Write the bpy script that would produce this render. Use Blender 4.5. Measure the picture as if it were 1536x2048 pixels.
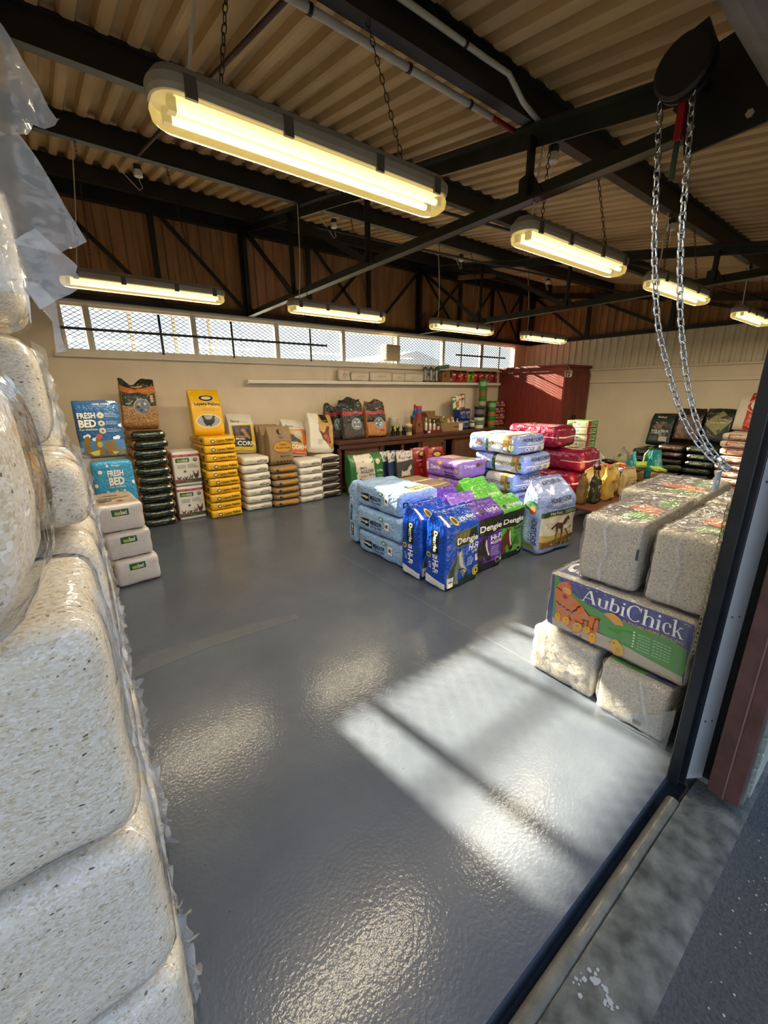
import bpy, bmesh, math, random
from bisect import bisect_right
from mathutils import Vector, Matrix, noise
from mathutils.geometry import tessellate_polygon

for o in list(bpy.data.objects): bpy.data.objects.remove(o)
SC = bpy.context.scene
COL = SC.collection
random.seed(7)

# ---------------------------------------------------------------- camera
YAW, PITCH, ROLL, FPX, H = math.radians(37.1145), math.radians(16.1492), math.radians(-.3697), 822.56, 1.6
_f = Vector((math.sin(YAW)*math.cos(PITCH), math.cos(YAW)*math.cos(PITCH), -math.sin(PITCH)))
_r = Vector((math.cos(YAW), -math.sin(YAW), 0)); _u = _r.cross(_f)
CR = _r*math.cos(ROLL) + _u*math.sin(ROLL); CU = -_r*math.sin(ROLL) + _u*math.cos(ROLL)
cam = bpy.data.objects.new('camera', bpy.data.cameras.new('camera'))
COL.objects.link(cam)
cam.matrix_world = Matrix(((CR.x, CU.x, -_f.x, 0), (CR.y, CU.y, -_f.y, 0), (CR.z, CU.z, -_f.z, H), (0, 0, 0, 1)))
cam.data.sensor_fit = 'HORIZONTAL'; cam.data.sensor_width = 36; cam.data.lens = 36*FPX/1536
cam.data.clip_start = .02; cam.data.clip_end = 500
SC.camera = cam
CAM = Vector((0, 0, H))

def ray(x, y): return CR*((x-768)/FPX) - CU*((y-1024)/FPX) + _f
def onY(x, y, Y): d = ray(x, y); return CAM + d*(Y/d.y)
def onX(x, y, X): d = ray(x, y); return CAM + d*(X/d.x)
def onZ(x, y, Z): d = ray(x, y); return CAM + d*((Z-H)/d.z)

# ---------------------------------------------------------------- world, sun, exposure
SUN_DIR = Vector((.13, -1.0, -.435)).normalized()
w = bpy.data.worlds.new('sky'); SC.world = w; w.use_nodes = True
nt = w.node_tree; nt.nodes.clear()
wo = nt.nodes.new('ShaderNodeOutputWorld'); bg = nt.nodes.new('ShaderNodeBackground')
tcw = nt.nodes.new('ShaderNodeTexCoord'); spw = nt.nodes.new('ShaderNodeSeparateXYZ'); rw = nt.nodes.new('ShaderNodeValToRGB')
nt.links.new(tcw.outputs['Generated'], spw.inputs[0]); nt.links.new(spw.outputs[2], rw.inputs[0]); nt.links.new(rw.outputs[0], bg.inputs[0])
rw.color_ramp.elements[0].position = 0; rw.color_ramp.elements[0].color = (.90, .95, 1, 1)
rw.color_ramp.elements[1].position = .75; rw.color_ramp.elements[1].color = (.40, .60, .92, 1)
bg.inputs[1].default_value = 1.25
nt.links.new(bg.outputs[0], wo.inputs[0])
sun = bpy.data.objects.new('sun_offscreen', bpy.data.lights.new('sun_offscreen', 'SUN')); COL.objects.link(sun)
sun.data.energy = 88.0; sun.data.angle = math.radians(.8); sun.data.color = (1, .82, .57)
sun.rotation_euler = SUN_DIR.to_track_quat('-Z', 'Y').to_euler()
sun.location = (0, 30, 14)
SC.view_settings.view_transform = 'Standard'; SC.view_settings.look = 'None'
SC.view_settings.exposure = 0.42; SC.view_settings.gamma = 1; SC.view_settings.use_curve_mapping = False

# ---------------------------------------------------------------- materials
def lin(c):
    if isinstance(c, str):
        c = tuple(int(c[i:i+2], 16)/255 for i in (0, 2, 4))
        return tuple((v/12.92 if v <= .04045 else ((v+.055)/1.055)**2.4) for v in c)
    return c
_M = {}
def mat(col, rough=.5, metal=0, var=0, vscale=12, bump=0, bscale=40, spec=.5, emit=0, coat=0, stretch=None, name=None, detail=4, crumple=0, base=None):
    key = (col, rough, metal, var, vscale, bump, bscale, spec, emit, coat, stretch, crumple, base)
    if key in _M: return _M[key]
    c = lin(col); m = bpy.data.materials.new(name or 'paint_%03d' % len(_M)); m.use_nodes = True
    t = m.node_tree; b = t.nodes['Principled BSDF']
    b.inputs['Base Color'].default_value = (*c, 1); b.inputs['Roughness'].default_value = rough
    b.inputs['Metallic'].default_value = metal; b.inputs['Specular IOR Level'].default_value = spec
    b.inputs['Coat Weight'].default_value = coat; b.inputs['Coat Roughness'].default_value = .12
    if emit:
        b.inputs['Base Color'].default_value = (*(base or c), 1); b.inputs['Emission Color'].default_value = (*c, 1); b.inputs['Emission Strength'].default_value = emit
    if var or bump:
        tc = t.nodes.new('ShaderNodeTexCoord'); mp = t.nodes.new('ShaderNodeMapping')
        if stretch: mp.inputs['Scale'].default_value = stretch
        t.links.new(tc.outputs['Object'], mp.inputs[0])
    if var:
        n = t.nodes.new('ShaderNodeTexNoise'); n.inputs['Scale'].default_value = vscale; n.inputs['Detail'].default_value = detail
        r = t.nodes.new('ShaderNodeValToRGB')
        r.color_ramp.elements[0].position = .3; r.color_ramp.elements[1].position = .7
        r.color_ramp.elements[0].color = (*[max(0, v*(1-var)) for v in c], 1)
        r.color_ramp.elements[1].color = (*[min(1, v*(1+var)+var*.02) for v in c], 1)
        t.links.new(mp.outputs[0], n.inputs[0]); t.links.new(n.outputs[0], r.inputs[0]); t.links.new(r.outputs[0], b.inputs['Base Color'])
    if bump:
        n2 = t.nodes.new('ShaderNodeTexNoise'); n2.inputs['Scale'].default_value = bscale; n2.inputs['Detail'].default_value = 3
        bp = t.nodes.new('ShaderNodeBump'); bp.inputs['Strength'].default_value = bump; bp.inputs['Distance'].default_value = .01
        t.links.new(mp.outputs[0], n2.inputs[0]); hsrc = n2.outputs[0]
        if crumple:
            vo = t.nodes.new('ShaderNodeTexVoronoi'); vo.feature = 'F1'; vo.inputs['Scale'].default_value = crumple
            wn = t.nodes.new('ShaderNodeMixRGB'); wn.blend_type = 'LINEAR_LIGHT'; wn.inputs[0].default_value = .12
            t.links.new(mp.outputs[0], wn.inputs[1]); t.links.new(n2.outputs['Color'], wn.inputs[2]); t.links.new(wn.outputs[0], vo.inputs[0])
            ma = t.nodes.new('ShaderNodeMath'); ma.operation = 'MULTIPLY_ADD'; ma.inputs[1].default_value = 1.6
            t.links.new(vo.outputs['Distance'], ma.inputs[0]); t.links.new(n2.outputs[0], ma.inputs[2]); hsrc = ma.outputs[0]; bp.inputs['Distance'].default_value = .018
        t.links.new(hsrc, bp.inputs['Height']); t.links.new(bp.outputs[0], b.inputs['Normal'])
    _M[key] = m; return m

def chips(name, cols, scale, stretch=(1, 1, 1), bump=.6, rough=.7, speck=.05):
    """packed flakes: two crossing layers of voronoi grain, random colours from a ramp, a little relief"""
    m = bpy.data.materials.new(name); m.use_nodes = True; t = m.node_tree; b = t.nodes['Principled BSDF']
    b.inputs['Roughness'].default_value = rough; b.inputs['Specular IOR Level'].default_value = .25
    tc = t.nodes.new('ShaderNodeTexCoord'); rp = t.nodes.new('ShaderNodeValToRGB'); e = rp.color_ramp.elements
    e[0].position = 0; e[0].color = (*lin(cols[0]), 1); e[1].position = 1; e[1].color = (*lin(cols[-1]), 1)
    for i, c in enumerate(cols[1:-1]):
        x = e.new(speck + (1-speck)*i/(len(cols)-2)); x.color = (*lin(c), 1)
    outs = []
    for rot in ((.3, .6, .2), (-.4, -.8, .9)):
        mp = t.nodes.new('ShaderNodeMapping'); mp.inputs['Scale'].default_value = (stretch[0], stretch[1], stretch[2]*1.5); mp.inputs['Rotation'].default_value = rot
        vo = t.nodes.new('ShaderNodeTexVoronoi'); vo.inputs['Scale'].default_value = scale
        t.links.new(tc.outputs['Object'], mp.inputs[0]); t.links.new(mp.outputs[0], vo.inputs[0]); outs.append(vo.outputs['Color'])
    sel = t.nodes.new('ShaderNodeTexNoise'); sel.inputs['Scale'].default_value = scale*.7; sel.inputs['Detail'].default_value = 1
    st = t.nodes.new('ShaderNodeMath'); st.operation = 'GREATER_THAN'; st.inputs[1].default_value = .5
    mx = t.nodes.new('ShaderNodeMixRGB'); sep = t.nodes.new('ShaderNodeSeparateColor')
    t.links.new(tc.outputs['Object'], sel.inputs[0]); t.links.new(sel.outputs[0], st.inputs[0]); t.links.new(st.outputs[0], mx.inputs[0])
    t.links.new(outs[0], mx.inputs[1]); t.links.new(outs[1], mx.inputs[2]); t.links.new(mx.outputs[0], sep.inputs[0])
    t.links.new(sep.outputs[0], rp.inputs[0]); t.links.new(rp.outputs[0], b.inputs['Base Color'])
    bp = t.nodes.new('ShaderNodeBump'); bp.inputs['Strength'].default_value = bump; bp.inputs['Distance'].default_value = .006
    t.links.new(sep.outputs[1], bp.inputs['Height']); t.links.new(bp.outputs[0], b.inputs['Normal'])
    return m

def one_way(t, fr, ior):
    """thin sheet: the Fresnel node flips the IOR on back faces, so flip it back"""
    g = t.nodes.new('ShaderNodeNewGeometry'); m = t.nodes.new('ShaderNodeMapRange'); m.inputs[3].default_value = ior; m.inputs[4].default_value = 1/ior
    t.links.new(g.outputs['Backfacing'], m.inputs[0]); t.links.new(m.outputs[0], fr.inputs['IOR'])

def film_mat(name, clear=.8, tint=(.95, .97, 1), bump=.5, bscale=14, milk=.12, ior=1.4):
    m = bpy.data.materials.new(name); m.use_nodes = True; t = m.node_tree; t.nodes.clear()
    o = t.nodes.new('ShaderNodeOutputMaterial'); tr = t.nodes.new('ShaderNodeBsdfTransparent'); gl = t.nodes.new('ShaderNodeBsdfGlossy')
    df = t.nodes.new('ShaderNodeBsdfDiffuse'); fr = t.nodes.new('ShaderNodeFresnel'); m1 = t.nodes.new('ShaderNodeMixShader'); m2 = t.nodes.new('ShaderNodeMixShader')
    tr.inputs[0].default_value = (*tint, 1); gl.inputs['Roughness'].default_value = .08; df.inputs[0].default_value = (.85, .87, .9, 1)
    one_way(t, fr, ior)
    nz = t.nodes.new('ShaderNodeTexNoise'); nz.inputs['Scale'].default_value = bscale; nz.inputs['Detail'].default_value = 3; nz.inputs['Distortion'].default_value = .6
    tc = t.nodes.new('ShaderNodeTexCoord'); bp = t.nodes.new('ShaderNodeBump'); bp.inputs['Strength'].default_value = bump; bp.inputs['Distance'].default_value = .03
    t.links.new(tc.outputs['Object'], nz.inputs[0]); t.links.new(nz.outputs[0], bp.inputs['Height'])
    for q in (gl, fr): t.links.new(bp.outputs[0], q.inputs['Normal'])
    m1.inputs[0].default_value = milk
    t.links.new(tr.outputs[0], m1.inputs[1]); t.links.new(df.outputs[0], m1.inputs[2])
    t.links.new(fr.outputs[0], m2.inputs[0]); t.links.new(m1.outputs[0], m2.inputs[1]); t.links.new(gl.outputs[0], m2.inputs[2])
    t.links.new(m2.outputs[0], o.inputs[0]); return m

# ---------------------------------------------------------------- mesh helpers
class MB:
    def __init__(s): s.v = []; s.f = []; s.m = []; s.mats = []
    def mi(s, m):
        if m not in s.mats: s.mats.append(m)
        return s.mats.index(m)
    def add(s, vs, fs, m):
        k = len(s.v); s.v += [tuple(x) for x in vs]; i = s.mi(m)
        for f in fs: s.f.append(tuple(a+k for a in f)); s.m.append(i)
        return s
    def box(s, a, b, m, M=None):
        x0, y0, z0 = a; x1, y1, z1 = b
        vs = [Vector(p) for p in ((x0,y0,z0),(x1,y0,z0),(x1,y1,z0),(x0,y1,z0),(x0,y0,z1),(x1,y0,z1),(x1,y1,z1),(x0,y1,z1))]
        if M is not None: vs = [M @ p for p in vs]
        return s.add(vs, [(0,3,2,1),(4,5,6,7),(0,1,5,4),(1,2,6,5),(2,3,7,6),(3,0,4,7)], m)
    def cbox(s, a, b, m, c=.004):
        """box with chamfered edges"""
        bm = bmesh.new(); bmesh.ops.create_cube(bm, size=1)
        for v in bm.verts: v.co = Vector([(a[i]+b[i])/2 + v.co[i]*(b[i]-a[i]) for i in range(3)])
        bmesh.ops.bevel(bm, geom=list(bm.edges), offset=c, segments=2, affect='EDGES', profile=.5)
        bm.verts.index_update(); s.add([v.co for v in bm.verts], [[v.index for v in f.verts] for f in bm.faces], m); bm.free(); return s
    def beam(s, p, q, w, h, m, up=Vector((0, 0, 1))):
        """rectangular bar from p to q, w across and h along up"""
        p, q = Vector(p), Vector(q); d = (q-p).normalized(); sd = d.cross(up).normalized(); u = sd.cross(d)
        vs = []
        for e in (p, q):
            for a, b in ((-1,-1),(1,-1),(1,1),(-1,1)): vs.append(e + sd*(a*w/2) + u*(b*h/2))
        return s.add(vs, [(0,1,2,3),(7,6,5,4),(0,4,5,1),(1,5,6,2),(2,6,7,3),(3,7,4,0)], m)
    def angle(s, p, q, w, h, th, m, side=1, flip=1):
        """steel angle section: a vertical leg and a flange"""
        p, q = Vector(p), Vector(q); d = (q-p).normalized(); up = Vector((0,0,1)) if abs(d.z) < .9 else Vector((0,1,0))
        sd = d.cross(up).normalized(); u = sd.cross(d)
        s.beam(p, q, th, h, m, up=u); o = sd*(side*w/2) - u*(flip*(h/2-th/2))
        return s.beam(p+o, q+o, w, th, m, up=u)
    def tube(s, pts, r, m, n=8, cap=True):
        pts = [Vector(p) for p in pts]; k = len(s.v); vs = []; fs = []; prev = None
        for i, p in enumerate(pts):
            d = (pts[min(i+1, len(pts)-1)] - pts[max(i-1, 0)]).normalized()
            if prev is None:
                a = Vector((0,0,1)) if abs(d.z) < .9 else Vector((1,0,0)); x = d.cross(a).normalized()
            else: x = (prev - d*prev.dot(d)).normalized()
            prev = x; y = d.cross(x); rr = r[i] if isinstance(r, (list, tuple)) else r
            for j in range(n): t = 2*math.pi*j/n; vs.append(p + x*(rr*math.cos(t)) + y*(rr*math.sin(t)))
        for i in range(len(pts)-1):
            for j in range(n): fs.append((i*n+j, i*n+(j+1) % n, (i+1)*n+(j+1) % n, (i+1)*n+j))
        if cap: fs.append(tuple(range(n-1, -1, -1))); fs.append(tuple((len(pts)-1)*n+j for j in range(n)))
        return s.add(vs, fs, m)
    def lathe(s, prof, m, c=(0,0,0), n=16, axis='Z', ms=None):
        """profile (r, z) turned about an axis through c; ms = material per segment"""
        vs = []; c = Vector(c)
        for r, z in prof:
            for j in range(n):
                t = 2*math.pi*j/n; a, b = r*math.cos(t), r*math.sin(t)
                vs.append(c + Vector({'Z': (a, b, z), 'X': (z, a, b), 'Y': (b, z, a)}[axis]))
        k = len(prof)
        for i in range(k-1):
            s_f = [(i*n+j, i*n+(j+1) % n, (i+1)*n+(j+1) % n, (i+1)*n+j) for j in range(n)]
            mm = ms[i] if ms else m; kk = len(s.v)
            if i == 0: base = kk; s.v += [tuple(v) for v in vs]
            mi = s.mi(mm)
            for f in s_f: s.f.append(tuple(a+base for a in f)); s.m.append(mi)
        s.f.append(tuple(base + j for j in range(n-1, -1, -1))); s.m.append(s.mi(ms[0] if ms else m))
        s.f.append(tuple(base + (k-1)*n + j for j in range(n))); s.m.append(s.mi(ms[-1] if ms else m))
        return s
    def poly(s, pts, th, m, axis='Y'):
        """flat outline given thickness along an axis (pts are 3-D points of the front face)"""
        pts = [Vector(p) for p in pts]; off = Vector({'X': (th,0,0), 'Y': (0,th,0), 'Z': (0,0,th)}[axis]); n = len(pts)
        tri = tessellate_polygon([pts]); vs = pts + [p+off for p in pts]
        fs = [tuple(t) for t in tri] + [tuple(i+n for i in reversed(t)) for t in tri] + [(i, (i+1) % n, n+(i+1) % n, n+i) for i in range(n)]
        return s.add(vs, fs, m)
    def holed(s, outer, c, r, y, th, m, n=14):
        """upright plate in x-z at depth y with a round hole through it"""
        hole = [(c[0]+r*math.cos(-2*math.pi*k/n), c[1]+r*math.sin(-2*math.pi*k/n)) for k in range(n)]
        lo = [Vector((p[0], p[1], 0)) for p in outer]; li = [Vector((p[0], p[1], 0)) for p in hole]
        tri = tessellate_polygon([lo, li]); P = lo + li; N = len(P)
        vs = [(p.x, y, p.y) for p in P] + [(p.x, y+th, p.y) for p in P]; no = len(lo)
        fs = [tuple(t) for t in tri] + [tuple(i+N for i in reversed(t)) for t in tri]
        fs += [(i, (i+1) % no, N+(i+1) % no, N+i) for i in range(no)] + [(no+i, no+(i+1) % n, N+no+(i+1) % n, N+no+i) for i in range(n)]
        return s.add(vs, fs, m)
    def obj(s, name, parent=None, smooth=False, loc=None, rot=None, label=None, cat=None, group=None, kind=None):
        me = bpy.data.meshes.new(name); me.from_pydata(s.v, [], s.f)
        for m in s.mats: me.materials.append(m)
        me.polygons.foreach_set('material_index', s.m)
        if smooth: me.polygons.foreach_set('use_smooth', [True]*len(s.f))
        bm = bmesh.new(); bm.from_mesh(me); bmesh.ops.recalc_face_normals(bm, faces=bm.faces); bm.to_mesh(me); bm.free()
        o = bpy.data.objects.new(name, me); COL.objects.link(o)
        if parent: o.parent = parent
        if loc: o.location = loc
        if rot: o.rotation_euler = rot
        return tag(o, label, cat, group, kind)
def tag(o, label=None, cat=None, group=None, kind=None):
    if label: o['label'] = label
    if cat: o['category'] = cat
    if group: o['group'] = group
    if kind: o['kind'] = kind
    return o
def empty(name, loc=(0,0,0), rot=(0,0,0), label=None, cat=None, group=None, kind=None):
    o = bpy.data.objects.new(name, None); COL.objects.link(o); o.location = loc; o.rotation_euler = rot; o.empty_display_size = .1
    return tag(o, label, cat, group, kind)
def copy_tree(o, parent=None):
    c = o.copy(); COL.objects.link(c); c.parent = parent
    for ch in o.children: copy_tree(ch, c)
    return c

# ================================================================ SETTING
WX0, WX1, WY0, WY1 = -.92, 9.25, .36, 6.4          # room shell
SILL, WTOP = 2.11, 2.63                              # window strip in the back wall
def roofz(y): return 2.905 + .167*y                  # underside level of roof sheets

M_floor = None
def make_floor_mat():
    m = bpy.data.materials.new('glossy_grey_floor_paint'); m.use_nodes = True; t = m.node_tree; b = t.nodes['Principled BSDF']
    tc = t.nodes.new('ShaderNodeTexCoord')
    n1 = t.nodes.new('ShaderNodeTexNoise'); n1.inputs['Scale'].default_value = 2.2; n1.inputs['Detail'].default_value = 6; n1.inputs['Roughness'].default_value = .65
    r1 = t.nodes.new('ShaderNodeValToRGB'); r1.color_ramp.elements[0].position = .35; r1.color_ramp.elements[1].position = .7
    r1.color_ramp.elements[0].color = (*lin('474e5b'), 1); r1.color_ramp.elements[1].color = (*lin('535a66'), 1)
    n3 = t.nodes.new('ShaderNodeTexVoronoi'); n3.inputs['Scale'].default_value = 9; n3.inputs['Randomness'].default_value = 1
    r3 = t.nodes.new('ShaderNodeValToRGB'); r3.color_ramp.interpolation = 'CONSTANT'
    r3.color_ramp.elements[0].color = (.03, .03, .035, 1); r3.color_ramp.elements[1].position = .022; r3.color_ramp.elements[1].color = (1, 1, 1, 1)
    mx = t.nodes.new('ShaderNodeMixRGB'); mx.blend_type = 'MULTIPLY'; mx.inputs[0].default_value = .8
    for n in (n1, n3): t.links.new(tc.outputs['Object'], n.inputs[0])
    t.links.new(n1.outputs[0], r1.inputs[0]); t.links.new(n3.outputs['Distance'], r3.inputs[0])
    t.links.new(r1.outputs[0], mx.inputs[1]); t.links.new(r3.outputs[0], mx.inputs[2]); t.links.new(mx.outputs[0], b.inputs['Base Color'])
    b.inputs['Roughness'].default_value = .3; b.inputs['Specular IOR Level'].default_value = .3
    b.inputs['Coat Weight'].default_value = .22; b.inputs['Coat Roughness'].default_value = .04
    n2 = t.nodes.new('ShaderNodeTexNoise'); n2.inputs['Scale'].default_value = 75; n2.inputs['Detail'].default_value = 2
    n4 = t.nodes.new('ShaderNodeTexNoise'); n4.inputs['Scale'].default_value = 6; n4.inputs['Detail'].default_value = 3
    ad = t.nodes.new('ShaderNodeMath'); ad.operation = 'MULTIPLY_ADD'; ad.inputs[1].default_value = 1.3
    bp = t.nodes.new('ShaderNodeBump'); bp.inputs['Strength'].default_value = .22; bp.inputs['Distance'].default_value = .004
    for n in (n2, n4): t.links.new(tc.outputs['Object'], n.inputs[0])
    t.links.new(n4.outputs[0], ad.inputs[0]); t.links.new(n2.outputs[0], ad.inputs[2]); t.links.new(ad.outputs[0], bp.inputs['Height'])
    t.links.new(bp.outputs[0], b.inputs['Normal']); t.links.new(bp.outputs[0], b.inputs['Coat Normal'])
    return m
M_floor = make_floor_mat()
M_cream = mat('dccdb4', .6, var=.05, vscale=3, bump=.08, bscale=120, name='cream_wall_paint')
M_white = mat('e6e0d0', .45, var=.04, vscale=6, name='white_gloss_paint')
M_steel = mat('14150f', .45, var=.25, vscale=5, name='dark_green_black_steel_paint')
M_steel2 = mat('1d2218', .4, var=.3, vscale=7, name='worn_green_black_paint')
M_roof = mat('a98f66', .7, var=.22, vscale=4, bump=.15, bscale=90, stretch=(1, .25, 1), name='aged_fibre_cement', detail=7)
M_clad = mat('94693f', .75, var=.3, vscale=5, bump=.2, bscale=70, stretch=(1.5, 1.5, .25), name='brown_weathered_cladding', detail=6)
M_wcor = mat('d2c6aa', .5, var=.06, vscale=5, name='white_painted_cladding')

# floor slab: main paint, a joint groove, a worn strip
f = MB(); f.box((WX0, .375, -.12), (WX1, WY1, 0), M_floor); floor = f.obj('floor', kind='structure')
M_joint = mat('595c62', .6)
g = MB()
g.box((2.02, .38, 0), (2.028, 6.3, .0006), M_joint); g.obj('expansion_joint', floor)
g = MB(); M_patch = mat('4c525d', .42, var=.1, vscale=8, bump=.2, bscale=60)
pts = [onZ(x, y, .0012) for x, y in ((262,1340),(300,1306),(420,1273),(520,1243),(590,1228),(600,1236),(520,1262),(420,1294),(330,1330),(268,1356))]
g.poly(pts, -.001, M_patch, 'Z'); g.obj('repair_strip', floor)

# corrugated sheets
def corrugate(mb, n0, n1, pitch, prof, m, place):
    """prof: (fraction, depth) points of one rib; place(u, depth, end) -> 3-D"""
    us = []
    for k in range(int((n1-n0)/pitch)+1):
        for fr, d in prof:
            u = n0 + (k+fr)*pitch
            if u <= n1: us.append((u, d))
    vs = []; fs = []
    for u, d in us: vs += [place(u, d, 0), place(u, d, 1)]
    for i in range(len(us)-1): fs.append((2*i, 2*i+2, 2*i+3, 2*i+1))
    mb.add(vs, fs, m)
RIB = [(0, .0), (.30, .0), (.42, .042), (.52, .05), (.62, .05), (.80, .046), (.90, .006)]
RIB2 = [(0, 0), (.36, 0), (.46, .022), (.8, .022), (.9, 0)]
c = MB()
corrugate(c, WX0-.05, WX1+.1, .146, RIB, M_roof, lambda u, d, e: (u, (-.1, WY1+.08)[e], roofz((-.1, WY1+.08)[e]) + d))
c.box((WX0-.1, -.1, 4.2), (WX1+.1, 6.5, 4.25), M_roof)  # added slab, unseen above the roof sheets, stops light leaking in
ceil_o = c.obj('ceiling', kind='structure')

# back wall
M_board = M_cream
b = MB()
b.box((WX0, WY1, 0), (WX1, WY1+.12, SILL-.03), M_cream)
b.box((WX0, WY1, SILL-.03), (.152, WY1+.12, WTOP+.07), M_cream)
b.box((8.748, WY1, SILL-.03), (WX1, WY1+.12, WTOP+.07), M_cream)
b.box((WX0, WY1+.1, WTOP+.05), (WX1, WY1+.16, 4.2), M_clad)
wall_back = b.obj('wall_back', kind='structure')
b = MB(); corrugate(b, WX0, WX1, .146, RIB2, M_clad, lambda u, d, e: (u, WY1+.02+d, (WTOP+.08, 4.1)[e])); b.obj('corrugated_cladding', wall_back)
for xj in (.9, 3.62, 6.42): MB().box((xj, WY1-.004, 0), (xj+.012, WY1, SILL-.06), M_cream).obj('panel_joint', wall_back)
MB().box((.02, WY1-.012, 2.045), (8.9, WY1+.01, 2.06), M_white).obj('bead', wall_back)

# right wall
b = MB(); b.box((WX1, WY0, 0), (WX1+.12, WY1+.12, 2.1), M_cream); b.box((WX1+.1, WY0, 2.08), (WX1+.16, WY1+.12, 4.2), M_clad)
wall_right = b.obj('wall_right', kind='structure')
b = MB(); corrugate(b, WY0, WY1, .146, RIB2, M_wcor, lambda u, d, e: (WX1-.03+d, u, (2.07, 2.7)[e])); b.obj('white_corrugated_cladding', wall_right)
b = MB(); corrugate(b, WY0, WY1, .146, RIB2, M_clad, lambda u, d, e: (WX1+.02+d, u, (2.66, 4.1)[e])); b.obj('brown_corrugated_cladding', wall_right)
MB().box((WX1-.05, WY0, 2.03), (WX1+.01, WY1, 2.065), M_cream).obj('ledge', wall_right)
MB().cbox((WX1-.035, WY0, 1.775), (WX1+.002, 4.8, 1.845), M_cream, .004).obj('trim_1', kind='structure')
# left and front walls, reveals
b = MB(); b.box((WX0-.12, -.0, 0), (WX0, WY1+.12, 4.3), M_cream); b.obj('wall_left', kind='structure')
M_brick = mat('8f958e', .8, var=.2, vscale=30, bump=.5, bscale=90, name='painted_rough_brick')
M_mortar = mat('74776f', .9, var=.2, vscale=40)
b = MB(); b.box((1.93, .14, -.1), (9.4, .36, 4.2), M_mortar); b.box((WX0-.12, .2, 2.95), (1.95, .36, 4.2), M_cream)
b.box((WX0-.5, .1, -.1), (WX0, .36, 4.2), M_mortar)
wall_front = b.obj('wall_front', kind='structure')
for r_ in range(34):
    for k in range(9):
        x0 = 1.935 + (k - (r_ % 2)*.5)*.225; x1 = x0 + .214; x0 = max(x0, 1.935)
        if x1 - x0 < .03: continue
        z0 = .02 + r_*.075
        MB().cbox((x0, .128 - random.random()*.004, z0), (x1, .145, z0+.064), M_brick, .004).obj('brick', wall_front)

# window strip: frames, panes, mesh guards
M_frame = mat('ddd6c2', .5, var=.05, vscale=9)
def glass_mat(name, dusty=0.0):
    m = bpy.data.materials.new(name); m.use_nodes = True; t = m.node_tree; t.nodes.clear()
    o = t.nodes.new('ShaderNodeOutputMaterial'); tr = t.nodes.new('ShaderNodeBsdfTransparent'); gl = t.nodes.new('ShaderNodeBsdfGlossy'); mx = t.nodes.new('ShaderNodeMixShader')
    tr.inputs[0].default_value = (.93, .96, .97, 1); gl.inputs['Roughness'].default_value = .03
    fr = t.nodes.new('ShaderNodeFresnel'); one_way(t, fr, 1.45)
    t.links.new(fr.outputs[0], mx.inputs[0]); t.links.new(gl.outputs[0], mx.inputs[2])
    if dusty:
        tl = t.nodes.new('ShaderNodeBsdfTranslucent'); tl.inputs[0].default_value = (.16, .17, .19, 1); m0 = t.nodes.new('ShaderNodeMixShader'); m0.inputs[0].default_value = dusty
        t.links.new(tr.outputs[0], m0.inputs[1]); t.links.new(tl.outputs[0], m0.inputs[2]); t.links.new(m0.outputs[0], mx.inputs[1])
    else: t.links.new(tr.outputs[0], mx.inputs[1])
    t.links.new(mx.outputs[0], o.inputs[0]); return m
M_glass = glass_mat('window_glass', 0)
M_wire = mat('3a3d3c', .5, metal=.6)
M_bar = mat('2a2c2b', .5, var=.2)
b = MB()
b.box((.04, WY1-.03, SILL-.06), (8.83, WY1+.06, SILL), M_frame)
b.box((.04, WY1-.05, WTOP), (8.83, WY1+.06, WTOP+.075), M_frame)
b.box((.04, WY1-.09, SILL-.075), (8.83, WY1+.06, SILL-.055), M_frame)
trim2 = b.obj('trim_2', kind='structure')
xs = [.15] + [.42 + 1.19*k for k in range(8)]
for i in range(8):
    x0, x1 = xs[i], xs[i+1]
    b = MB(); fr = .034
    b.cbox((x0+.0005, WY1-.028, SILL+.0005), (x0+fr, WY1+.05, WTOP-.0005), M_frame, .003); b.cbox((x1-fr, WY1-.028, SILL+.0005), (x1-.0005, WY1+.05, WTOP-.0005), M_frame, .003)
    b.box((x0+fr, WY1-.015, SILL), (x1-fr, WY1+.04, SILL+.02), M_frame); b.box((x0+fr, WY1-.015, WTOP-.03), (x1-fr, WY1+.04, WTOP), M_frame)
    wn = b.obj('window_%d' % (i+1), kind='structure')
    MB().box((x0+fr, WY1+.012, SILL+.02), (x1-fr, WY1+.016, WTOP-.03), M_glass).obj('pane', wn)
    # expanded mesh guard outside
    b = MB(); zb, zt = SILL-.02, WTOP+.02; cw, chh = .085, .05; y = WY1+.10
    n = 0; hgt = zt-zb; run = hgt*cw/chh
    u = x0 - run
    while u < x1 + run:
        for s_ in (1, -1):
            a0, a1 = (u, u+run) if s_ > 0 else (u+run, u)
            p0, p1 = Vector((a0, y, zb)), Vector((a1, y, zt)); d = p1-p0
            ts = sorted([max(0, min(1, (x0-.03-p0.x)/d.x)), max(0, min(1, (x1+.03-p0.x)/d.x))])
            if ts[1]-ts[0] > .02: b.beam(p0+d*ts[0], p0+d*ts[1], .006, .008, M_wire, up=Vector((0,1,0)))
        u += cw
    b.obj('mesh_guard', wn, kind='stuff')
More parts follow.
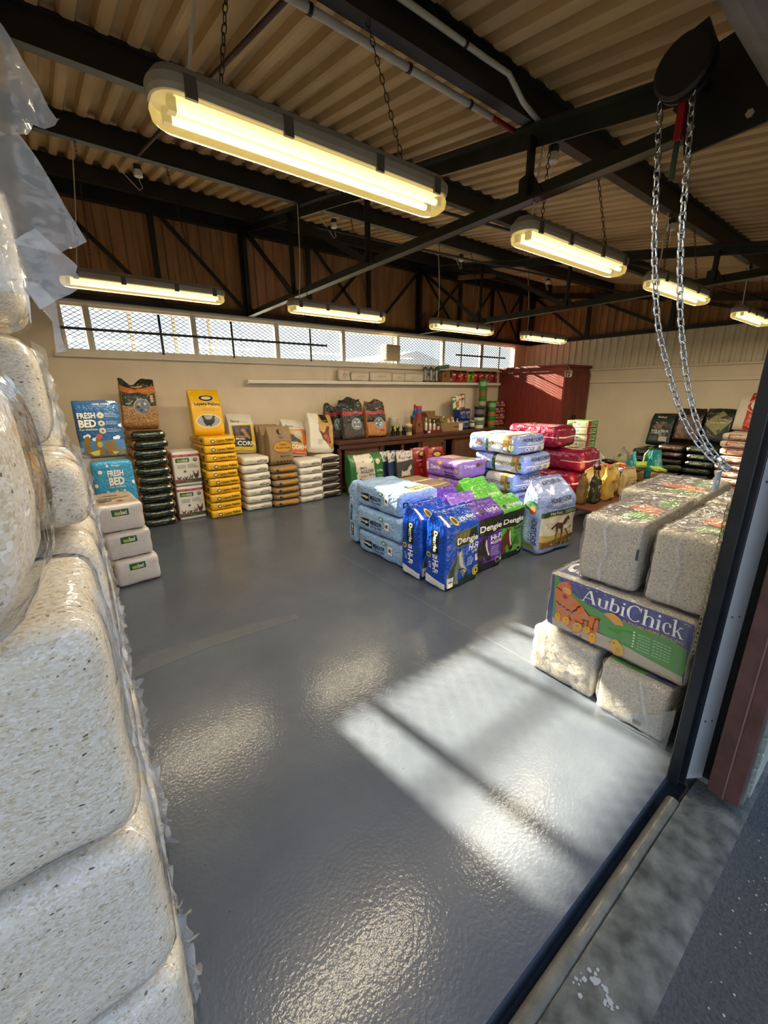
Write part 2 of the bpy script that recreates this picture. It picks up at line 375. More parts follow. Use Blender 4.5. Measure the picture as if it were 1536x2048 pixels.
# security bars inside the glass
def bars(x0, x1, vx, lab):
    e = empty('security_bar', ((x0+x1)/2, WY1-.045, SILL), label=lab, cat='window bar', group='window security bars')
    b = MB(); b.box((x0-(x0+x1)/2, -.012, .225), (x1-(x0+x1)/2, .0, .255), M_bar); b.obj('rail', e)
    for x in vx: b = MB(); b.box((x-.014-(x0+x1)/2, -.004, -.01), (x+.014-(x0+x1)/2, .012, .475), M_bar); b.obj('upright', e)
bars(.12, 3.65, (1.19, 2.11, 3.35), 'long black window bar with three uprights at the blue feed end')
bars(6.70, 8.35, (6.87, 7.50, 8.13), 'short black window bar with three uprights beside the red cabinet')
# outside
M_tar = mat('3a3d40', .85, var=.3, vscale=60, bump=.6, bscale=160, name='tarmac_yard')
b = MB(); b.box((-60, 6.6, -.3), (70, 120, -.1), M_tar); b.obj('outside_yard', kind='structure')
M_shed = mat('e0e3e4', .6, var=.08, vscale=2)
b = MB(); b.box((12.2, 18, -.1), (19.5, 26, 2.8), M_shed); b.poly([(12.0, 17.9, 2.8), (19.8, 17.9, 2.8), (15.8, 17.9, 3.8)], 8, mat('d9dedf', .6), 'Y')
b.obj('outside_shed', label='pale shed with grey pitched roof beyond the far windows', cat='shed')
for x, wh in ((1.02, 'yellow feed stack'), (1.62, 'first white corn stack'), (2.15, 'kraft feed stack'), (3.3, 'bench end'), (6.0, 'middle of the bench')):
    b = MB(); b.tube([(x, 7.6, -.1), (x, 7.6, 3.4)], .022, mat('6a6f70', .5, metal=.5)); b.obj('fence_post', label='thin grey steel post outside the window above the ' + wh, cat='post', group='fence posts outside the windows')
# ================================================================ ROOF STEEL
def topc(y): return 2.73 + .17*y                    # top chord of a truss
PUR = [.34, 1.735, 3.16, 4.55, 5.94]
pl = ['over the doorway', 'with two white conduits along it', 'above the nearest long lamp', 'carrying a round junction box by the back lamps', 'closest to the brown back cladding']
for y, l in zip(PUR, pl):
    b = MB(); z1 = roofz(y) - .002; z0 = topc(y)+.004
    b.box((WX0, y-.03, z0), (WX1, y-.022, z1), M_steel); b.box((WX0, y-.022, z0), (WX1, y+.035, z0+.008), M_steel); b.box((WX0, y-.06, z1-.008), (WX1, y+.035, z1), M_steel)
    b.box((WX0, y-.022, z0+.008), (WX1, y-.018, z1-.008), M_steel)
    b.obj('roof_purlin', label='dark steel roof purlin ' + l, cat='beam', group='roof purlins')

def truss(x, lab):
    e = empty('roof_truss', (x, 0, 0), label=lab, cat='truss', group='roof trusses')
    y0, y1, zb = .42, 6.32, 2.70
    MB().angle((0, y1, zb), (0, y0, zb), .07, .09, .012, M_steel2, side=1).obj('bottom_chord', e)
    MB().angle((0, y1, topc(y1)-.045), (0, y0, topc(y0)-.045), .07, .09, .012, M_steel2, side=1, flip=-1).obj('top_chord', e)
    ys = [6.3, 4.85, 3.36, 1.74, .5]
    for y in ys: MB().angle((-.01, y, zb), (-.01, y, topc(y)-.05), .05, .05 if y < 6 else .1, .01, M_steel).obj('web_post', e)
    for a, b_ in ((0, 1), (1, 2)): MB().beam((-.012, ys[a]-.05, topc(ys[a])-.09), (-.012, ys[b_]+.04, zb+.03), .012, .055, M_steel, up=Vector((0,0,1))).obj('web_diagonal', e)
    for y in (6.26, 4.85, 3.36, 1.74): MB().poly([(-.025, y-.12, zb-.04), (-.025, y+.06, zb-.04), (-.025, y+.06, zb+.1), (-.025, y-.02, zb+.12)], .01, M_steel, 'X').obj('gusset_plate', e)
    return e
truss(2.40, 'dark steel roof truss crossing under the chain wheel end of the hall')
truss(5.65, 'dark steel roof truss crossing above the purple bag stack')

# lattice girder on the back wall
e = empty('wall_girder', (0, 6.33, 0), label='dark lattice girder running along the wall above the windows', cat='girder')
zt = topc(6.33)
MB().angle((WX0, 0, 2.695), (WX1, 0, 2.695), .06, .08, .012, M_steel).obj('bottom_chord', e)
MB().box((WX0, -.05, zt-.10), (WX1, .05, zt+.06), M_steel).obj('top_chord', e)
pp = [.12, 1.25, 2.37, 3.37, 4.5, 5.63, 6.75, 7.75, 8.75]
for x in pp: MB().box((x-(.05 if x in (2.37, 5.63) else .03), -.02, 2.7), (x+(.05 if x in (2.37, 5.63) else .03), .03, zt-.06), M_steel).obj('web_post', e)
for a, d in ((0, 1), (1, 1), (2, 1), (3, 1), (3, -1), (4, -1), (5, 1), (5, -1), (6, -1), (7, 1), (7, -1)):
    x0, x1 = pp[a], pp[a+1]; z0, z1 = (zt-.1, 2.72) if d > 0 else (2.72, zt-.1)
    MB().beam((x0+.1, -.03, z0), (x1-.04, -.03, z1), .012, .05, M_steel).obj('web_diagonal', e)
# lattice girder on the right wall
e = empty('wall_girder', (WX1-.06, 0, 0), label='dark lattice girder above the white corrugated cladding', cat='girder')
MB().angle((0, WY1, 2.70), (0, WY0, 2.70), .06, .08, .012, M_steel).obj('bottom_chord', e)
MB().beam((0, WY1, topc(WY1)-.06), (0, WY0, topc(WY0)-.06), .04, .1, M_steel).obj('top_chord', e)
qq = [6.3, 4.94, 3.35, 1.74]
for y in qq: MB().box((-.02, y-.04, 2.7), (.02, y+.04, topc(y)-.06), M_steel).obj('web_post', e)
for a in range(3): MB().beam((-.03, qq[a]-.06, topc(qq[a])-.12), (-.03, qq[a+1]+.05, 2.74), .012, .055, M_steel).obj('web_diagonal', e)
# corner post
MB().box((-.16, 6.24, 2.66), (-.06, 6.32, 3.72), M_steel).obj('corner_post', e)

# ================================================================ LAMPS
M_hous = mat('8b8578', .6, var=.08, vscale=8, name='dusty_grey_lamp_housing')
M_tube = mat((1, .86, .40), .3, emit=2.0, name='lit_fluorescent_tube')
M_refl = mat((.95, .88, .66), .4, name='lit_lamp_reflector')
def diffuser_mat():
    m = bpy.data.materials.new('lit_lamp_diffuser'); m.use_nodes = True; t = m.node_tree; t.nodes.clear()
    o = t.nodes.new('ShaderNodeOutputMaterial'); tr = t.nodes.new('ShaderNodeBsdfTransparent'); em = t.nodes.new('ShaderNodeEmission')
    em.inputs[0].default_value = (1, .70, .19, 1); em.inputs[1].default_value = .72; gl = t.nodes.new('ShaderNodeBsdfGlossy'); gl.inputs['Roughness'].default_value = .15
    m1 = t.nodes.new('ShaderNodeMixShader'); m1.inputs[0].default_value = .45; m2 = t.nodes.new('ShaderNodeMixShader'); m2.inputs[0].default_value = .05
    t.links.new(tr.outputs[0], m1.inputs[1]); t.links.new(em.outputs[0], m1.inputs[2]); t.links.new(m1.outputs[0], m2.inputs[1]); t.links.new(gl.outputs[0], m2.inputs[2]); t.links.new(m2.outputs[0], o.inputs[0]); return m
M_diff = diffuser_mat()
M_cap = mat('2b2a26', .5); M_clip = mat('4b463c', .5); M_chain = mat('4a3d2c', .55, metal=.7); M_cable = mat('cfc8b8', .5)
def stadium(L, W, r, z, n=6):
    pts = []
    for cx, cy, a0 in ((L/2-r, W/2-r, 0), (-L/2+r, W/2-r, 90), (-L/2+r, -W/2+r, 180), (L/2-r, -W/2+r, 270)):
        for k in range(n+1): a = math.radians(a0 + 90*k/n); pts.append(Vector((cx+r*math.cos(a), cy+r*math.sin(a), z)))
    return pts
def shell(mb, rings, m, caps=(True, True)):
    n = len(rings[0]); vs = [p for r in rings for p in r]
    fs = [(i*n+j, i*n+(j+1) % n, (i+1)*n+(j+1) % n, (i+1)*n+j) for i in range(len(rings)-1) for j in range(n)]
    if caps[0]: fs.append(tuple(range(n)))
    if caps[1]: fs.append(tuple((len(rings)-1)*n+j for j in range(n)))
    mb.add(vs, fs, m)
def link_chain(mb, p, q, m, pitch=.03, w=.011, r=.0022):
    p, q = Vector(p), Vector(q); L = (q-p).length; n = max(2, int(L/pitch)); d = (q-p)/n; dn = d.normalized()
    a = dn.orthogonal().normalized(); b2 = dn.cross(a)
    for k in range(n):
        s = a if k % 2 else b2; c0 = p + d*k - dn*.004; c1 = p + d*(k+1) + dn*.004; ring = []
        for t in range(8): an = 2*math.pi*t/8; ring.append((c0+c1)/2 + dn*((c1-c0).length/2*math.cos(an)) + s*(w*.75*math.sin(an)))
        ring.append(ring[0]); mb.tube(ring, r, m, n=4, cap=False)
LL, LW = 1.25, .16
def lamp_proto():
    e = empty('strip_lamp')
    b = MB(); shell(b, [stadium(LL, LW, .07, .06), stadium(LL+.01, LW+.012, .075, .075), stadium(LL+.01, LW+.012, .075, .10), stadium(LL-.04, LW-.04, .06, .135)], M_hous); b.obj('housing', e, smooth=False)
    b = MB(); shell(b, [stadium(LL-.02, LW-.02, .065, .064), stadium(LL, LW, .07, .04), stadium(LL-.01, LW-.01, .066, .015), stadium(LL-.05, LW-.05, .05, 0)], M_diff, (False, True)); b.obj('diffuser', e, smooth=True)
    MB().box((-LL/2+.06, -LW/2+.02, .056), (LL/2-.06, LW/2-.02, .06), M_refl).obj('reflector', e)
    for s in (-1, 1):
        MB().tube([(-LL/2+.055, s*.035, .035), (LL/2-.055, s*.035, .035)], .013, M_tube, n=10).obj('tube', e)
        for x in (-1, 1): MB().box((x*(LL/2-.055)-.012, s*.035-.014, .018), (x*(LL/2-.055)+.012, s*.035+.014, .056), M_cap).obj('tube_socket', e)
    for x in (-.52, -.2, .2, .52):
        for s in (-1, 1): MB().box((x-.018, s*(LW/2+.004)-.006, .045), (x+.018, s*(LW/2+.004)+.006, .105), M_clip).obj('clip', e)
    return e
lp = lamp_proto(); used = False
LAMPS = [(1.00, 1.68, 'long yellow strip lamp hanging nearest the doorway, grey cable at its end', .0), (2.86, 1.68, 'yellow strip lamp hanging above the blue upright feed bags', .25),
         (4.66, 1.68, 'yellow strip lamp hanging behind the silver hand chain', .1), (7.05, 1.68, 'yellow strip lamp hanging near the white corrugated wall', .0),
         (.78, 4.36, 'yellow strip lamp above the blue chicken bedding packs', .3), (2.69, 4.36, 'yellow strip lamp above the kraft poultry feed stack', .1),
         (4.73, 4.36, 'yellow strip lamp above the black seed bags on the bench', .15), (6.75, 4.36, 'yellow strip lamp hanging before the red cabinet', .1)]
for x, y, lab, sp in LAMPS:
    o = copy_tree(lp); o.location = (x, y, 2.42); tag(o, lab, 'lamp', 'hanging strip lamps')
    py_ = 1.735 if y < 3 else 4.55; zt_ = topc(py_)+.02
    for s, dx in ((-1, .1), (1, -.16)):
        b = MB(); link_chain(b, (s*.40, 0, .135), (s*.40+dx*(.6 if y > 3 else 1), py_-y, zt_-2.42), M_chain); b.obj('chain', o)
    ld = bpy.data.lights.new('lamp_glow', 'AREA'); ld.shape = 'RECTANGLE'; ld.size = 1.2; ld.size_y = .145; ld.energy = 43; ld.color = (1, .84, .58)
    lo = bpy.data.objects.new('lamp_glow', ld); COL.objects.link(lo); lo.parent = o; lo.location = (0, 0, .012)
    b = MB(); pts = []
    p0 = Vector((-.5, 0, .13)); p1 = Vector((-.42, .0, .35)); p2 = Vector((-.36, (py_-y), zt_-2.42-.02))
    for k in range(13): t = k/12; pts.append(p0*(1-t)**2 + (p1+Vector((-.02, .02, .1)))*(2*t*(1-t)) + p2*t*t)
    b.tube(pts, .0045 if y > 3 else .006, M_cable, n=6); b.obj('cable', o)
for ch in list(lp.children): bpy.data.objects.remove(ch)
bpy.data.objects.remove(lp)

# ================================================================ CONDUITS
M_cond = mat('b9b8b4', .45, var=.06, vscale=9); M_dcond = mat('3a2c20', .45, var=.2, vscale=9); M_band = mat('1c1c1c', .5); M_rose = mat('d8d2c4', .45)
def conduit(pts, r, m, lab, bands=()):
    e = empty('conduit_pipe', pts[0], label=lab, cat='pipe'); o0 = Vector(pts[0])
    b = MB(); b.tube([Vector(p)-o0 for p in pts], r, m, n=10); b.obj('pipe', e, smooth=True)
    for p in bands: p = Vector(p)-o0; MB().tube([p-Vector((.008,0,0)), p+Vector((.008,0,0))], r*1.25, M_band, n=10).obj('clip_band', e)
    return e
zb = topc(1.735)
conduit([(.45, 1.80, zb-.01), (2.10, 1.80, zb-.01)], .016, M_cond, 'white conduit pipe clipped along the lower edge of a dark purlin', [(x, 1.80, zb-.01) for x in (1.02, 1.52, 1.93)])
conduit([(2.105, 1.80, zb-.01), (2.3, 1.80, zb-.012)], .014, mat('7a1414', .5), 'short red cable sleeve at the end of the white conduit')
zt2 = roofz(1.735)-.07
conduit([(.6, 1.675, zt2), (1.9, 1.675, zt2), (2.05, 1.66, zt2-.01), (2.2, 1.675, zt2-.07), (2.4, 1.69, zt2-.1)], .013, M_cond, 'white conduit pipe bending along the upper edge of a dark purlin', [(1.75, 1.675, zt2)])
def jbox(p, lab):
    e = empty('junction_box', p, label=lab, cat='junction box', group='ceiling junction boxes')
    MB().lathe([(.028, .0), (.034, .004), (.034, .03), (.026, .036), (.026, .05)], M_rose, n=14).obj('cover', e, smooth=False)
    MB().lathe([(.03, .05), (.03, .085)], M_cap, n=12).obj('mount', e)
    MB().tube([(0, 0, 0), (.004, 0, -.03), (.02, -.005, -.075), (-.01, -.01, -.1), (-.08, -.02, -.04), (-.16, -.03, .03), (-.2, -.02, .06)], .003, M_cable, n=5).obj('loop_cable', e)
conduit([(1.10, 1.5, roofz(1.5)-.02), (.86, 4.5, roofz(4.5)-.15)], .013, M_dcond, 'dark conduit pipe slanting along the roof to a junction box')
for p, l in (((.85, 4.52, 3.36), 'white round junction box at the end of the dark slanting conduit'), ((2.75, 4.52, 3.36), 'white round junction box under the purlin beside the first truss'),
             ((4.8, 4.52, 3.36), 'white round junction box over the lamp above the seed bags'), ((6.95, 4.52, 3.36), 'white round junction box over the lamp before the red cabinet'),
             ((2.62, 1.75, 2.93), 'white junction box over the lamp above the blue bags'), ((4.45, 1.75, 2.93), 'white junction box by the silver hand chain top'), ((6.8, 1.75, 2.93), 'white junction box near the white corrugated wall')): jbox(p, l)
for z_, y_, l in ((3.04, 2.4, 'thin dark pipe crossing between the trusses over the near lamps'), (3.3, 3.95, 'thin dark pipe crossing between the trusses over the back lamps')):
    conduit([(2.45, y_+.5, z_), (9.1, y_-.45, z_-.12)], .012, M_steel, l)
# timber brace and fuse board high on the back wall
b = MB(); b.beam((5.9, 5.6, 3.52), (6.75, 5.5, 3.66), .03, .07, mat('6a5137', .7, var=.2)); b.obj('timber_brace', label='bare timber brace leaning by the second truss top', cat='brace')
b = MB(); b.cbox((5.78, 6.22, 2.76), (6.55, 6.26, 2.98), mat('5f4a36', .6, var=.15), .005); b.obj('cable_board', label='long brown board with cables above the windows', cat='board')
b = MB()
for k in range(5):
    pts = [(5.72 - .03*k + .05*math.sin(t*1.3+k), 6.27, 2.75 + .05*t) for t in range(7)]; b.tube(pts, .005, M_band, n=5)
b.obj('cable_bundle', label='bundle of thin black cables looping beside the brown board', cat='cable')

# ================================================================ DOORWAY
M_guide = mat('10161f', .35, var=.2, vscale=14, name='navy_black_door_guide'); M_alu = mat('b9bec2', .42, metal=.15, var=.05, vscale=10); M_mar = mat('4a2f2b', .55, var=.25, vscale=12, bump=.1, bscale=60)
e = empty('door_1', (1.79, .38, 0), kind='structure')
MB().cbox((.0, -.05, 0), (.014, -.008, 2.385), M_guide, .003).obj('guide_lip', e)
MB().cbox((.034, -.066, 0), (.046, -.03, 2.385), M_guide, .003).obj('guide_lip', e)
MB().box((.014, -.042, 0), (.14, -.012, 2.385), M_guide).obj('guide_channel', e)
MB().poly([(.06, -.055, 0), (.13, -.10, 0), (.136, -.093, 0), (.066, -.048, 0)], 2.385, M_alu, 'Z').obj('aluminium_strip', e)
for z in (.78, .3, 1.3):
    for k in (.35, .7): MB().lathe([(.004, -.003), (.004, .0), (.003, .003)], mat('6d7174', .4, metal=.8), c=(.06+.07*k, -.057-.045*k, z), n=8, axis='Y').obj('screw', e)
MB().box((.138, -.13, 0), (.26, -.02, 2.385), mat('0b0c0d', .7)).obj('seal', e)
MB().cbox((.045, -.235, .03), (.16, -.135, 2.385), M_mar, .004).obj('post', e)
MB().box((.043, -.19, .03), (.046, -.185, 2.385), mat('6f5650', .7)).obj('post_groove', e)
# roller shutter drum above the doorway
M_drum = mat('4d4e50', .5, metal=.2, var=.5, vscale=6, bump=.15, bscale=30)
e = empty('roller_shutter', (.5, .38, 2.56), label='dark grey rolled shutter drum above the doorway', cat='shutter')
MB().lathe([(.17, -1.38), (.17, 1.42)], M_drum, n=40, axis='X').obj('curtain_roll', e)
for x in (-1.42, 1.42): MB().lathe([(.03, x), (.03, x+.04)], M_steel, n=16, axis='X').obj('axle', e)
# chain hoist: plate, wheel, brake handle
M_blk = mat('0b0b0a', .5)
e = empty('chain_hoist', (1.86, .74, 2.6), label='black chain wheel and bracket plate at the shutter end', cat='hoist')
b = MB(); b.poly([(.10, .06, .2), (.10, .02, .21), (.10, -.02, .12), (.10, -.2, .14), (.10, -.2, -.17), (.10, .03, -.18), (.10, .05, -.06), (.10, .09, -.02)], .012, M_blk, 'X'); b.obj('bracket_plate', e)
b = MB()
b.lathe([(.03, -.035), (.075, -.035), (.085, -.03), (.085, -.022), (.06, -.018), (.06, -.005), (.085, 0), (.085, .01), (.03, .014)], M_blk, c=(-.06, .0, 0), n=32, axis='X'); b.obj('chain_wheel', e)
MB().lathe([(.018, -.07), (.02, .1)], M_blk, n=12, axis='X').obj('axle', e)
for y, z in ((.03, .12), (.02, -.1), (-.15, -.13), (-.12, .06)): MB().lathe([(.012, .092), (.012, .1)], mat('b5a88e', .5, metal=.4), c=(0, y, z), n=6, axis='X').obj('bolt', e)
MB().cbox((-.055, -.012, -.19), (-.035, .012, -.06), mat('7a0d10', .4), .003).obj('brake_handle', e)
MB().cbox((-.05, -.008, -.30), (-.04, .008, -.19), mat('10301c', .5), .002).obj('brake_lever', e)
# hand chain, link by link
M_link = mat('c3c8cc', .22, metal=.95)
def rt_link(L, W, r):
    b = MB(); pts = []
    for k in range(14):
        a = 2*math.pi*k/14; x, y = math.cos(a), math.sin(a)
        pts.append(Vector((0, (W/2)*y, (L/2-W/2)*(1 if x > 0 else -1) + (W/2)*x)))
    n = len(pts); rings = []
    for i in range(n):
        d = (pts[(i+1) % n]-pts[i-1]).normalized(); nx = Vector((1,0,0)); ny = d.cross(nx)
        rings.append([pts[i] + nx*(r*math.cos(t*math.pi/3)) + ny*(r*math.sin(t*math.pi/3)) for t in range(6)])
    vs = [p for q in rings for p in q]; fs = [(i*6+j, i*6+(j+1) % 6, ((i+1) % n)*6+(j+1) % 6, ((i+1) % n)*6+j) for i in range(n) for j in range(6)]
    b.add(vs, fs, M_link); return b
LK = rt_link(.036, .019, .0031).obj('link', smooth=True); LKme = LK.data; bpy.data.objects.remove(LK)
S1 = [(1320,205),(1316,300),(1312,400),(1309,480),(1310,550),(1315,640),(1324,690),(1335,735),(1347,780),(1362,824),(1380,862),(1402,893),(1428,920),(1458,941)]
S2 = [(1388,165),(1379,270),(1370,380),(1363,470),(1360,560),(1361,630),(1366,695),(1373,755),(1384,810),(1396,850),(1414,888),(1438,918),(1466,944)]
def resample(P, step):
    out = [P[0]]; acc = 0
    for a, b_ in zip(P, P[1:]):
        L = (b_-a).length; t = step-acc
        while t <= L: out.append(a + (b_-a)*(t/L)); t += step
        acc = L - (t-step)
    return out
hc = empty('hand_chain', (1.8, .39, 1.33), label='silver hand chain looping down from the wheel to the door jamb', cat='chain')
for Sx, X in ((S1, 1.80), (S2, 1.803)):
    P = [onX(x, y, X) for x, y in Sx]
    Q = []
    for i in range(len(P)-1):      # smooth the path
        p0, p1, p2, p3 = P[max(i-1, 0)], P[i], P[i+1], P[min(i+2, len(P)-1)]
        for k in range(8):
            t = k/8; Q.append(.5*((2*p1) + (p2-p0)*t + (2*p0-5*p1+4*p2-p3)*t*t + (3*p1-p0-3*p2+p3)*t**3))
    Q.append(P[-1]); R_ = resample(Q, .0285)
    for i in range(len(R_)-1):
        d = (R_[i+1]-R_[i]).normalized(); o = bpy.data.objects.new('link', LKme); COL.objects.link(o); o.parent = hc
        q = Vector((0,0,1)).rotation_difference(d); o.rotation_mode = 'QUATERNION'
        o.rotation_quaternion = q @ Matrix.Rotation(math.radians(90*(i % 2)+35), 4, 'Z').to_quaternion(); o.location = (R_[i]+R_[i+1])/2 - Vector(hc.location)
e = empty('chain_bracket', (1.795, .40, 1.28), label='small galvanised chain bracket with round hole on the door jamb', cat='bracket')
b = MB(); b.holed([(-.035, -.02), (.02, -.02), (.02, .05), (-.035, .05)], (-.010, .015), .011, .02, .006, M_alu); b.obj('plate', e)
# spare chain hanging beside the guide
b = MB(); link_chain(b, (1.787, .378, .62), (1.787, .376, 1.22), mat('8a7f66', .4, metal=.8), pitch=.02, w=.009, r=.0018); b.obj('keeper_chain', label='thin dull chain hanging down the inside of the door guide', cat='chain')

# threshold: gutter, rounded rail, apron, yard
M_apron = mat('50524f', .85, var=.6, vscale=16, bump=.5, bscale=110, name='stained_concrete_apron', detail=8)
M_rail = mat('5d5a52', .75, var=.25, vscale=20, bump=.4, bscale=140)
b = MB(); b.box((-3, .06, -.14), (2.1, .375, -.10), mat('3c3e42', .7, var=.2, vscale=14)); b.obj('threshold_gutter', kind='structure')
b = MB(); b.tube([(-3, .322, -.045), (1.74, .322, -.045)], .026, M_rail, n=16); b.box((-3, .3, -.12), (1.74, .344, -.05), M_rail); b.obj('threshold_rail', kind='structure')
b = MB(); nx, ny = 90, 30; vs = []; fs = []
def apz(y, x): return -.025 + .008*noise.noise(Vector((x*3, y*6, 0))) + (0 if y > .13 else -.028*min(1, (.13-y)/.035))
for j in range(ny+1):
    for i in range(nx+1):
        x = -2.0 + 6.5*i/nx; y = .298 - 2.6*(j/ny)**2.2; vs.append((x, y, apz(y, x) if j else -.03))
for j in range(ny):
    for i in range(nx): fs.append((j*(nx+1)+i, j*(nx+1)+i+1, (j+1)*(nx+1)+i+1, (j+1)*(nx+1)+i))
M_tar2 = mat('33373a', .8, var=.35, vscale=110, bump=.7, bscale=130, name='dark_pebbled_tarmac')
b.add(vs, [q_ for q_ in fs if vs[q_[2]][1] > .09], M_apron); b.add(vs, [q_ for q_ in fs if vs[q_[2]][1] <= .09], M_tar2); merge_a = b.obj('threshold_apron', smooth=True, kind='structure')
b = MB(); b.box((-40, -60, -.3), (40, .06, -.085), M_tar2); b.obj('ground', kind='structure')
random.seed(3); b = MB(); M_peb = mat('8d8f8c', .8, var=.3, vscale=50)
for k in range(420):
    x = random.uniform(.4, 2.2); y = random.uniform(-.6, .07)
    r = random.uniform(.0015, .0045); z = apz(y, x)
    b.lathe([(r*.6, -r*.4), (r, 0), (r*.6, r*.5)], M_peb, c=(x, y, z), n=6)
b.obj('loose_grit', kind='stuff', label='pale grit scattered on the dark yard', cat='grit')
M_splash = mat('8f9399', .7); b = MB(); rnd = random.Random(5)
for k in range(34):
    t_ = rnd.random(); x, y = (1182+48*t_+rnd.gauss(0, 5), 1938+82*t_+rnd.gauss(0, 7)) if k < 26 else (1160+rnd.gauss(0, 7), 1955+rnd.gauss(0, 12)); c_ = onZ(x, y, -.02); c_.z = apz(c_.y, c_.x)+.0008; r0 = rnd.uniform(.002, .006)
    pts = [c_ + Vector((r0*(1+.5*rnd.random())*math.cos(a*math.pi/4), r0*(1+.5*rnd.random())*math.sin(a*math.pi/4), 0)) for a in range(8)]; b.poly(pts, .0008, M_splash, 'Z')
b.obj('paint_splash', bpy.data.objects['threshold_apron'], kind='stuff')
# ================================================================ BAGS: bodies, print, lettering
def spaced(n):
    return [(.55*math.sin(math.pi/2*(2*i/n-1)) + .45*(2*i/n-1)) for i in range(n+1)]
class Bag:
    """soft rounded box; F maps the unit cube surface to the bag. Base at z=0, centred in x and y."""
    def __init__(s, w, d, h, r=.04, bulge=(0, 0, 0), wr=.004, ws=9, seed=0, shape=None, n=(14, 10, 14), crease=0, cs=14):
        s.w, s.d, s.h, s.r = w, d, h, min(r, w/2*.98, d/2*.98, h/2*.98); s.b = bulge; s.wr = wr; s.ws = ws; s.sd = Vector((seed*3.17, seed*1.71, seed*5.3)); s.shape = shape
        s.crease, s.cs = crease, cs
        s.t = [spaced(k) for k in n]; s.faces = {}
        def grid(name, fn, A, B):
            s.faces[name] = (A, B, [[s.F(fn(a, b)) for b in B] for a in A])
        X, Y, Z = s.t; neg = lambda L: L
        grid('front', lambda a, b: (a, -1, b), X, Z); grid('back', lambda a, b: (-a, 1, b), X, Z)
        grid('left', lambda a, b: (-1, -a, b), Y, Z); grid('right', lambda a, b: (1, a, b), Y, Z)
        grid('top', lambda a, b: (a, b, 1), X, Y); grid('bottom', lambda a, b: (a, -b, -1), X, Y)
    def F(s, p):
        hx, hy, hz = s.w/2, s.d/2, s.h/2; r = s.r
        q = [p[0]*hx, p[1]*hy, p[2]*hz]; inn = [max(-(k-r), min(k-r, v)) for v, k in zip(q, (hx, hy, hz))]
        d = Vector([a-b for a, b in zip(q, inn)]); l = d.length
        v = Vector(inn) + (d*(r/l) if l > 1e-9 else d)
        x2, y2, z2 = (1-p[0]**2), (1-p[1]**2), (1-p[2]**2)
        v.x += s.b[0]*p[0]*y2*z2; v.y += s.b[1]*p[1]*x2*z2; v.z += s.b[2]*p[2]*x2*y2
        if s.shape: v = s.shape(v, p, s)
        if s.wr:
            nv = noise.noise_vector(v*s.ws + s.sd); v = v + Vector(nv)*s.wr
        if s.crease:
            c = abs(noise.noise(v*s.cs + s.sd*1.7)); dr = Vector((p[0]*.6, p[1], p[2]*.6)).normalized(); v = v - dr*(s.crease*max(0, .35-c)*2.2)
        v.z += hz; return v
    def mesh(s, mb, m, face_m=None):
        for nm, (A, B, G) in s.faces.items():
            vs = [p for row in G for p in row]; nb = len(B); fs = [(i*nb+j, (i+1)*nb+j, (i+1)*nb+j+1, i*nb+j+1) for i in range(len(A)-1) for j in range(nb-1)]
            mb.add(vs, fs, (face_m or {}).get(nm, m))
    def at(s, face, a, b, off):
        A, B, G = s.faces[face]
        a = max(A[0], min(A[-1], a)); b = max(B[0], min(B[-1], b))
        i = min(max(bisect_right(A, a)-1, 0), len(A)-2); j = min(max(bisect_right(B, b)-1, 0), len(B)-2)
        u = (a-A[i])/(A[i+1]-A[i]); v = (b-B[j])/(B[j+1]-B[j])
        p00, p10, p01, p11 = G[i][j], G[i+1][j], G[i][j+1], G[i+1][j+1]
        p = p00*((1-u)*(1-v)) + p10*(u*(1-v)) + p01*((1-u)*v) + p11*(u*v)
        n = ((p10-p00)*(1-v) + (p11-p01)*v).cross((p01-p00)*(1-u) + (p11-p10)*u)
        return p + n.normalized()*off
    def dims(s, face):
        return {'front': (s.w, s.h), 'back': (s.w, s.h), 'left': (s.d, s.h), 'right': (s.d, s.h), 'top': (s.w, s.d), 'bottom': (s.w, s.d)}[face]
def merged(mb):
    """weld coincident corners of the six grids"""
    key = {}; remap = []; nv = []
    for v in mb.v:
        k = (round(v[0], 5), round(v[1], 5), round(v[2], 5))
        if k not in key: key[k] = len(nv); nv.append(v)
        remap.append(key[k])
    ff, mm = [], []
    for f, m in zip(mb.f, mb.m):
        g = []
        for i in f:
            j = remap[i]
            if not g or g[-1] != j: g.append(j)
        if len(g) > 1 and g[0] == g[-1]: g.pop()
        if len(set(g)) >= 3: ff.append(tuple(g)); mm.append(m)
    mb.v, mb.f, mb.m = nv, ff, mm; return mb

_T = {}
def text2d(t, bold=0, shear=0):
    """triangles of a line of lettering, scaled to unit height (x from 0), plus its width"""
    k = (t, bold, shear)
    if k in _T: return _T[k]
    cu = bpy.data.curves.new('lettering', 'FONT'); cu.body = t; cu.size = 1; cu.resolution_u = 2; cu.offset = bold; cu.shear = shear
    ob = bpy.data.objects.new('lettering', cu); COL.objects.link(ob)
    dg = bpy.context.evaluated_depsgraph_get(); ev = ob.evaluated_get(dg); me = ev.to_mesh(); me.calc_loop_triangles()
    V = [(v.co.x, v.co.y) for v in me.vertices]; T = [tuple(x.vertices) for x in me.loop_triangles]
    ev.to_mesh_clear(); bpy.data.objects.remove(ob); bpy.data.curves.remove(cu)
    if not V: V = [(0, 0), (1, 0), (0, 1)]; T = [(0, 1, 2)]
    x0, x1 = min(v[0] for v in V), max(v[0] for v in V); y0, y1 = min(v[1] for v in V), max(v[1] for v in V); hh = y1-y0
    V = [((x-x0)/hh, (y-y0)/hh) for x, y in V]; _T[k] = (V, T, (x1-x0)/hh); return _T[k]

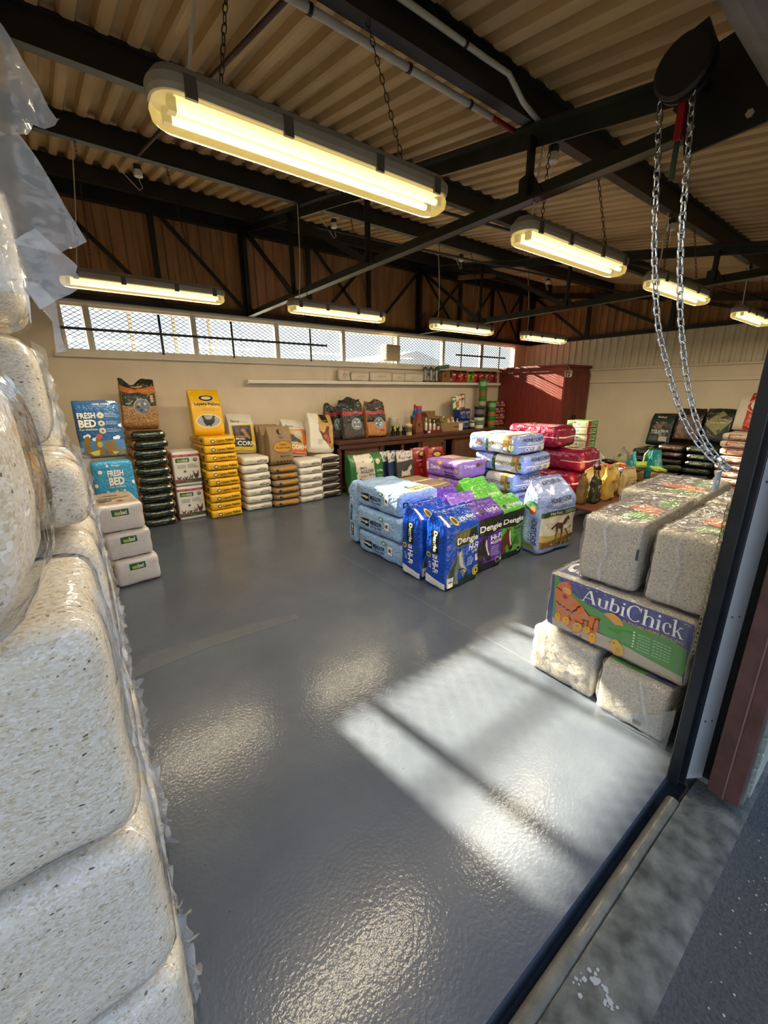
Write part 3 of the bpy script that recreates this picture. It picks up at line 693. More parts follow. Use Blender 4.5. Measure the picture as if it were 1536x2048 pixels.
class Print:
    """flat print wrapped on the faces of a bag. Coordinates are fractions of the face: x 0..1 left to right, y 0..1 bottom to top"""
    def __init__(s, bag, owner): s.bag = bag; s.o = owner; s.parts = {}
    def put(s, V, T, face, col, part, layer, rough=.38):
        W, Hh = s.bag.dims(face); L = .028
        tris = [[Vector(V[i]) for i in t] for t in T]; out = []
        stack = tris
        while stack:
            t = stack.pop(); es = []
            for i in range(3):
                a, b_ = t[i], t[(i+1) % 3]; es.append(math.hypot((a.x-b_.x)*W, (a.y-b_.y)*Hh))
            mx = max(es)
            if mx > L and len(out) + len(stack) < 6000:
                i = es.index(mx); a, b_, c_ = t[i], t[(i+1) % 3], t[(i+2) % 3]; m_ = (a+b_)/2; stack.append([a, m_, c_]); stack.append([m_, b_, c_])
            else: out.append(t)
        idx = {}; vs = []; fs = []
        for t in out:
            f_ = []
            for p in t:
                k = (round(p.x, 6), round(p.y, 6))
                if k not in idx: idx[k] = len(vs); vs.append(s.bag.at(face, p.x*2-1, p.y*2-1, .0012+.0011*layer))
                f_.append(idx[k])
            if len(set(f_)) == 3: fs.append(f_)
        m = col if not isinstance(col, (str, tuple)) else mat(col, rough)
        s.parts.setdefault(part, []).append((vs, fs, m)); return s
    def poly(s, face, pts, col, layer=0, part='printed_design', rough=.38):
        P = [Vector((x, y, 0)) for x, y in pts]; T = tessellate_polygon([P]); return s.put([(p.x, p.y) for p in P], T, face, col, part, layer, rough)
    def rect(s, face, x0, y0, x1, y1, col, layer=0, part='printed_design', rough=.38): return s.poly(face, [(x0, y0), (x1, y0), (x1, y1), (x0, y1)], col, layer, part, rough)
    def ell(s, face, cx, cy, rx, ry, col, layer=0, part='printed_design', n=24, a0=0, a1=360):
        return s.poly(face, [(cx+rx*math.cos(math.radians(a0+(a1-a0)*k/n)), cy+ry*math.sin(math.radians(a0+(a1-a0)*k/n))) for k in range(n + (1 if a1-a0 < 360 else 0))], col, layer, part)
    def text(s, face, t, x0, y0, x1, y1, col, layer=2, bold=.01, rot=0, shear=0, fit=True, part='lettering', flip=False):
        """lettering fitted in a box; rot = quarter turns clockwise; y1 None keeps proportion"""
        V, T, wd = text2d(t, bold, shear); W, Hh = s.bag.dims(face); out = []
        for x, y in V:
            u, v = x/wd, y
            if flip: u, v = 1-u, 1-v
            if rot == 1: u, v = v, 1-u
            elif rot == 3: u, v = 1-v, u
            out.append((x0+(x1-x0)*u, y0+(y1-y0)*v))
        return s.put(out, T, face, col, part, layer)
    def lines(s, face, x0, y0, x1, y1, n, col, layer=2, ragged=.3, seed=1, part='lettering'):
        """rows of small print, too small to read"""
        rnd = random.Random(seed); hh = (y1-y0)/n
        for k in range(n):
            e = x1 - (x1-x0)*ragged*rnd.random(); x = x0
            while x < e:
                wl = (x1-x0)*rnd.uniform(.08, .2); s.rect(face, x, y0+k*hh+hh*.2, min(x+wl, e), y0+k*hh+hh*.62, col, layer, part); x += wl + (x1-x0)*.03
        return s
    def build(s):
        for nm, L in s.parts.items():
            if nm == 'printed_design' and len(L) <= 7:
                for it in L: MB().add(*it).obj(nm, s.o)
            else:
                mb = MB()
                for it in L: mb.add(*it)
                mb.obj(nm, s.o)
def body(bag, m, name, label=None, cat='bag', group=None, loc=(0,0,0), rot=(0,0,0), face_m=None):
    mb = MB(); bag.mesh(mb, m, face_m); merged(mb)
    return mb.obj(name, None, smooth=True, loc=loc, rot=rot, label=label, cat=cat, group=group)
def plastic(c, var=.0, bump=.35, bscale=22, rough=.32): return mat(c, rough, var=var, vscale=10, bump=bump, bscale=bscale, coat=.25, crumple=bscale*.8)
ORD = ['lowest', 'second from the bottom', 'third from the bottom', 'fourth from the bottom', 'fifth from the bottom', 'sixth from the bottom', 'seventh from the bottom', 'eighth from the bottom', 'ninth from the bottom', 'tenth from the bottom', 'eleventh from the bottom', 'twelfth from the bottom']
def stack(protos, n, x, y, z0, dz, label, group, rz=0, jx=.012, jy=.015, jr=.025, seed=1, top='topmost'):
    """a pile of lying bags: copies of the prototypes, each turned and shifted a little"""
    rnd = random.Random(seed); out = []
    for k in range(n):
        p = protos[k % len(protos)]; o = copy_tree(p)
        o.location = (x+rnd.uniform(-jx, jx), y+rnd.uniform(-jy, jy), z0+k*dz); o.rotation_euler = (rnd.uniform(-.008, .008), rnd.uniform(-.02, .02), rz+rnd.uniform(-jr, jr))
        tag(o, '%s, %s of its stack' % (label, top if k == n-1 else ORD[k]), 'sack', group); out.append(o)
    return out
def drop(*ps):
    for p in ps:
        for c_ in list(p.children):
            for g_ in list(c_.children): bpy.data.objects.remove(g_)
            bpy.data.objects.remove(c_)
        bpy.data.objects.remove(p)
# shapes -----------------------------------------------------------------
def gable(t0=.74, back=.25, gus=.5, narrow=.03, fin=.03):
    """block-bottom bag whose top closes to a flat seam"""
    def f(v, p, s):
        t = (v.z + s.h/2)/s.h
        if t > t0:
            k = (t-t0)/(1-t0); k2 = k*k*(3-2*k); d2 = s.d/2
            ys = 1 - k2*(1-.05); v.y = v.y*ys + back*s.d*k2
            v.x *= 1 - narrow*k2
            if abs(p[0]) > .6: v.x -= math.copysign(gus*.12*k*(1-k)*4*s.w*.25*(abs(p[0])-.6)/.4*(1-p[1]**2), v.x)
        return v
    return f
def pillow(tb=.12, tt=.3, flare=.0):
    """upright sack: full in the middle, thin at the sewn ends"""
    def f(v, p, s):
        t = (v.z + s.h/2)/s.h; k = 1
        if t < tb: k = .35 + .65*math.sin(math.pi/2*t/tb)
        elif t > 1-tt: k = .07 + .93*math.cos(math.pi/2*(t-1+tt)/tt)
        v.y *= k; v.x *= 1 + flare*(t-.5); return v
    return f
def lying(end=.16):
    """lying sack: thins towards the far sewn end (back)"""
    def f(v, p, s):
        t = (v.y + s.d/2)/s.d
        if t > 1-end: k = .25 + .75*math.cos(math.pi/2*(t-1+end)/end); v.z = (v.z+s.h/2)*k*.9 - s.h/2 + .1*s.h*(1-k)
        return v
    return f
# ================================================================ BACK WALL STACKS
YF = 5.55
# --- yellow layers pellets ------------------------------------------------
YEL = mat('e0ab12', .42, var=.06, vscale=7, bump=.3, bscale=18, coat=.1); NAVY = '1d2340'; DK = '1c1a12'
def yellow_lying(seed):
    b = Bag(.40, .76, .104, r=.018, bulge=(.0, .010, .0), wr=.004, ws=7, seed=seed, shape=lying(), n=(12, 12, 6), crease=.006)
    o = body(b, YEL, 'feed_sack'); p = Print(b, o)
    p.ell('front', .27, .46, .07, .22, NAVY, 0); p.ell('front', .27, .46, .045, .12, 'e9d9a0', 1)
    p.text('front', 'Layers Pellets', .38, .28, .93, .66, '3a2a10', 2, .02); p.rect('front', .2, .8, .26, .9, 'f5efe0', 1)
    p.text('left', 'Layers Pellets', .30, .35, .75, .65, '3a2a10', 2, .012); p.ell('left', .85, .5, .06, .25, NAVY, 0)
    p.build(); return o
ys = [yellow_lying(1), yellow_lying(2)]
stack(ys, 10, 1.555, YF+.38, 0, .1075, 'yellow poultry feed sack lying flat', 'yellow feed sacks', seed=4, top='topmost lying'); drop(*ys)
HEN = [(.10,.55),(.02,.95),(.13,1.0),(.2,.82),(.30,.62),(.5,.58),(.66,.66),(.74,.86),(.80,1.0),(.86,.98),(.93,.9),(.88,.78),(.9,.6),(.88,.42),(.78,.22),(.66,.12),(.62,.0),(.5,.0),(.46,.1),(.34,.02),(.24,.06),(.2,.22),(.12,.36)]
def fit(pts, x0, y0, x1, y1): return [(x0+(x1-x0)*a, y0+(y1-y0)*b) for a, b in pts]
b = Bag(.39, .15, .60, r=.014, bulge=(0, .02, 0), wr=.007, ws=6, seed=9, shape=pillow(.1, .4), n=(14, 8, 20), crease=.008)
o = body(b, YEL, 'feed_sack', 'yellow poultry feed sack standing on top of the yellow stack', 'sack', 'yellow feed sacks', (1.50, 5.83, 1.068), (-.2, .02, .02)); p = Print(b, o)
p.ell('front', .53, .80, .25, .075, 'e9d9a0', 0); p.ell('front', .53, .80, .235, .07, NAVY, 1); p.ell('front', .53, .80, .16, .036, 'e8d8a2', 2); p.poly('front', fit([(0,.3),(.3,.6),(.7,.8),(1,.7),(.7,.5),(.3,.2)], .42, .785, .64, .82), 'c9a53a', 3)
p.text('front', 'COUNTRYWIDE', .38, .842, .68, .853, 'd9cfa0', 2, .0)
p.text('front', 'Layers Pellets', .12, .615, .94, .70, '2f1f10', 2, .03); p.lines('front', .34, .52, .82, .575, 3, 'cda23c')
p.ell('front', .5, .30, .40, .145, 'efe2b8', 0); p.ell('front', .5, .30, .37, .13, '9a9c9c', 1); p.poly('front', fit(HEN, .28, .19, .74, .42), '26282a', 2, 'picture'); p.rect('front', .04, .935, .10, .95, 'f5efe0', 1); p.build()

# --- dark green wild bird sacks with see-through seed -----------------------
GRN = plastic('10241b', rough=.25); SEED = chips('mixed_seed', ['3a2616', '8a6238', 'b98a55', '6b4526', 'd9b98a'], 95, bump=.5, rough=.5)
def green_lying(seed):
    b = Bag(.39, .72, .104, r=.05, bulge=(0, .012, .0), wr=.004, ws=8, seed=seed, shape=lying(), n=(14, 12, 7), crease=.008)
    o = body(b, SEED, 'seed_sack', face_m={'front': GRN}); p = Print(b, o)
    p.rect('top', .1, .0, .9, .09, GRN, 0); p.rect('front', .84, .62, .93, .84, 'e8e6e0', 1)
    p.text('front', 'WILD BIRD FOOD', .26, .62, .74, .76, 'b9c2b4', 2, .012); p.lines('front', .28, .3, .7, .45, 1, '8f9c8a'); p.build(); return o
gs = [green_lying(3), green_lying(4), green_lying(5)]
for g_ in gs: pass
st = stack(gs, 11, .755, 5.97, 0, .1085, 'dark green seed sack lying flat', 'green bird seed sacks', seed=8, jx=.018, top='topmost lying'); drop(*gs)
b = Bag(.38, .17, .60, r=.014, bulge=(0, .02, 0), wr=.010, ws=6, seed=12, shape=pillow(.1, .5), n=(16, 8, 22), crease=.012)
def vtop(v, p, s):
    v = pillow(.1, .5)(v, p, s); t = (v.z+s.h/2)/s.h
    if t > .8: v.z -= .10*((t-.8)/.2)*max(0, 1-abs(p[0]+.25)/.55)
    return v
b = Bag(.38, .17, .60, r=.014, bulge=(0, .02, 0), wr=.010, ws=6, seed=12, shape=vtop, n=(16, 8, 22), crease=.012)
o = body(b, SEED, 'seed_sack', 'brown seed sack with green and orange top standing on the green stack', 'sack', 'green bird seed sacks', (.735, 5.88, 1.195), (-.16, .05, .02)); p = Print(b, o)
p.poly('front', [(0, .44), (.3, .43), (1, .45), (1, 1), (0, 1)], GRN, 0); p.poly('front', [(.0, .72), (.25, .67), (.5, .70), (.8, .66), (1, .72), (1, .86), (.7, .80), (.4, .76), (.2, .80), (0, .86)], 'b86a2c', 1)
p.ell('front', .48, .83, .17, .035, 'c98b45', 2); p.ell('front', .55, .42, .24, .155, 'c7a97a', 2); p.ell('front', .55, .42, .225, .145, '56647c', 3)
for (x, y, c_) in ((.47, .47, 'b39a86'), (.63, .48, 'c2c6c9'), (.5, .35, '222a3a'), (.64, .36, '8e8778'), (.43, .41, '1f2430')): p.poly('front', fit([(0,.5),(.4,1),(.7,.8),(1,.5),(.6,.1),(.3,0)], x-.05, y-.035, x+.06, y+.03), c_, 4, 'picture')
for k, y in enumerate((.63, .585, .54)): p.ell('front', .87, y, .045, .02, 'd9a878', 2)
p.text('front', 'seed', .12, .47, .24, .5, 'dfe3da', 2); p.build()

# --- white boxed chick bedding ----------------------------------------------
WB = mat('dcd8cf', .45, var=.03, vscale=6, bump=.1, bscale=20)
for k, (z, dx) in enumerate(((0, 0), (.452, .004))):
    b = Bag(.325, .40, .445 if k == 0 else .44, r=.012, bulge=(0, .006, .006), wr=.003, ws=6, seed=20+k, n=(10, 8, 12))
    o = body(b, WB, 'bedding_box', 'white boxed chick bedding %s' % ('standing on the floor beside the yellow stack' if k == 0 else 'stacked on another like it beside the yellow stack'), 'box', 'white bedding boxes', (1.155+dx, 5.935, z), (0, 0, -.02)); p = Print(b, o)
    p.rect('front', .0, .86, 1, .925, 'a8284a', 0); p.text('front', 'super  super  super', .08, .875, .92, .908, 'eab9c4', 1, 0)
    p.rect('front', .1, .70, .60, .82, '2c5a35', 0); p.text('front', 'eazi', .16, .72, .34, .80, 'b7c83a', 2, .015); p.text('front', 'chick', .345, .72, .55, .80, 'eef2ea', 2, .015)
    p.lines('front', .14, .52, .48, .64, 3, '8a8f92', seed=3); p.lines('front', .52, .53, .92, .65, 3, '8a8f92', seed=4); p.ell('front', .40, .43, .05, .035, '46705a', 1)
    p.ell('front', .82, .76, .08, .055, '5a2f2c', 1); p.ell('front', .82, .77, .055, .035, '8a9a8a', 2)
    p.rect('front', 0, .09, 1, .2, '45503f', 0); p.poly('front', [(0, .19), (.5, .21), (.5, .16), (0, .12)], '8a4f3c', 1)
    for x0, x1, h_, c_ in ((.08, .26, .1, '55595e'), (.28, .36, .07, '3a3d40'), (.36, .48, .09, '33363a'), (.5, .58, .09, '6b3a34'), (.56, .70, .16, '6d7068'), (.68, .92, .24, '5a2a28')): p.poly('front', fit(HEN, x0, .20, x1, .20+h_), c_, 2, 'picture')
    p.text('front', 'bedding', .4, .12, .62, .145, 'cfd6cc', 2, 0); p.build()

# --- white mixed corn stack and its standing sack ------------------------------
WS = mat('d9d4c8', .5, var=.04, vscale=8, bump=.35, bscale=20)
def corn_lying(seed, txt2=True):
    b = Bag(.385, .74, .105, r=.035, bulge=(0, .010, .0), wr=.004, ws=7, seed=seed, shape=lying(), n=(12, 12, 6), crease=.006)
    o = body(b, WS, 'feed_sack'); p = Print(b, o)
    p.text('front', 'fancy feed', .14, .36, .36, .58, '7b8590', 2, 0, shear=.3)
    if txt2: p.text('front', 'SUPREME', .62, .56, .76, .66, '4a5058', 2, .0)
    p.text('front', 'MIXED CORN', .52, .30, .88, .52, '2b3038', 2, .015); p.build(); return o
cs = [corn_lying(31), corn_lying(32)]
stack(cs, 7, 2.015, YF+.42, 0, .1085, 'white corn sack lying by the yellow stack', 'white corn sacks by the yellow stack', seed=5, top='topmost lying')
stack(cs, 6, 2.828, YF+.36, 0, .108, 'white corn sack lying by the kraft stack', 'white corn sacks by the kraft stack', seed=6, top='topmost lying'); drop(*cs)
def corn_standing(panel, side, loc, rot, lab, pic):
    b = Bag(.37, .15, .57, r=.014, bulge=(0, .018, 0), wr=.007, ws=6, seed=len(lab), shape=pillow(.1, .35), n=(14, 8, 18), crease=.007)
    o = body(b, WS, 'feed_sack', lab, 'sack', 'standing corn sacks', loc, rot); p = Print(b, o)
    p.poly('front', [(.06, .02), (.98, .02), (.98, .70), (.88, .72), (.06, .68)], side, 0); p.poly('front', [(.12, .14), (.84, .14), (.84, .69), (.12, .66)], panel, 1)
    p.text('front', 'fancy', .10, .72, .45, .82, '2a2622', 2, .005, shear=.15); p.text('front', 'FEED', .48, .745, .80, .775, 'b6a888', 2, 0)
    p.text('front', 'MIXED', .2, .31, .55, .36, 'e9e6de', 3, .01); p.text('front', 'CORN', .24, .17, .96, .28, 'f4f2ec', 3, .02); pic(p); p.build()
def pic1(p):
    p.poly('front', fit([(0,.0),(.05,.5),(.2,.8),(.1,1),(.3,.95),(.4,.7),(.6,.4),(.6,.0)], .2, .36, .5, .62), '5a2c22', 2, 'picture'); p.poly('front', fit([(0,.8),(.2,1),(.45,.9),(.6,.6),(.9,.2),(.8,0),(.4,.3),(.2,.65)], .42, .32, .82, .60), 'a8623c', 2, 'picture'); p.text('front', 'SUPREME', .2, .375, .62, .41, 'c9b06a', 3, .0)
def pic2(p):
    p.poly('front', fit([(0,.0),(.05,.5),(.0,.75),(.15,.95),(.4,1),(.5,.7),(.9,.3),(1,0)], .15, .34, .75, .56), '3d4248', 2, 'picture'); p.poly('front', fit([(0,.4),(.3,1),(.8,1),(1,.5),(.9,.1),(.5,.2),(.4,.5)], .4, .46, .82, .66), 'b9b6ae', 3, 'picture'); p.poly('front', fit([(0,.3),(.3,1),(.8,.8),(1,.2),(.4,0)], .14, .52, .34, .6), '8a2a22', 3, 'picture')
corn_standing('1c1f1a', 'd2b21e', (1.99, 6.02, .772), (-.27, .06, .03), 'white and yellow corn sack with dark bird picture leaning on the wall', pic1)
corn_standing('c9a25a', 'd5601f', (2.77, 5.95, .665), (-.3, .10, .05), 'white and orange corn sack with grey bird picture leaning on the wall', pic2)

# --- kraft organic poultry feed -----------------------------------------------------
KR = mat('8f7556', .65, var=.08, vscale=6, bump=.35, bscale=16); OC = 'c08a2a'
def kraft_lying(seed):
    b = Bag(.40, .74, .097, r=.048, bulge=(0, .010, .0), wr=.004, ws=8, seed=seed, shape=lying(), n=(12, 12, 6), crease=.007)
    o = body(b, KR, 'feed_sack'); p = Print(b, o); p.rect('front', .30, .28, .84, .78, '3a2c18', 0); p.rect('front', .31, .31, .83, .75, OC, 1)
    p.text('front', 'Organic Poultry Feeds', .35, .52, .8, .68, '3a2610', 2, .0); p.text('front', 'Mixed Corn', .45, .36, .7, .48, '3a2610', 2, 0); p.ell('front', .2, .5, .045, .2, '2c241a', 1); p.build(); return o
ks = [kraft_lying(41), kraft_lying(42)]
stack(ks, 6, 2.425, YF+.34, 0, .1, 'brown kraft poultry feed sack lying flat', 'kraft feed sacks', seed=9, jr=.04, top='topmost lying'); drop(*ks)
def kraft_standing(loc, rot, lab, sd):
    b = Bag(.36, .15, .55, r=.014, bulge=(0, .02, 0), wr=.008, ws=6, seed=sd, shape=pillow(.1, .4), n=(14, 8, 18), crease=.01)
    o = body(b, KR, 'feed_sack', lab, 'sack', 'kraft feed sacks', loc, rot); p = Print(b, o)
    p.ell('front', .5, .84, .12, .085, '231d14', 0); p.ell('front', .53, .84, .075, .07, KR, 1); p.ell('front', .46, .84, .03, .06, '231d14', 2)
    p.text('front', 'ORGANIC', .36, .70, .68, .73, '2d251a', 2, 0); p.text('front', 'FEED', .42, .66, .60, .69, '2d251a', 2, 0)
    p.ell('front', .55, .45, .42, .155, '3a2c18', 0); p.ell('front', .55, .45, .405, .145, OC, 1); p.text('front', 'Organic', .40, .48, .70, .545, '3a2610', 2, .01); p.text('front', 'Poultry Feeds', .27, .39, .86, .455, '3a2610', 2, .01)
    p.text('front', 'Mixed Corn', .42, .19, .84, .235, '2d251a', 2, .01); p.rect('front', .40, .155, .86, .16, '5a4a34', 2)
    for k in range(5): p.ell('front', .3+.14*k, .07, .04, .025, '4a3d2c', 1)
    p.build()
kraft_standing((2.42, 5.70, .602), (-.14, .03, .05), 'kraft poultry feed sack standing on top of the kraft stack', 51)
kraft_standing((2.40, 5.93, .605), (-.14, .04, .05), 'kraft feed sack standing behind the foremost upright kraft sack', 52)
kraft_standing((2.41, 6.15, .605), (-.12, .05, .05), 'kraft feed sack standing hindmost against the wall', 53)

# --- brown and white stack, hen sack ---------------------------------------------------
BR = plastic('2a1710', rough=.28); 
def brown_lying(seed):
    b = Bag(.35, .72, .108, r=.055, bulge=(0, .010, .0), wr=.004, ws=8, seed=seed, shape=lying(), n=(12, 12, 6), crease=.009)
    o = body(b, BR, 'feed_sack', face_m={'left': WS, 'top': WS}); p = Print(b, o); p.poly('front', [(.62, .2), (.95, .62), (.95, .3), (.75, .1)], 'b7bcc4', 0); p.build(); return o
bs = [brown_lying(61), brown_lying(62)]
stack(bs, 6, 3.205, 5.94, 0, .112, 'dark brown feed sack lying by the bench', 'brown feed sacks by the bench', seed=10, jx=.008, top='topmost'); drop(*bs)
b = Bag(.43, .15, .62, r=.014, bulge=(0, .02, 0), wr=.008, ws=6, seed=66, shape=pillow(.1, .4), n=(14, 8, 18), crease=.01)
o = body(b, WS, 'feed_sack', 'white and tan sack with red hen picture leaning beside the bench', 'sack', None, (3.16, 5.84, .69), (-.24, .13, .04)); p = Print(b, o)
p.poly('front', [(.45, 1), (.98, 1), (.98, .1), (.86, .07), (.36, .52)], 'b98f46', 0); p.poly('front', [(.45, .97), (.80, 1), (.80, .77), (.56, .77)], '1f1b16', 1); p.poly('front', [(.54, .8), (.74, .84), (.74, .81), (.54, .775)], '8a7a5a', 2)
p.poly('front', fit([(0,.62),(.15,.5),(.3,.2),(.7,0),(1,.0),(1,.2),(.85,.45),(.85,.7),(.95,.9),(.75,1),(.6,.85),(.55,.6),(.35,.5),(.2,.6)], .36, .24, .86, .70), '6b2a20', 2, 'picture'); p.poly('front', [(.5,.42),(.75,.2),(.82,.3),(.78,.4),(.6,.46)], 'a4552f', 3, 'picture')
p.text('front', 'Natural', .34, .55, .40, .75, '8a8478', 2, 0, rot=3); p.lines('front', .3, .2, .48, .34, 4, 'a9a8a4'); p.build()

# --- blue chicken bedding packs --------------------------------------------------------------
BLU = plastic('1f5c96', rough=.3); SKY = plastic('2f95c8', rough=.25)
HENB = [(.0,.45),(.02,.8),(.12,.95),(.28,.98),(.34,.8),(.3,.5),(.4,.3),(.55,.35),(.56,.6),(.60,.85),(.72,1.0),(.82,.95),(.85,.78),(.8,.66),(.92,.5),(.98,.35),(.9,.15),(.7,.02),(.4,0),(.15,.12)]
b = Bag(.37, .22, .55, r=.014, bulge=(0, .02, 0), wr=.005, ws=6, seed=71, shape=pillow(.03, .1), n=(14, 8, 18), crease=.003)
o = body(b, BLU, 'bedding_pack', 'tall blue chicken bedding pack with hen drawing, folded top', 'bag', 'blue bedding packs', (.262, 5.0, .99), (-.1, .0, -.03)); p = Print(b, o)
p.rect('front', .0, .0, 1, .13, '6d5a4c', 0); p.lines('front', .02, .02, .98, .12, 4, '8c7a66', 1, .05, 3); p.rect('front', 0, .12, 1, .30, '4a80b4', 0)
p.text('front', 'FRESH', .06, .69, .44, .79, 'f0ede4', 2, .03); p.text('front', 'BED', .06, .54, .44, .67, 'f0ede4', 2, .04); p.text('front', 'For chickens', .06, .485, .45, .525, 'dfe8b8', 2, .015)
for y, c_ in ((.74, '9a9a4a'), (.60, '4a5540'), (.47, '8a4a3a')): p.ell('front', .55, y, .075, .052, 'e8e2c4', 1); p.ell('front', .55, y, .062, .042, '2f6aa0', 2); p.ell('front', .55, y, .055, .037, 'e8e2c4', 3); p.ell('front', .55, y, .03, .02, c_, 4)
for y in (.71, .575, .445): p.lines('front', .65, y, .95, y+.07, 3, 'a9c4dc', 2, .3, int(y*100))
for cx, cy in ((.83, .335), (.18, .38), (.36, .33), (.99, .56)): p.ell('front', cx-.03, cy, .05, .028, 'e6ecf0', 1); p.ell('front', cx+.03, cy+.008, .055, .036, 'e6ecf0', 1)
p.poly('front', fit(HENB, .10, .02, .53, .40), '8a6a2c', 2, 'picture'); p.ell('front', .45, .375, .07, .045, 'b5543c', 3, 'picture'); p.poly('front', [(.18,.11),(.4,.15),(.39,.06),(.28,.05)], 'cfc06a', 3, 'picture'); p.ell('front', .43, .24, .06, .05, 'c4b04a', 3, 'picture')
p.poly('front', fit(HENB[9:]+HENB[:3], .55, .03, .82, .32), '8a6a2c', 2, 'picture'); p.poly('front', [(.68,.11),(.84,.09),(.72,.05)], 'cfc06a', 3, 'picture'); p.poly('front', fit(HENB[6:], .8, .04, .95, .17), '8a7030', 2, 'picture')
p.rect('front', .62, .22, 1, .226, '5c6c80', 1); p.rect('front', .62, .185, 1, .19, '5c6c80', 1); p.text('front', 'FRESH BED', .42, .915, .82, .95, 'd8e4ee', 2, .02, flip=True); p.rect('front', .86, .86, .9, .88, 'e8e8e8', 1); p.build()
b = Bag(.37, .22, .55, r=.014, wr=.005, ws=6, seed=72, shape=pillow(.03, .1), n=(12, 6, 12))
o = body(b, BLU, 'bedding_pack', 'blue chicken bedding pack standing behind another, white edge showing', 'bag', 'blue bedding packs', (.262, 5.30, .995), (-.08, 0, -.03))
Print(b, o).rect('front', .8, .88, .99, .99, 'd5d8d4', 0).build()
b = Bag(.345, .30, .42, r=.03, bulge=(0, .012, .01), wr=.004, ws=6, seed=73, n=(14, 8, 14), crease=.004)
o = body(b, SKY, 'bedding_pack', 'light blue chicken bedding pack below the tall hen drawing pack', 'bag', 'blue bedding packs', (.285, 4.80, .56), (-.06, 0, -.02)); p = Print(b, o)
p.text('front', 'FRESH', .36, .66, .74, .80, 'f0ede4', 2, .03); p.text('front', 'BED', .37, .46, .74, .64, 'f0ede4', 2, .04); p.text('front', 'For chickens', .37, .40, .75, .45, 'cfe6a0', 2, .01); p.text('front', 'Dengie', .48, .87, .68, .92, 'e8f0f4', 2, .02); p.ell('front', .38, .895, .03, .025, 'cfe0ea', 2)
for x in (.3, .52, .7): p.ell('front', x, .32, .03, .024, 'd9dca0', 1)
p.rect('front', 0, 0, 1, .1, '4a5a3a', 1); p.poly('front', fit(HENB, .34, .08, .62, .26), '8a5a4c', 2, 'picture')
for cx, cy in ((.06, .48), (.96, .5), (.2, .78)): p.ell('front', cx, cy, .05, .045, 'e6ecf0', 1)
p.build()
for k in range(1):
    b = Bag(.36, .34, .55, r=.04, wr=.004, ws=6, seed=74, n=(10, 8, 10)); o = body(b, SKY, 'bedding_pack', 'light blue bedding pack at the bottom behind the white bedding bales', 'bag', 'blue bedding packs', (.28, 4.82, 0))

# --- three white easy bedding bales ---------------------------------------------------------------
WP = mat('c9c4c6', .35, var=.03, vscale=6, bump=.6, bscale=26, coat=.3)
for k, (z, dx, dy, rz) in enumerate(((0, .02, .0, .10), (.24, .0, .03, .08), (.478, -.015, .05, .05))):
    b = Bag(.345, .60, .236, r=.03, bulge=(.004, .010, .0), wr=.004, ws=9, seed=80+k, n=(14, 12, 9), crease=.010, cs=10)
    o = body(b, WP, 'bedding_bale', 'white plastic bedding bale with green label, %s' % ('on the floor', 'middle of three', 'top of three')[k], 'bale', 'white bedding bales', (.24+dx, 4.24+dy, z), (0, 0, rz)); p = Print(b, o)
    p.rect('front', .30, .58, .68, .86, 'cfd8c8', 0); p.rect('front', .31, .60, .67, .84, '24522c', 1); p.text('front', 'easi', .37, .64, .50, .78, 'd3d94a', 2, .012); p.text('front', 'bed', .505, .64, .62, .80, 'e9efe6', 2, .012)
    if k == 2:
        p.rect('top', .06, .12, .94, .95, 'a58f74', 0); p.text('top', 'bedding', .3, .66, .62, .76, '4a3d30', 2, .02); p.rect('top', .12, .44, .58, .56, '5a4a3a', 1); p.text('top', 'natural', .15, .46, .5, .54, 'a58f74', 2, .02); p.rect('top', .14, .30, .42, .4, '5a4a3a', 1); p.ell('top', .72, .55, .13, .05, '3d3a30', 1); p.ell('top', .72, .55, .1, .035, '8f8a70', 2); p.poly('top', [(.5,.3),(.62,.34),(.68,.26),(.58,.24)], '8a3028', 1)
    p.build()
# ================================================================ MIDDLE ISLAND
HORSE = [(.0,.0),(.02,.3),(.10,.55),(.25,.75),(.36,.84),(.38,.97),(.46,.90),(.52,.88),(.60,1.0),(.64,.86),(.66,.72),(.72,.55),(.86,.34),(.92,.2),(.86,.1),(.74,.08),(.66,.18),(.58,.3),(.48,.36),(.46,.2),(.5,.0)]
RUNH = [(.0,.55),(.08,.62),(.2,.70),(.3,.74),(.55,.70),(.68,.85),(.80,.97),(.84,1.0),(.86,.94),(.97,.80),(.94,.76),(.84,.80),(.78,.66),(.74,.56),(.76,.44),(.9,.24),(.96,.06),(.92,.04),(.84,.22),(.68,.42),(.6,.44),(.66,.2),(.62,.0),(.58,.0),(.58,.2),(.5,.42),(.36,.46),(.38,.3),(.28,.02),(.24,.02),(.3,.3),(.24,.46),(.22,.58),(.14,.56),(.06,.46)]
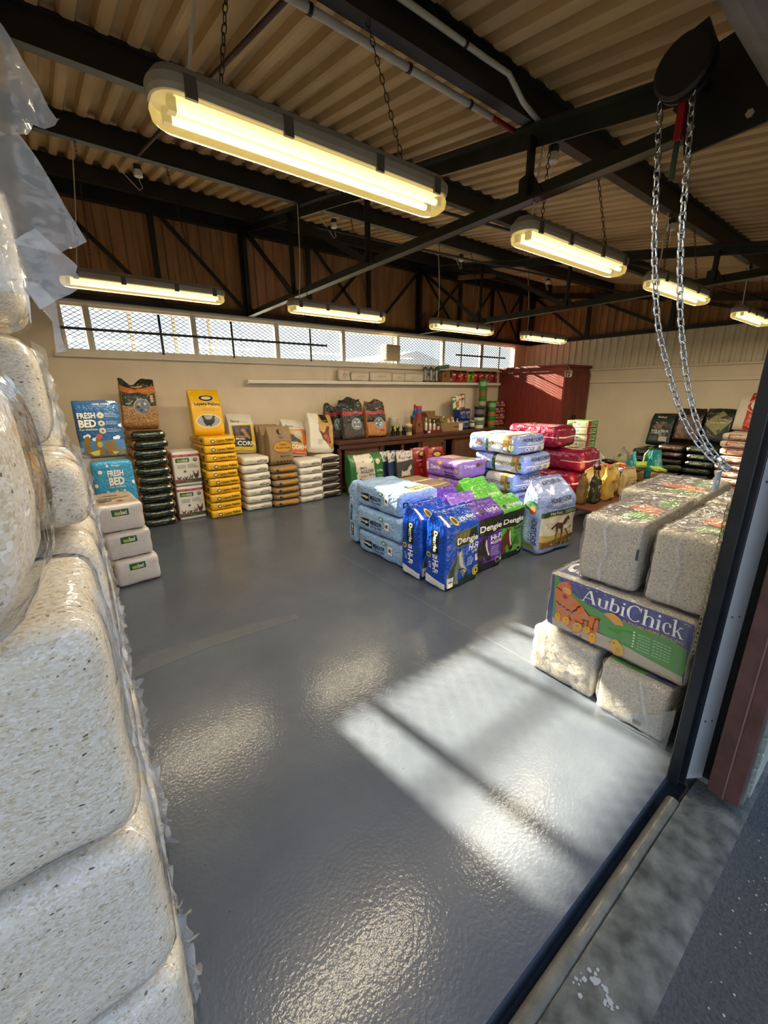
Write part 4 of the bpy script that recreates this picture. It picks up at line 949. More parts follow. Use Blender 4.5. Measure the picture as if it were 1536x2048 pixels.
# --- light blue meadow bags: three lying, one upright ------------------------------------
MB_ = plastic('8fb4e4', var=.03, rough=.26, bump=.5, bscale=16); DG = '0e2018'
def meadow(seed):
    b = Bag(.50, .72, .237, r=.038, bulge=(.010, .012, .001), wr=.008, ws=6, seed=seed, n=(16, 18, 10), crease=.014, cs=7)
    o = body(b, MB_, 'feed_bag'); p = Print(b, o); L = 'left'
    p.rect(L, .03, .5, .09, .8, '9a8f96', 0)
    p.poly(L, [(.13, .58), (.34, .62), (.34, .28), (.26, .26), (.14, .36)], '0c1416', 0); p.text(L, 'Dengie', .145, .38, .33, .54, 'f2f4f4', 2, .02)
    p.text(L, 'MEADOW', .37, .40, .62, .60, '0f1d2a', 2, .03); p.text(L, 'LITE with HERBS', .38, .27, .62, .37, '16283a', 2, .01)
    p.ell(L, .60, .78, .05, .09, '3f7a3a', 0); p.ell(L, .60, .78, .03, .05, 'dfe8d8', 1); p.rect(L, .69, .38, .78, .72, 'dfe4ea', 0); p.rect(L, .71, .48, .76, .62, '50555c', 1)
    rnd = random.Random(seed)
    for k in range(16): x, y = rnd.uniform(.42, .68), rnd.uniform(.10, .24); p.ell(L, x, y, .006, .012, '24406a', 1, n=5)
    p.text('front', 'Dengie', .08, .38, .62, .66, '0e1c2a', 2, .02); p.ell('front', .76, .58, .10, .13, '4a8a4a', 1); p.ell('front', .76, .58, .07, .07, 'dfe8d8', 2)
    p.rect('top', .42, .10, .92, .30, DG, 0); p.rect('top', .44, .11, .90, .2, '8a7a3c', 1); p.text('top', 'Dengie', .48, .2, .86, .29, 'f0f0ea', 2, .02, flip=True)
    for k in range(9): p.poly('top', [(.46+.05*k, .105), (.48+.05*k, .105), (.50+.05*k, .2), (.49+.05*k, .2)], '1a2412' if k % 2 else 'c9b26a', 2)
    p.build(); return o
ms = [meadow(101), meadow(102)]
for k, (x, y, z, rz, rx) in enumerate(((2.53, 3.10, .0, .03, 0), (2.51, 3.12, .245, .02, 0), (2.53, 3.14, .49, .0, .015))):
    o = copy_tree(ms[k % 2]); o.location = (x, y, z); o.rotation_euler = (rx, 0, rz)
    tag(o, 'light blue horse feed bag lying flat, %s of three' % ('lowest', 'middle', 'topmost')[k], 'bag', 'light blue feed bags')
drop(*ms)
b = Bag(.46, .17, .70, r=.05, bulge=(.0, .02, 0), wr=.012, ws=6, seed=104, shape=pillow(.06, .2), n=(14, 10, 18), crease=.014, cs=7)
o = body(b, MB_, 'feed_bag', 'light blue horse feed bag standing upright behind three lying ones', 'bag', 'light blue feed bags', (2.55, 3.66, 0), (0, 0, .04)); p = Print(b, o)
p.rect('left', .35, .70, .62, .78, 'dfe4ea', 0); p.rect('left', .42, .72, .52, .76, '50555c', 1); p.text('left', 'MEADOW', .3, .38, .55, .64, '0f1d2a', 2, .02, rot=3); p.rect('left', .35, .12, .62, .34, '0c1416', 0); p.text('left', 'Dengie', .4, .14, .57, .32, 'f2f4f4', 2, .01, rot=3); p.build()

# --- bright blue upright bags -------------------------------------------------------------
HB = plastic('0b45b8', var=.03, rough=.22, bump=.35, bscale=14)
def hifi(loc, rz, lab, sd):
    b = Bag(.43, .25, .68, r=.028, bulge=(.010, .006, 0), wr=.009, ws=6, seed=sd, shape=gable(.80, .2, .8), n=(20, 12, 22), crease=.010, cs=8)
    o = body(b, HB, 'feed_bag', lab, 'bag', 'bright blue feed bags', loc, (0, 0, rz)); p = Print(b, o); F = 'front'; L = 'left'
    p.rect(F, .0, .0, 1, .105, '0d2a24', 0)
    p.poly(F, [(.24, .72), (.92, .76), (.93, .60), (.86, .555), (.6, .53), (.32, .53), (.24, .56)], '6d8a5a', 0); p.poly(F, [(.25, .71), (.91, .75), (.92, .61), (.85, .565), (.6, .54), (.33, .54), (.25, .565)], '1c2a16', 1)
    p.poly(F, [(.26, .70), (.66, .73), (.6, .64), (.45, .60), (.26, .61)], '7a6a38', 2)
    for k in range(6): p.poly(F, [(.28+.06*k, .63), (.30+.06*k, .63), (.33+.06*k, .71), (.32+.06*k, .71)], '9a8a4c' if k % 2 else '5c5228', 3)
    p.text(F, 'Dengie', .28, .55, .90, .655, 'f3f4f2', 4, .022); p.text(F, 'Hi-Fi', .64, .45, .94, .54, 'eef1f6', 2, .02, shear=.15); p.text(F, 'LITE', .76, .405, .93, .44, 'eef1f6', 2, .005)
    p.poly(F, fit(HORSE, .02, .06, .70, .53), '6d7678', 1, 'picture'); p.poly(F, fit([(.06,.1),(.1,.45),(.26,.72),(.36,.82),(.4,.7),(.3,.5),(.34,.2),(.3,.02)], .02, .06, .70, .53), '3f484c', 2, 'picture'); p.poly(F, fit([(.44,.86),(.58,.9),(.6,.7),(.68,.5),(.84,.3),(.78,.22),(.6,.4),(.5,.55)], .02, .06, .70, .53), 'b3bcc0', 2, 'picture'); p.poly(F, fit([(.74,.08),(.86,.1),(.92,.2),(.84,.26),(.74,.16)], .02, .06, .70, .53), '22282c', 3, 'picture'); p.ell(F, .43, .405, .012, .01, '15181a', 3, 'picture', n=8); p.poly(F, fit([(.5,.36),(.66,.36),(.8,.28),(.8,.31),(.66,.40),(.5,.40)], .02, .06, .70, .53), '20262a', 3, 'picture')
    p.lines(F, .60, .24, .86, .38, 6, 'b9cdf2', 2, .4, sd); p.ell(F, .90, .14, .10, .068, 'd9c928', 2); p.ell(F, .90, .14, .085, .056, '2c2a10', 3); p.ell(F, .90, .14, .07, .045, 'd9c928', 4); p.ell(F, .90, .14, .03, .022, '3a3510', 5)
    p.rect(F, .05, .045, .21, .17, 'efeae2', 3); p.rect(F, .08, .1, .18, .12, '60646a', 4); p.rect(F, .88, .27, .97, .36, 'e8ebf0', 2); p.poly(F, [(.9, .28), (.95, .35), (.92, .35)], 'a03a5a', 3)
    p.rect(F, .02, .83, .09, .93, 'dfe6f2', 3); p.ell(F, .30, .865, .075, .045, 'd2c22a', 2); p.ell(F, .30, .865, .05, .03, '4a4412', 3); p.text(F, 'Dengie Hi-Fi', .45, .85, .92, .895, 'dbe6f8', 2, .02, flip=True)
    p.poly(L, [(.30, .74), (.36, .765), (.66, .765), (.66, .47), (.36, .47), (.30, .50)], '10221a', 0); p.text(L, 'Dengie', .38, .49, .60, .75, 'f2f4f2', 2, .03, rot=1); p.ell(L, .22, .43, .10, .035, 'd2c22a', 1); p.ell(L, .22, .43, .06, .02, '4a4412', 2)
    p.rect(L, .4, .405, .6, .455, 'c9d4e6', 1); p.poly(L, [(.45, .41), (.57, .45), (.5, .45)], 'a03a5a', 2); p.text(L, 'Hi-Fi', .40, .21, .66, .39, 'f0f4fa', 2, .03, rot=1); p.text(L, 'LITE', .22, .25, .33, .34, 'f0f4fa', 2, .0, rot=1)
    p.poly(L, [(.06, .16), (.96, .10), (.96, .005), (.1, .055)], 'd9dde4', 1); p.build(); return o
hifi((2.48, 2.30, 0), .05, 'bright blue horse feed bag standing in front, grey horse picture showing', 111)
hifi((2.46, 2.582, 0), .03, 'bright blue horse feed bag standing behind another, only its side showing', 112)

# --- purple and green upright bags --------------------------------------------------------------
def upright(colm, loc, rz, lab, sd, panel, hcol, t2, t3, grp, w=.40, h=.66, body_c='5a3aa0', dark='15181a', extra=None):
    b = Bag(w, .22, h, r=.03, bulge=(.01, .012, 0), wr=.009, ws=6, seed=sd, shape=gable(.80, .2, .8), n=(18, 10, 20), crease=.010, cs=8)
    o = body(b, colm, 'feed_bag', lab, 'bag', grp, loc, (0, 0, rz)); p = Print(b, o); F = 'front'
    p.rect(F, 0, 0, 1, .11, dark, 0); p.poly(F, [(.06, .78), (.96, .80), (.97, .62), (.9, .58), (.55, .53), (.06, .55)], panel, 1); p.text(F, 'Dengie', .10, .575, .90, .69, 'f3f4f2', 4, .022)
    p.text(F, t2, .52, .45, .92, .52, 'e8e6ee' if body_c != 'g' else '18301a', 3, .02); p.text(F, t3, .52, .39, .92, .435, 'e8e6ee' if body_c != 'g' else '18301a', 3, .015)
    p.poly(F, fit(HORSE, .0, .10, .60, .55), hcol, 2, 'picture'); p.poly(F, fit([(.56,.88),(.62,.8),(.7,.5),(.84,.3),(.78,.26),(.62,.5),(.54,.7)], .0, .10, .60, .55), 'd8d4d0', 3, 'picture'); p.poly(F, fit([(.74,.08),(.86,.1),(.92,.2),(.84,.26),(.74,.16)], .0, .10, .60, .55), '2a2220', 3, 'picture')
    p.lines(F, .54, .2, .88, .36, 6, 'b8a8dc' if body_c != 'g' else '2a5a2a', 2, .35, sd); p.ell(F, .80, .12, .08, .045, 'b9bab4', 2); p.ell(F, .80, .12, .06, .032, '20231f', 3); p.rect(F, .02, .03, .10, .16, 'd8d5cf', 2)
    p.text(F, t2, .42, .85, .86, .89, 'dcd6ea', 2, .01, flip=True); p.ell(F, .24, .86, .07, .025, '2a2230', 2)
    if extra: extra(p)
    p.build(); return o
PU = plastic('5b35a8', var=.03, rough=.24, bump=.4, bscale=14); PUL = plastic('8e62cc', var=.03, rough=.26, bump=.4, bscale=14); GR = plastic('5aa83a', var=.04, rough=.24, bump=.4, bscale=14)
upright(PU, (2.917, 2.36, 0), .02, 'deep purple horse feed bag standing between blue and green ones', 121, '1c1f14', '26241f', 'Hi-Fi', 'MOLASSES FREE', 'upright feed bags')
upright(GR, (3.335, 2.42, 0), .03, 'green horse feed bag with brown horse standing at the front', 122, '17201a', '5f3422', 'Healthy', 'Tummy', 'upright feed bags', w=.40, h=.62, body_c='g', dark='102a1c')
def sidebag(m, x, y, rz, lab, sd, h=.66):
    b = Bag(.40, .22, h, r=.03, bulge=(.01, .012, 0), wr=.012, ws=6, seed=sd, shape=gable(.76, .2, .8), n=(16, 8, 18), crease=.016, cs=8)
    o = body(b, m, 'feed_bag', lab, 'bag', 'upright feed bags', (x, y, 0), (0, 0, rz)); p = Print(b, o); p.text('front', 'Healthy', .4, .84, .85, .89, 'e6e2da', 2, .01, flip=True); p.build()
sidebag(PUL, 2.93, 2.62, .05, 'light purple crumpled feed bag standing behind the deep purple one', 123, .67)
sidebag(PU, 3.0, 2.93, .0, 'purple feed bag standing between the brown chaff bag and green bags', 124, .66)
sidebag(GR, 3.37, 2.68, .02, 'green feed bag standing behind the one with brown horse', 125, .68)
sidebag(GR, 3.46, 2.93, -.05, 'green feed bag standing hindmost beside the purple stack', 126, .70)

# --- lilac hoof feed stack --------------------------------------------------------------------------
LI = plastic('9a6fd0', var=.03, rough=.26, bump=.35, bscale=14)
def lilac(sd):
    b = Bag(.49, .57, .199, r=.035, bulge=(.005, .005, .001), wr=.006, ws=6, seed=sd, n=(16, 16, 8), crease=.008, cs=7)
    o = body(b, LI, 'feed_bag'); p = Print(b, o); L = 'left'; F = 'front'
    p.rect(L, .02, .3, .10, .8, 'd5d9d6', 0); p.text(L, 'Dengie', .18, .34, .46, .68, 'ece6f4', 2, .03); p.text(L, 'Healthy', .52, .46, .86, .78, '3a2060', 2, .01, shear=.2); p.text(L, 'Hooves', .58, .26, .84, .42, '20163a', 2, .015); p.rect(L, .58, .12, .88, .2, '2a1c3e', 1)
    p.ell(L, .92, .5, .04, .1, 'c9a85a', 1); p.poly(L, [(.34, .86), (.46, .98), (.52, .8), (.42, .7)], 'e0c84a', 1)
    p.text(F, 'Dengie', .16, .58, .56, .84, 'd9cfe8', 2, .02); p.ell(F, .66, .74, .07, .13, '5a4432', 1); p.ell(F, .78, .76, .06, .12, '7a6a48', 1)
    p.poly('top', [(.3, .1), (.95, .12), (.9, .6), (.5, .75), (.25, .5)], '8f7a6a', 0); p.poly('top', [(.35, .5), (.8, .55), (.75, .9), (.3, .85)], 'd29a8a', 1); p.poly('top', [(.5, .15), (.9, .15), (.85, .4), (.55, .35)], '4a5a34', 1); p.text('top', 'Dengie', .1, .05, .5, .14, 'e8e2f0', 2, .02); p.build(); return o
ls_ = [lilac(131), lilac(132)]
for k, (x, y, z, rz) in enumerate(((3.775, 3.49, 0, 0), (3.77, 3.49, .207, .015), (3.775, 3.48, .414, .0), (3.76, 3.49, .622, .02))):
    o = copy_tree(ls_[k % 2]); o.location = (x, y, z); o.rotation_euler = (0, 0, rz); tag(o, 'lilac hoof feed bag lying flat, %s of four' % ('lowest', 'second lowest', 'second highest', 'topmost')[k], 'bag', 'lilac feed bags')
drop(*ls_)
# --- brown chaff bag behind the light blue stack
CH = mat('8a6f4c', .45, var=.2, vscale=30, bump=.5, bscale=40, coat=.3)
b = Bag(.46, .62, .205, r=.06, bulge=(.004, .006, .002), wr=.006, ws=6, seed=140, n=(14, 14, 8), crease=.012)
for k, z in enumerate((0, .215, .43)):
    o = body(b, CH, 'chaff_bag', 'brown chaff bag with white tape lying flat, %s of three' % ('lowest', 'middle', 'topmost')[k], 'bag', 'brown chaff bags', (3.14, 3.42+.01*k, z), (0, 0, .02*k)); p = Print(b, o); p.rect('top', .0, .44, 1, .52, 'cfc6ba', 0); p.rect('front', .0, .55, 1, .68, 'cfc6ba', 0); p.rect('left', .0, .45, 1, .6, 'c4bcae', 0); p.build()

# --- periwinkle chop bags: stack and upright -------------------------------------------------------------
HO = plastic('8a9fdc', var=.03, rough=.24, bump=.45, bscale=15)
def chop(sd):
    b = Bag(.60, .72, .218, r=.05, bulge=(.01, .016, .001), wr=.007, ws=6, seed=sd, n=(16, 20, 10), crease=.012, cs=7)
    o = body(b, HO, 'chaff_bag'); p = Print(b, o); L = 'left'; F = 'front'
    for f_, a in ((L, 0), ('top', 1)):
        R = (lambda x0, y0, x1, y1, c, l: p.rect(f_, x0, y0, x1, y1, c, l)) if not a else (lambda x0, y0, x1, y1, c, l: p.rect(f_, y0, 1-x1, y1, 1-x0, c, l))
        R(.38, 0, .44, 1, '20452c', 0); R(.44, 0, .74, 1, 'd5d0cc', 0); R(.74, 0, .86, 1, 'a9924c', 0); R(.83, 0, .88, 1, '8a6236', 1)
    p.text(L, 'HONEYCHOP', .44, .42, .82, .62, '171514', 2, .01); p.rect(L, .45, .22, .82, .38, '8fa4de', 1); p.text(L, 'LITE & HEALTHY', .47, .25, .80, .35, 'e8ecf4', 2, .005); p.ell(L, .90, .36, .045, .16, 'c9d0b4', 2); p.ell(L, .90, .36, .035, .12, '5c7a44', 3); p.ell(L, .90, .55, .03, .08, '4a4c48', 3)
    p.poly(L, fit([(0,.4),(.3,.9),(.6,1),(1,.6),(.8,.2),(.3,0)], .16, .38, .32, .62), '2f5a3a', 2); p.ell(L, .24, .5, .05, .1, 'b5622c', 3)
    p.text(F, 'HONEYCHOP', .18, .66, .88, .86, '171c28', 2, .01); p.text(F, 'LITE & HEALTHY', .3, .5, .88, .62, 'eef0f6', 2, .02); p.rect(F, .03, .38, .99, .44, 'd9dcea', 1); p.rect(F, .54, .03, .68, .38, 'd9dcea', 1); p.ell(F, .84, .26, .08, .14, '93a060', 1); p.ell(F, .84, .26, .065, .11, 'b9c48a', 2); p.ell(F, .3, .25, .06, .1, 'dfe4ee', 1); p.ell(F, .42, .25, .06, .1, 'dfe4ee', 1); p.ell(F, .3, .25, .035, .06, '55607a', 2); p.ell(F, .42, .25, .035, .06, '55607a', 2)
    p.build(); return o
hs = [chop(151), chop(152)]
for k, (x, y, z, rz) in enumerate(((4.36, 3.2, 0, 0), (4.36, 3.2, .225, .02), (4.33, 3.19, .45, .03), (4.38, 3.12, .675, .08), (4.33, 3.19, .90, .03))):
    o = copy_tree(hs[k % 2]); o.location = (x, y, z); o.rotation_euler = (0, 0, rz); tag(o, 'periwinkle chop bag lying flat, %s of five' % ('lowest', 'second lowest', 'middle', 'second highest', 'topmost')[k], 'bag', 'periwinkle chop bags')
drop(*hs)
b = Bag(.56, .26, .77, r=.05, bulge=(.02, .02, 0), wr=.011, ws=6, seed=155, shape=gable(.70, .25, .7, narrow=.10), n=(22, 12, 24), crease=.013, cs=7)
o = body(b, HO, 'chaff_bag', 'periwinkle chop bag standing upright with brown horse picture', 'bag', 'periwinkle chop bags', (3.86, 2.25, 0), (0, 0, -.10)); p = Print(b, o); F = 'front'
p.rect(F, 0, .09, 1, .52, 'd3cfc6', 0); p.poly(F, [(0, .09), (1, .09), (1, .26), (.6, .27), (.3, .25), (0, .26)], 'b0a052', 1); p.poly(F, [(0, .09), (1, .09), (1, .20), (.8, .22), (.6, .19), (.4, .2), (.2, .17), (0, .18)], '7a5a30', 2)
p.rect(F, 0, .52, 1, .585, '1d4028', 1); p.rect(F, 0, .515, 1, .525, '8a7440', 2); p.text(F, 'free from...', .22, .535, .56, .575, 'e2e8de', 3, .0, shear=.2); p.lines(F, .62, .535, .95, .575, 2, 'c9d4c4', 3)
p.poly(F, fit(RUNH, .26, .19, .80, .50), '5a3820', 4, 'picture'); p.poly(F, fit([(.2,.9),(.5,1),(.55,.7),(.7,.4),(.6,0),(.35,0),(.2,.35),(.3,.6)], .80, .22, .98, .50), 'cdc4b4', 4, 'picture'); p.rect(F, .58, .31, .78, .37, 'e3ddd6', 5)
p.rect(F, .24, .12, .36, .15, '2a3566', 4); p.rect(F, .24, .13, .36, .14, 'd9d4d4', 5); p.rect(F, .29, .12, .31, .15, 'd9d4d4', 5); p.rect(F, .24, .1325, .36, .1375, 'b03038', 6)
for k in range(5): p.ell(F, .56+.06*k, .10+.02*(k % 2), .035, .03, ('2f5a3a', 'b5622c')[k % 2], 4)
p.ell(F, .88, .15, .07, .04, '93a060', 4); p.ell(F, .88, .20, .05, .03, '3f4a38', 5)
p.text(F, 'HONEYCHOP', .22, .70, .80, .76, '171c28', 2, .008); p.text(F, 'LITE & HEALTHY', .28, .655, .82, .695, 'eef0f6', 2, .02); p.text(F, 'Molasses free soft working forage', .22, .615, .86, .635, '2a3040', 2, 0); p.text(F, 'HONEYCHOP', .25, .90, .85, .945, '171c28', 2, .008, flip=True); p.text(F, 'LITE & HEALTHY', .3, .95, .8, .975, 'eef0f6', 2, .01, flip=True); p.text(F, '15kg', .30, .03, .42, .055, '2a3040', 2, .0)
L = 'left'; p.rect(L, .2, .15, .5, .50, '8fb4d8', 0); p.text(L, 'HONEYCHOP', .62, .14, .86, .50, '171514', 2, .01, rot=1); p.text(L, 'LITE & HEALTHY', .27, .17, .43, .48, 'eef0f6', 2, .0, rot=1); p.ell(L, .5, .1, .3, .04, '7a8450', 1); p.ell(L, .5, .66, .3, .06, '2f5a3a', 1); p.ell(L, .6, .6, .15, .05, 'a5562c', 2); p.build()

# --- magenta haylage stack -----------------------------------------------------------------------------------
MG = plastic('7d0f34', var=.05, rough=.2, bump=.5, bscale=12)
def hay(sd):
    b = Bag(.46, .80, .287, r=.075, bulge=(.01, .016, .001), wr=.008, ws=5, seed=sd, n=(16, 20, 12), crease=.016, cs=6)
    o = body(b, MG, 'haylage_bag'); p = Print(b, o); p.rect('front', .02, .46, .98, .53, 'd9c4cc', 0); p.rect('left', .6, .45, .98, .48, 'd9b4c0', 0); p.text('left', 'silvermoor', .38, .66, .62, .78, 'd48aa4', 2, .005); p.text('left', 'm', .68, .66, .73, .74, 'dfa4b8', 2, 0)
    p.text('left', 'haylage', .1, .68, .26, .78, 'd48aa4', 2, 0); p.build(); return o
hy = [hay(161), hay(162)]
for k, (x, y, z, rz) in enumerate(((5.36, 3.15, 0, 0), (5.36, 3.12, .295, .03), (5.42, 3.02, .59, .0), (5.28, 3.32, .885, .02))):
    o = copy_tree(hy[k % 2]); o.location = (x, y, z); o.rotation_euler = (0, 0, rz); tag(o, 'magenta haylage bag lying flat, %s of four' % ('lowest', 'second lowest', 'second highest', 'topmost')[k], 'bag', 'magenta haylage bags')
drop(*hy)

# ================================================================ HEMP BALES BY THE JAMB
HEMP = chips('pressed_hemp', ['5f5649', 'a99f90', 'c6bdae', '948a7b', 'd9d2c6', 'b8ae9f'], 230, bump=.7, speck=.06)
FILM = film_mat('clear_bale_film', bump=.55, bscale=16, milk=.07); FILM2 = film_mat('clear_shavings_film', bump=.4, bscale=9, milk=.0, ior=1.42)
PB, PG, PO, PY_ = '27337a', '3f8c2c', 'cd6a28', 'd59a2a'
# serif capitals drawn from strokes, for the big title
def serif(txt, thick=.13, thin=.05):
    V, T = [], []; x = 0
    def quad(*p):
        k = len(V); V.extend(p); T.extend([(k, k+1, k+2), (k, k+2, k+3)])
    def vst(cx, y0, y1, w=thick, s0=True, s1=True, half=False):
        quad((cx-w/2, y0), (cx+w/2, y0), (cx+w/2, y1), (cx-w/2, y1)); e = .07
        if s0: quad((cx-w/2-e, y0), (cx+w/2+e, y0), (cx+w/2+e, y0+.035), (cx-w/2-e, y0+.035))
        if s1: quad((cx-w/2-e-.01, y1-.05), (cx+w/2, y1), (cx+w/2, y1-.04), (cx-w/2-e, y1-.08)) if half else quad((cx-w/2-e, y1-.035), (cx+w/2+e, y1-.035), (cx+w/2+e, y1), (cx-w/2-e, y1))
    def arc(cx, cy, rx, ry, a0, a1, wt=thick, wn=thin, n=14):
        P = []
        for k in range(n+1):
            a = math.radians(a0+(a1-a0)*k/n); c_, s_ = math.cos(a), math.sin(a); w_ = wn + (wt-wn)*abs(c_)
            P.append(((cx+(rx-w_)*c_, cy+(ry-wn)*s_), (cx+rx*c_, cy+ry*s_)))
        for (i0, o0), (i1, o1) in zip(P, P[1:]): quad(i0, o0, o1, i1)
    def dia(x0, y0, x1, y1, w): quad((x0-w/2, y0), (x0+w/2, y0), (x1+w/2, y1), (x1-w/2, y1))
    for ch in txt:
        if ch == 'A':
            dia(x+.08, 0, x+.36, 1, thin); dia(x+.66, 0, x+.38, 1, thick); quad((x+.17, .33), (x+.58, .33), (x+.57, .38), (x+.18, .38))
            for cx in (.08, .66): quad((x+cx-.12, 0), (x+cx+.12, 0), (x+cx+.12, .035), (x+cx-.12, .035))
            x += .80
        elif ch == 'u': vst(x+.1, .15, .66, s0=False, half=True); vst(x+.48, 0, .66, half=True); arc(x+.30, .22, .265, .24, 180, 330); x += .66
        elif ch == 'b': vst(x+.08, 0, 1, s0=False, half=True); arc(x+.27, .33, .27, .34, -150, 150); x += .62
        elif ch == 'i': vst(x+.1, 0, .66, half=True); arc(x+.1, .88, .075, .075, 0, 360, .07, .07, 10); x += .28
        elif ch == 'C': arc(x+.44, .5, .42, .53, 40, 320, thick*1.15, thin, 22); quad((x+.72, .98), (x+.77, .98), (x+.77, .68), (x+.73, .72)); x += .88
        elif ch == 'h': vst(x+.1, 0, 1, half=True); vst(x+.50, 0, .46, s1=False); arc(x+.32, .42, .245, .26, 0, 160); x += .70
        elif ch == 'c': arc(x+.28, .33, .26, .35, 45, 315, thick, thin, 18); arc(x+.42, .5, .07, .07, 0, 360, .06, .06, 8); x += .56
        elif ch == 'k':
            vst(x+.1, 0, 1, half=True); dia(x+.16, .30, x+.44, .66, thin*1.1); dia(x+.52, 0, x+.26, .42, thick); quad((x+.34, .625), (x+.58, .625), (x+.58, .66), (x+.34, .66)); quad((x+.4, 0), (x+.66, 0), (x+.66, .035), (x+.4, .035)); x += .68
        else: x += .4
    return V, T, x
def film_over(o, w, d, h, sd, **k):
    d -= .03; h -= .018; b = Bag(w+.02, d+.018, h+.012, r=.024, bulge=(.006, .004, .001), wr=.005, ws=9, seed=sd-1, n=(22, 22, 16), crease=.016, cs=13); mb = MB(); b.mesh(mb, FILM); merged(mb)
    return mb.obj('film_wrap', o, smooth=True, loc=(0, 0, -.003))
def hemp(w, d, h, lab, loc, rz, sd):
    d -= .03; h -= .018
    b = Bag(w, d, h, r=.018, bulge=(.006, .004, .001), wr=.005, ws=9, seed=sd, n=(14, 14, 10), crease=.004, cs=9)
    o = body(b, HEMP, 'hemp_bale', lab, 'bale', 'wrapped hemp bales', loc, (0, 0, rz)); return o, Print(b, o), b
RIBM = mat('c9c6c0', .25, coat=.3)
def seam(o, pts, w=.012):
    """heat-sealed seam of the film"""
    b = MB(); P = [Vector(p) for p in pts]; vs = []; fs = []
    for i, p in enumerate(P): vs += [p+Vector((-.002, -w/2, 0)), p+Vector((-.006, w/2, 0))]
    for i in range(len(P)-1): fs.append((2*i, 2*i+1, 2*i+3, 2*i+2))
    b.add(vs, fs, FILMS); b.obj('film_seam', o)
FILMS = film_mat('film_seam', bump=.6, bscale=30, milk=.25)
# two on the floor, ends to the aisle
for k, (y0, y1, x0) in enumerate(((.795, 1.19, 2.0), (.44, .785, 1.975))):
    o, p, b = hemp(.78, y1-y0, .30, 'wrapped hemp bale on the floor, %s' % ('end torn and pale, under the printed bale' if k == 0 else 'green and blue print showing by the door jamb'), (x0+.39, (y0+y1)/2, 0), 0, 170+k)
    if k:
        p.poly('top', [(.06, .36), (.52, .36), (.52, .96), (.06, .96)], PG, 0); p.rect('top', .06, .02, .52, .42, PB, 1); p.text('top', 'k', .12, .04, .42, .30, 'e9e7e2', 2, .02, rot=1); p.text('top', 'DDING', .08, .3, .12, .42, 'b99a6a', 2, 0, rot=1); p.rect('left', .58, .1, .7, .2, '15161a', 2)
    p.build(); film_over(o, .78, y1-y0, .30, 171+k)
    seam(o, [(-.405, -.1+.03*i*(1-k*.5), .02+.055*i) for i in range(6)]); seam(o, [(-.405, .16-.05*i, .06+.012*i) for i in range(7)])
# loose film corner on the near floor bale
b = MB(); P = [onX(x, y, 1.95) for x, y in ((1205,1430),(1262,1447),(1300,1478),(1318,1508),(1330,1500),(1345,1452),(1352,1420),(1300,1432),(1250,1424))]
hb = bpy.data.objects['hemp_bale.001']; b.poly([q_ - Vector(hb.location) for q_ in P], .002, FILM, 'X'); b.obj('loose_film', hb)
# long printed bale, its side to the aisle
BX = 2.03; Y0, Y1 = .42, 1.145
o, p, b = hemp(.40, Y1-Y0, .345, 'long hemp bale with orange hen and white title on its printed side', (BX+.20, (Y0+Y1)/2, .302), 0, 180)
def asp(x, y):                        # zoomed photo pixel -> fraction of the printed side
    v = onX(1080+x/4.8, 1100+y/4.8, BX); return ((Y1-v.y)/(Y1-Y0), (v.z-.302)/.345)
def pg(pts, col, layer, part='printed_design'):
    q = [asp(x, y) for x, y in pts]; q = [(min(.995, max(.005, a)), min(.995, max(.005, c_))) for a, c_ in q]; p.poly('left', q, col, layer, part)
p.rect('left', .005, .01, .995, .985, PB, 0)
pg([(128,182),(230,330),(420,470),(600,575),(760,640),(900,700),(1100,760),(1300,850),(1460,960),(1500,1180),(1400,1230),(1000,1010),(700,850),(520,740),(100,640)], PG, 1)
pg([(120,290),(240,350),(360,430),(350,700),(100,640)], PG, 1)
pg([(95,625),(140,640),(300,720),(520,760),(700,845),(1000,1010),(1400,1230),(1400,1350),(900,1090),(560,910),(300,790),(95,710)], 'b3a68f', 2)
for t_ in ([(190,215),(330,300),(400,430),(300,340)], [(620,400),(760,470),(640,590),(560,540)], [(840,470),(1000,560),(860,690),(760,640)], [(1060,560),(1250,640),(1150,770),(1000,730)]): pg(t_, '3a4690', 1)
pg([(612,590),(660,582),(720,592),(775,630),(810,680),(818,712),(735,700)], 'dc9c2a', 2)
hen = [(150,310),(190,275),(230,265),(265,275),(290,300),(300,350),(290,400),(330,440),(385,490),(430,545),(480,610),(540,625),(578,640),(580,700),(560,760),(520,790),(470,800),(420,770),(330,790),(240,720),(170,660),(140,600),(135,520),(130,440),(125,370)]
pg(hen, PO, 3, 'picture'); pg([(205,330),(240,318),(285,345),(290,395),(255,395),(215,375)], 'dfa03a', 4, 'picture'); pg([(262,255),(275,255),(280,285),(296,300),(296,335),(284,360),(288,310),(262,290)], 'b8202a', 4, 'picture'); pg([(205,400),(225,385),(245,400),(250,430),(235,442),(212,430)], 'b8202a', 5, 'picture')
q = asp(230, 350); p.ell('left', q[0], q[1], .010, .018, 'efe6c0', 5, 'picture', n=10); p.ell('left', q[0], q[1], .006, .011, '201814', 6, 'picture', n=8)
zig = [(135,450),(165,470),(160,488),(190,490),(200,512),(225,515),(240,540),(270,545),(295,570),(320,548),(345,540),(350,520),(385,505)]
pg(zig + [(x+4, y+13) for x, y in reversed(zig)], '1c1512', 5, 'picture')
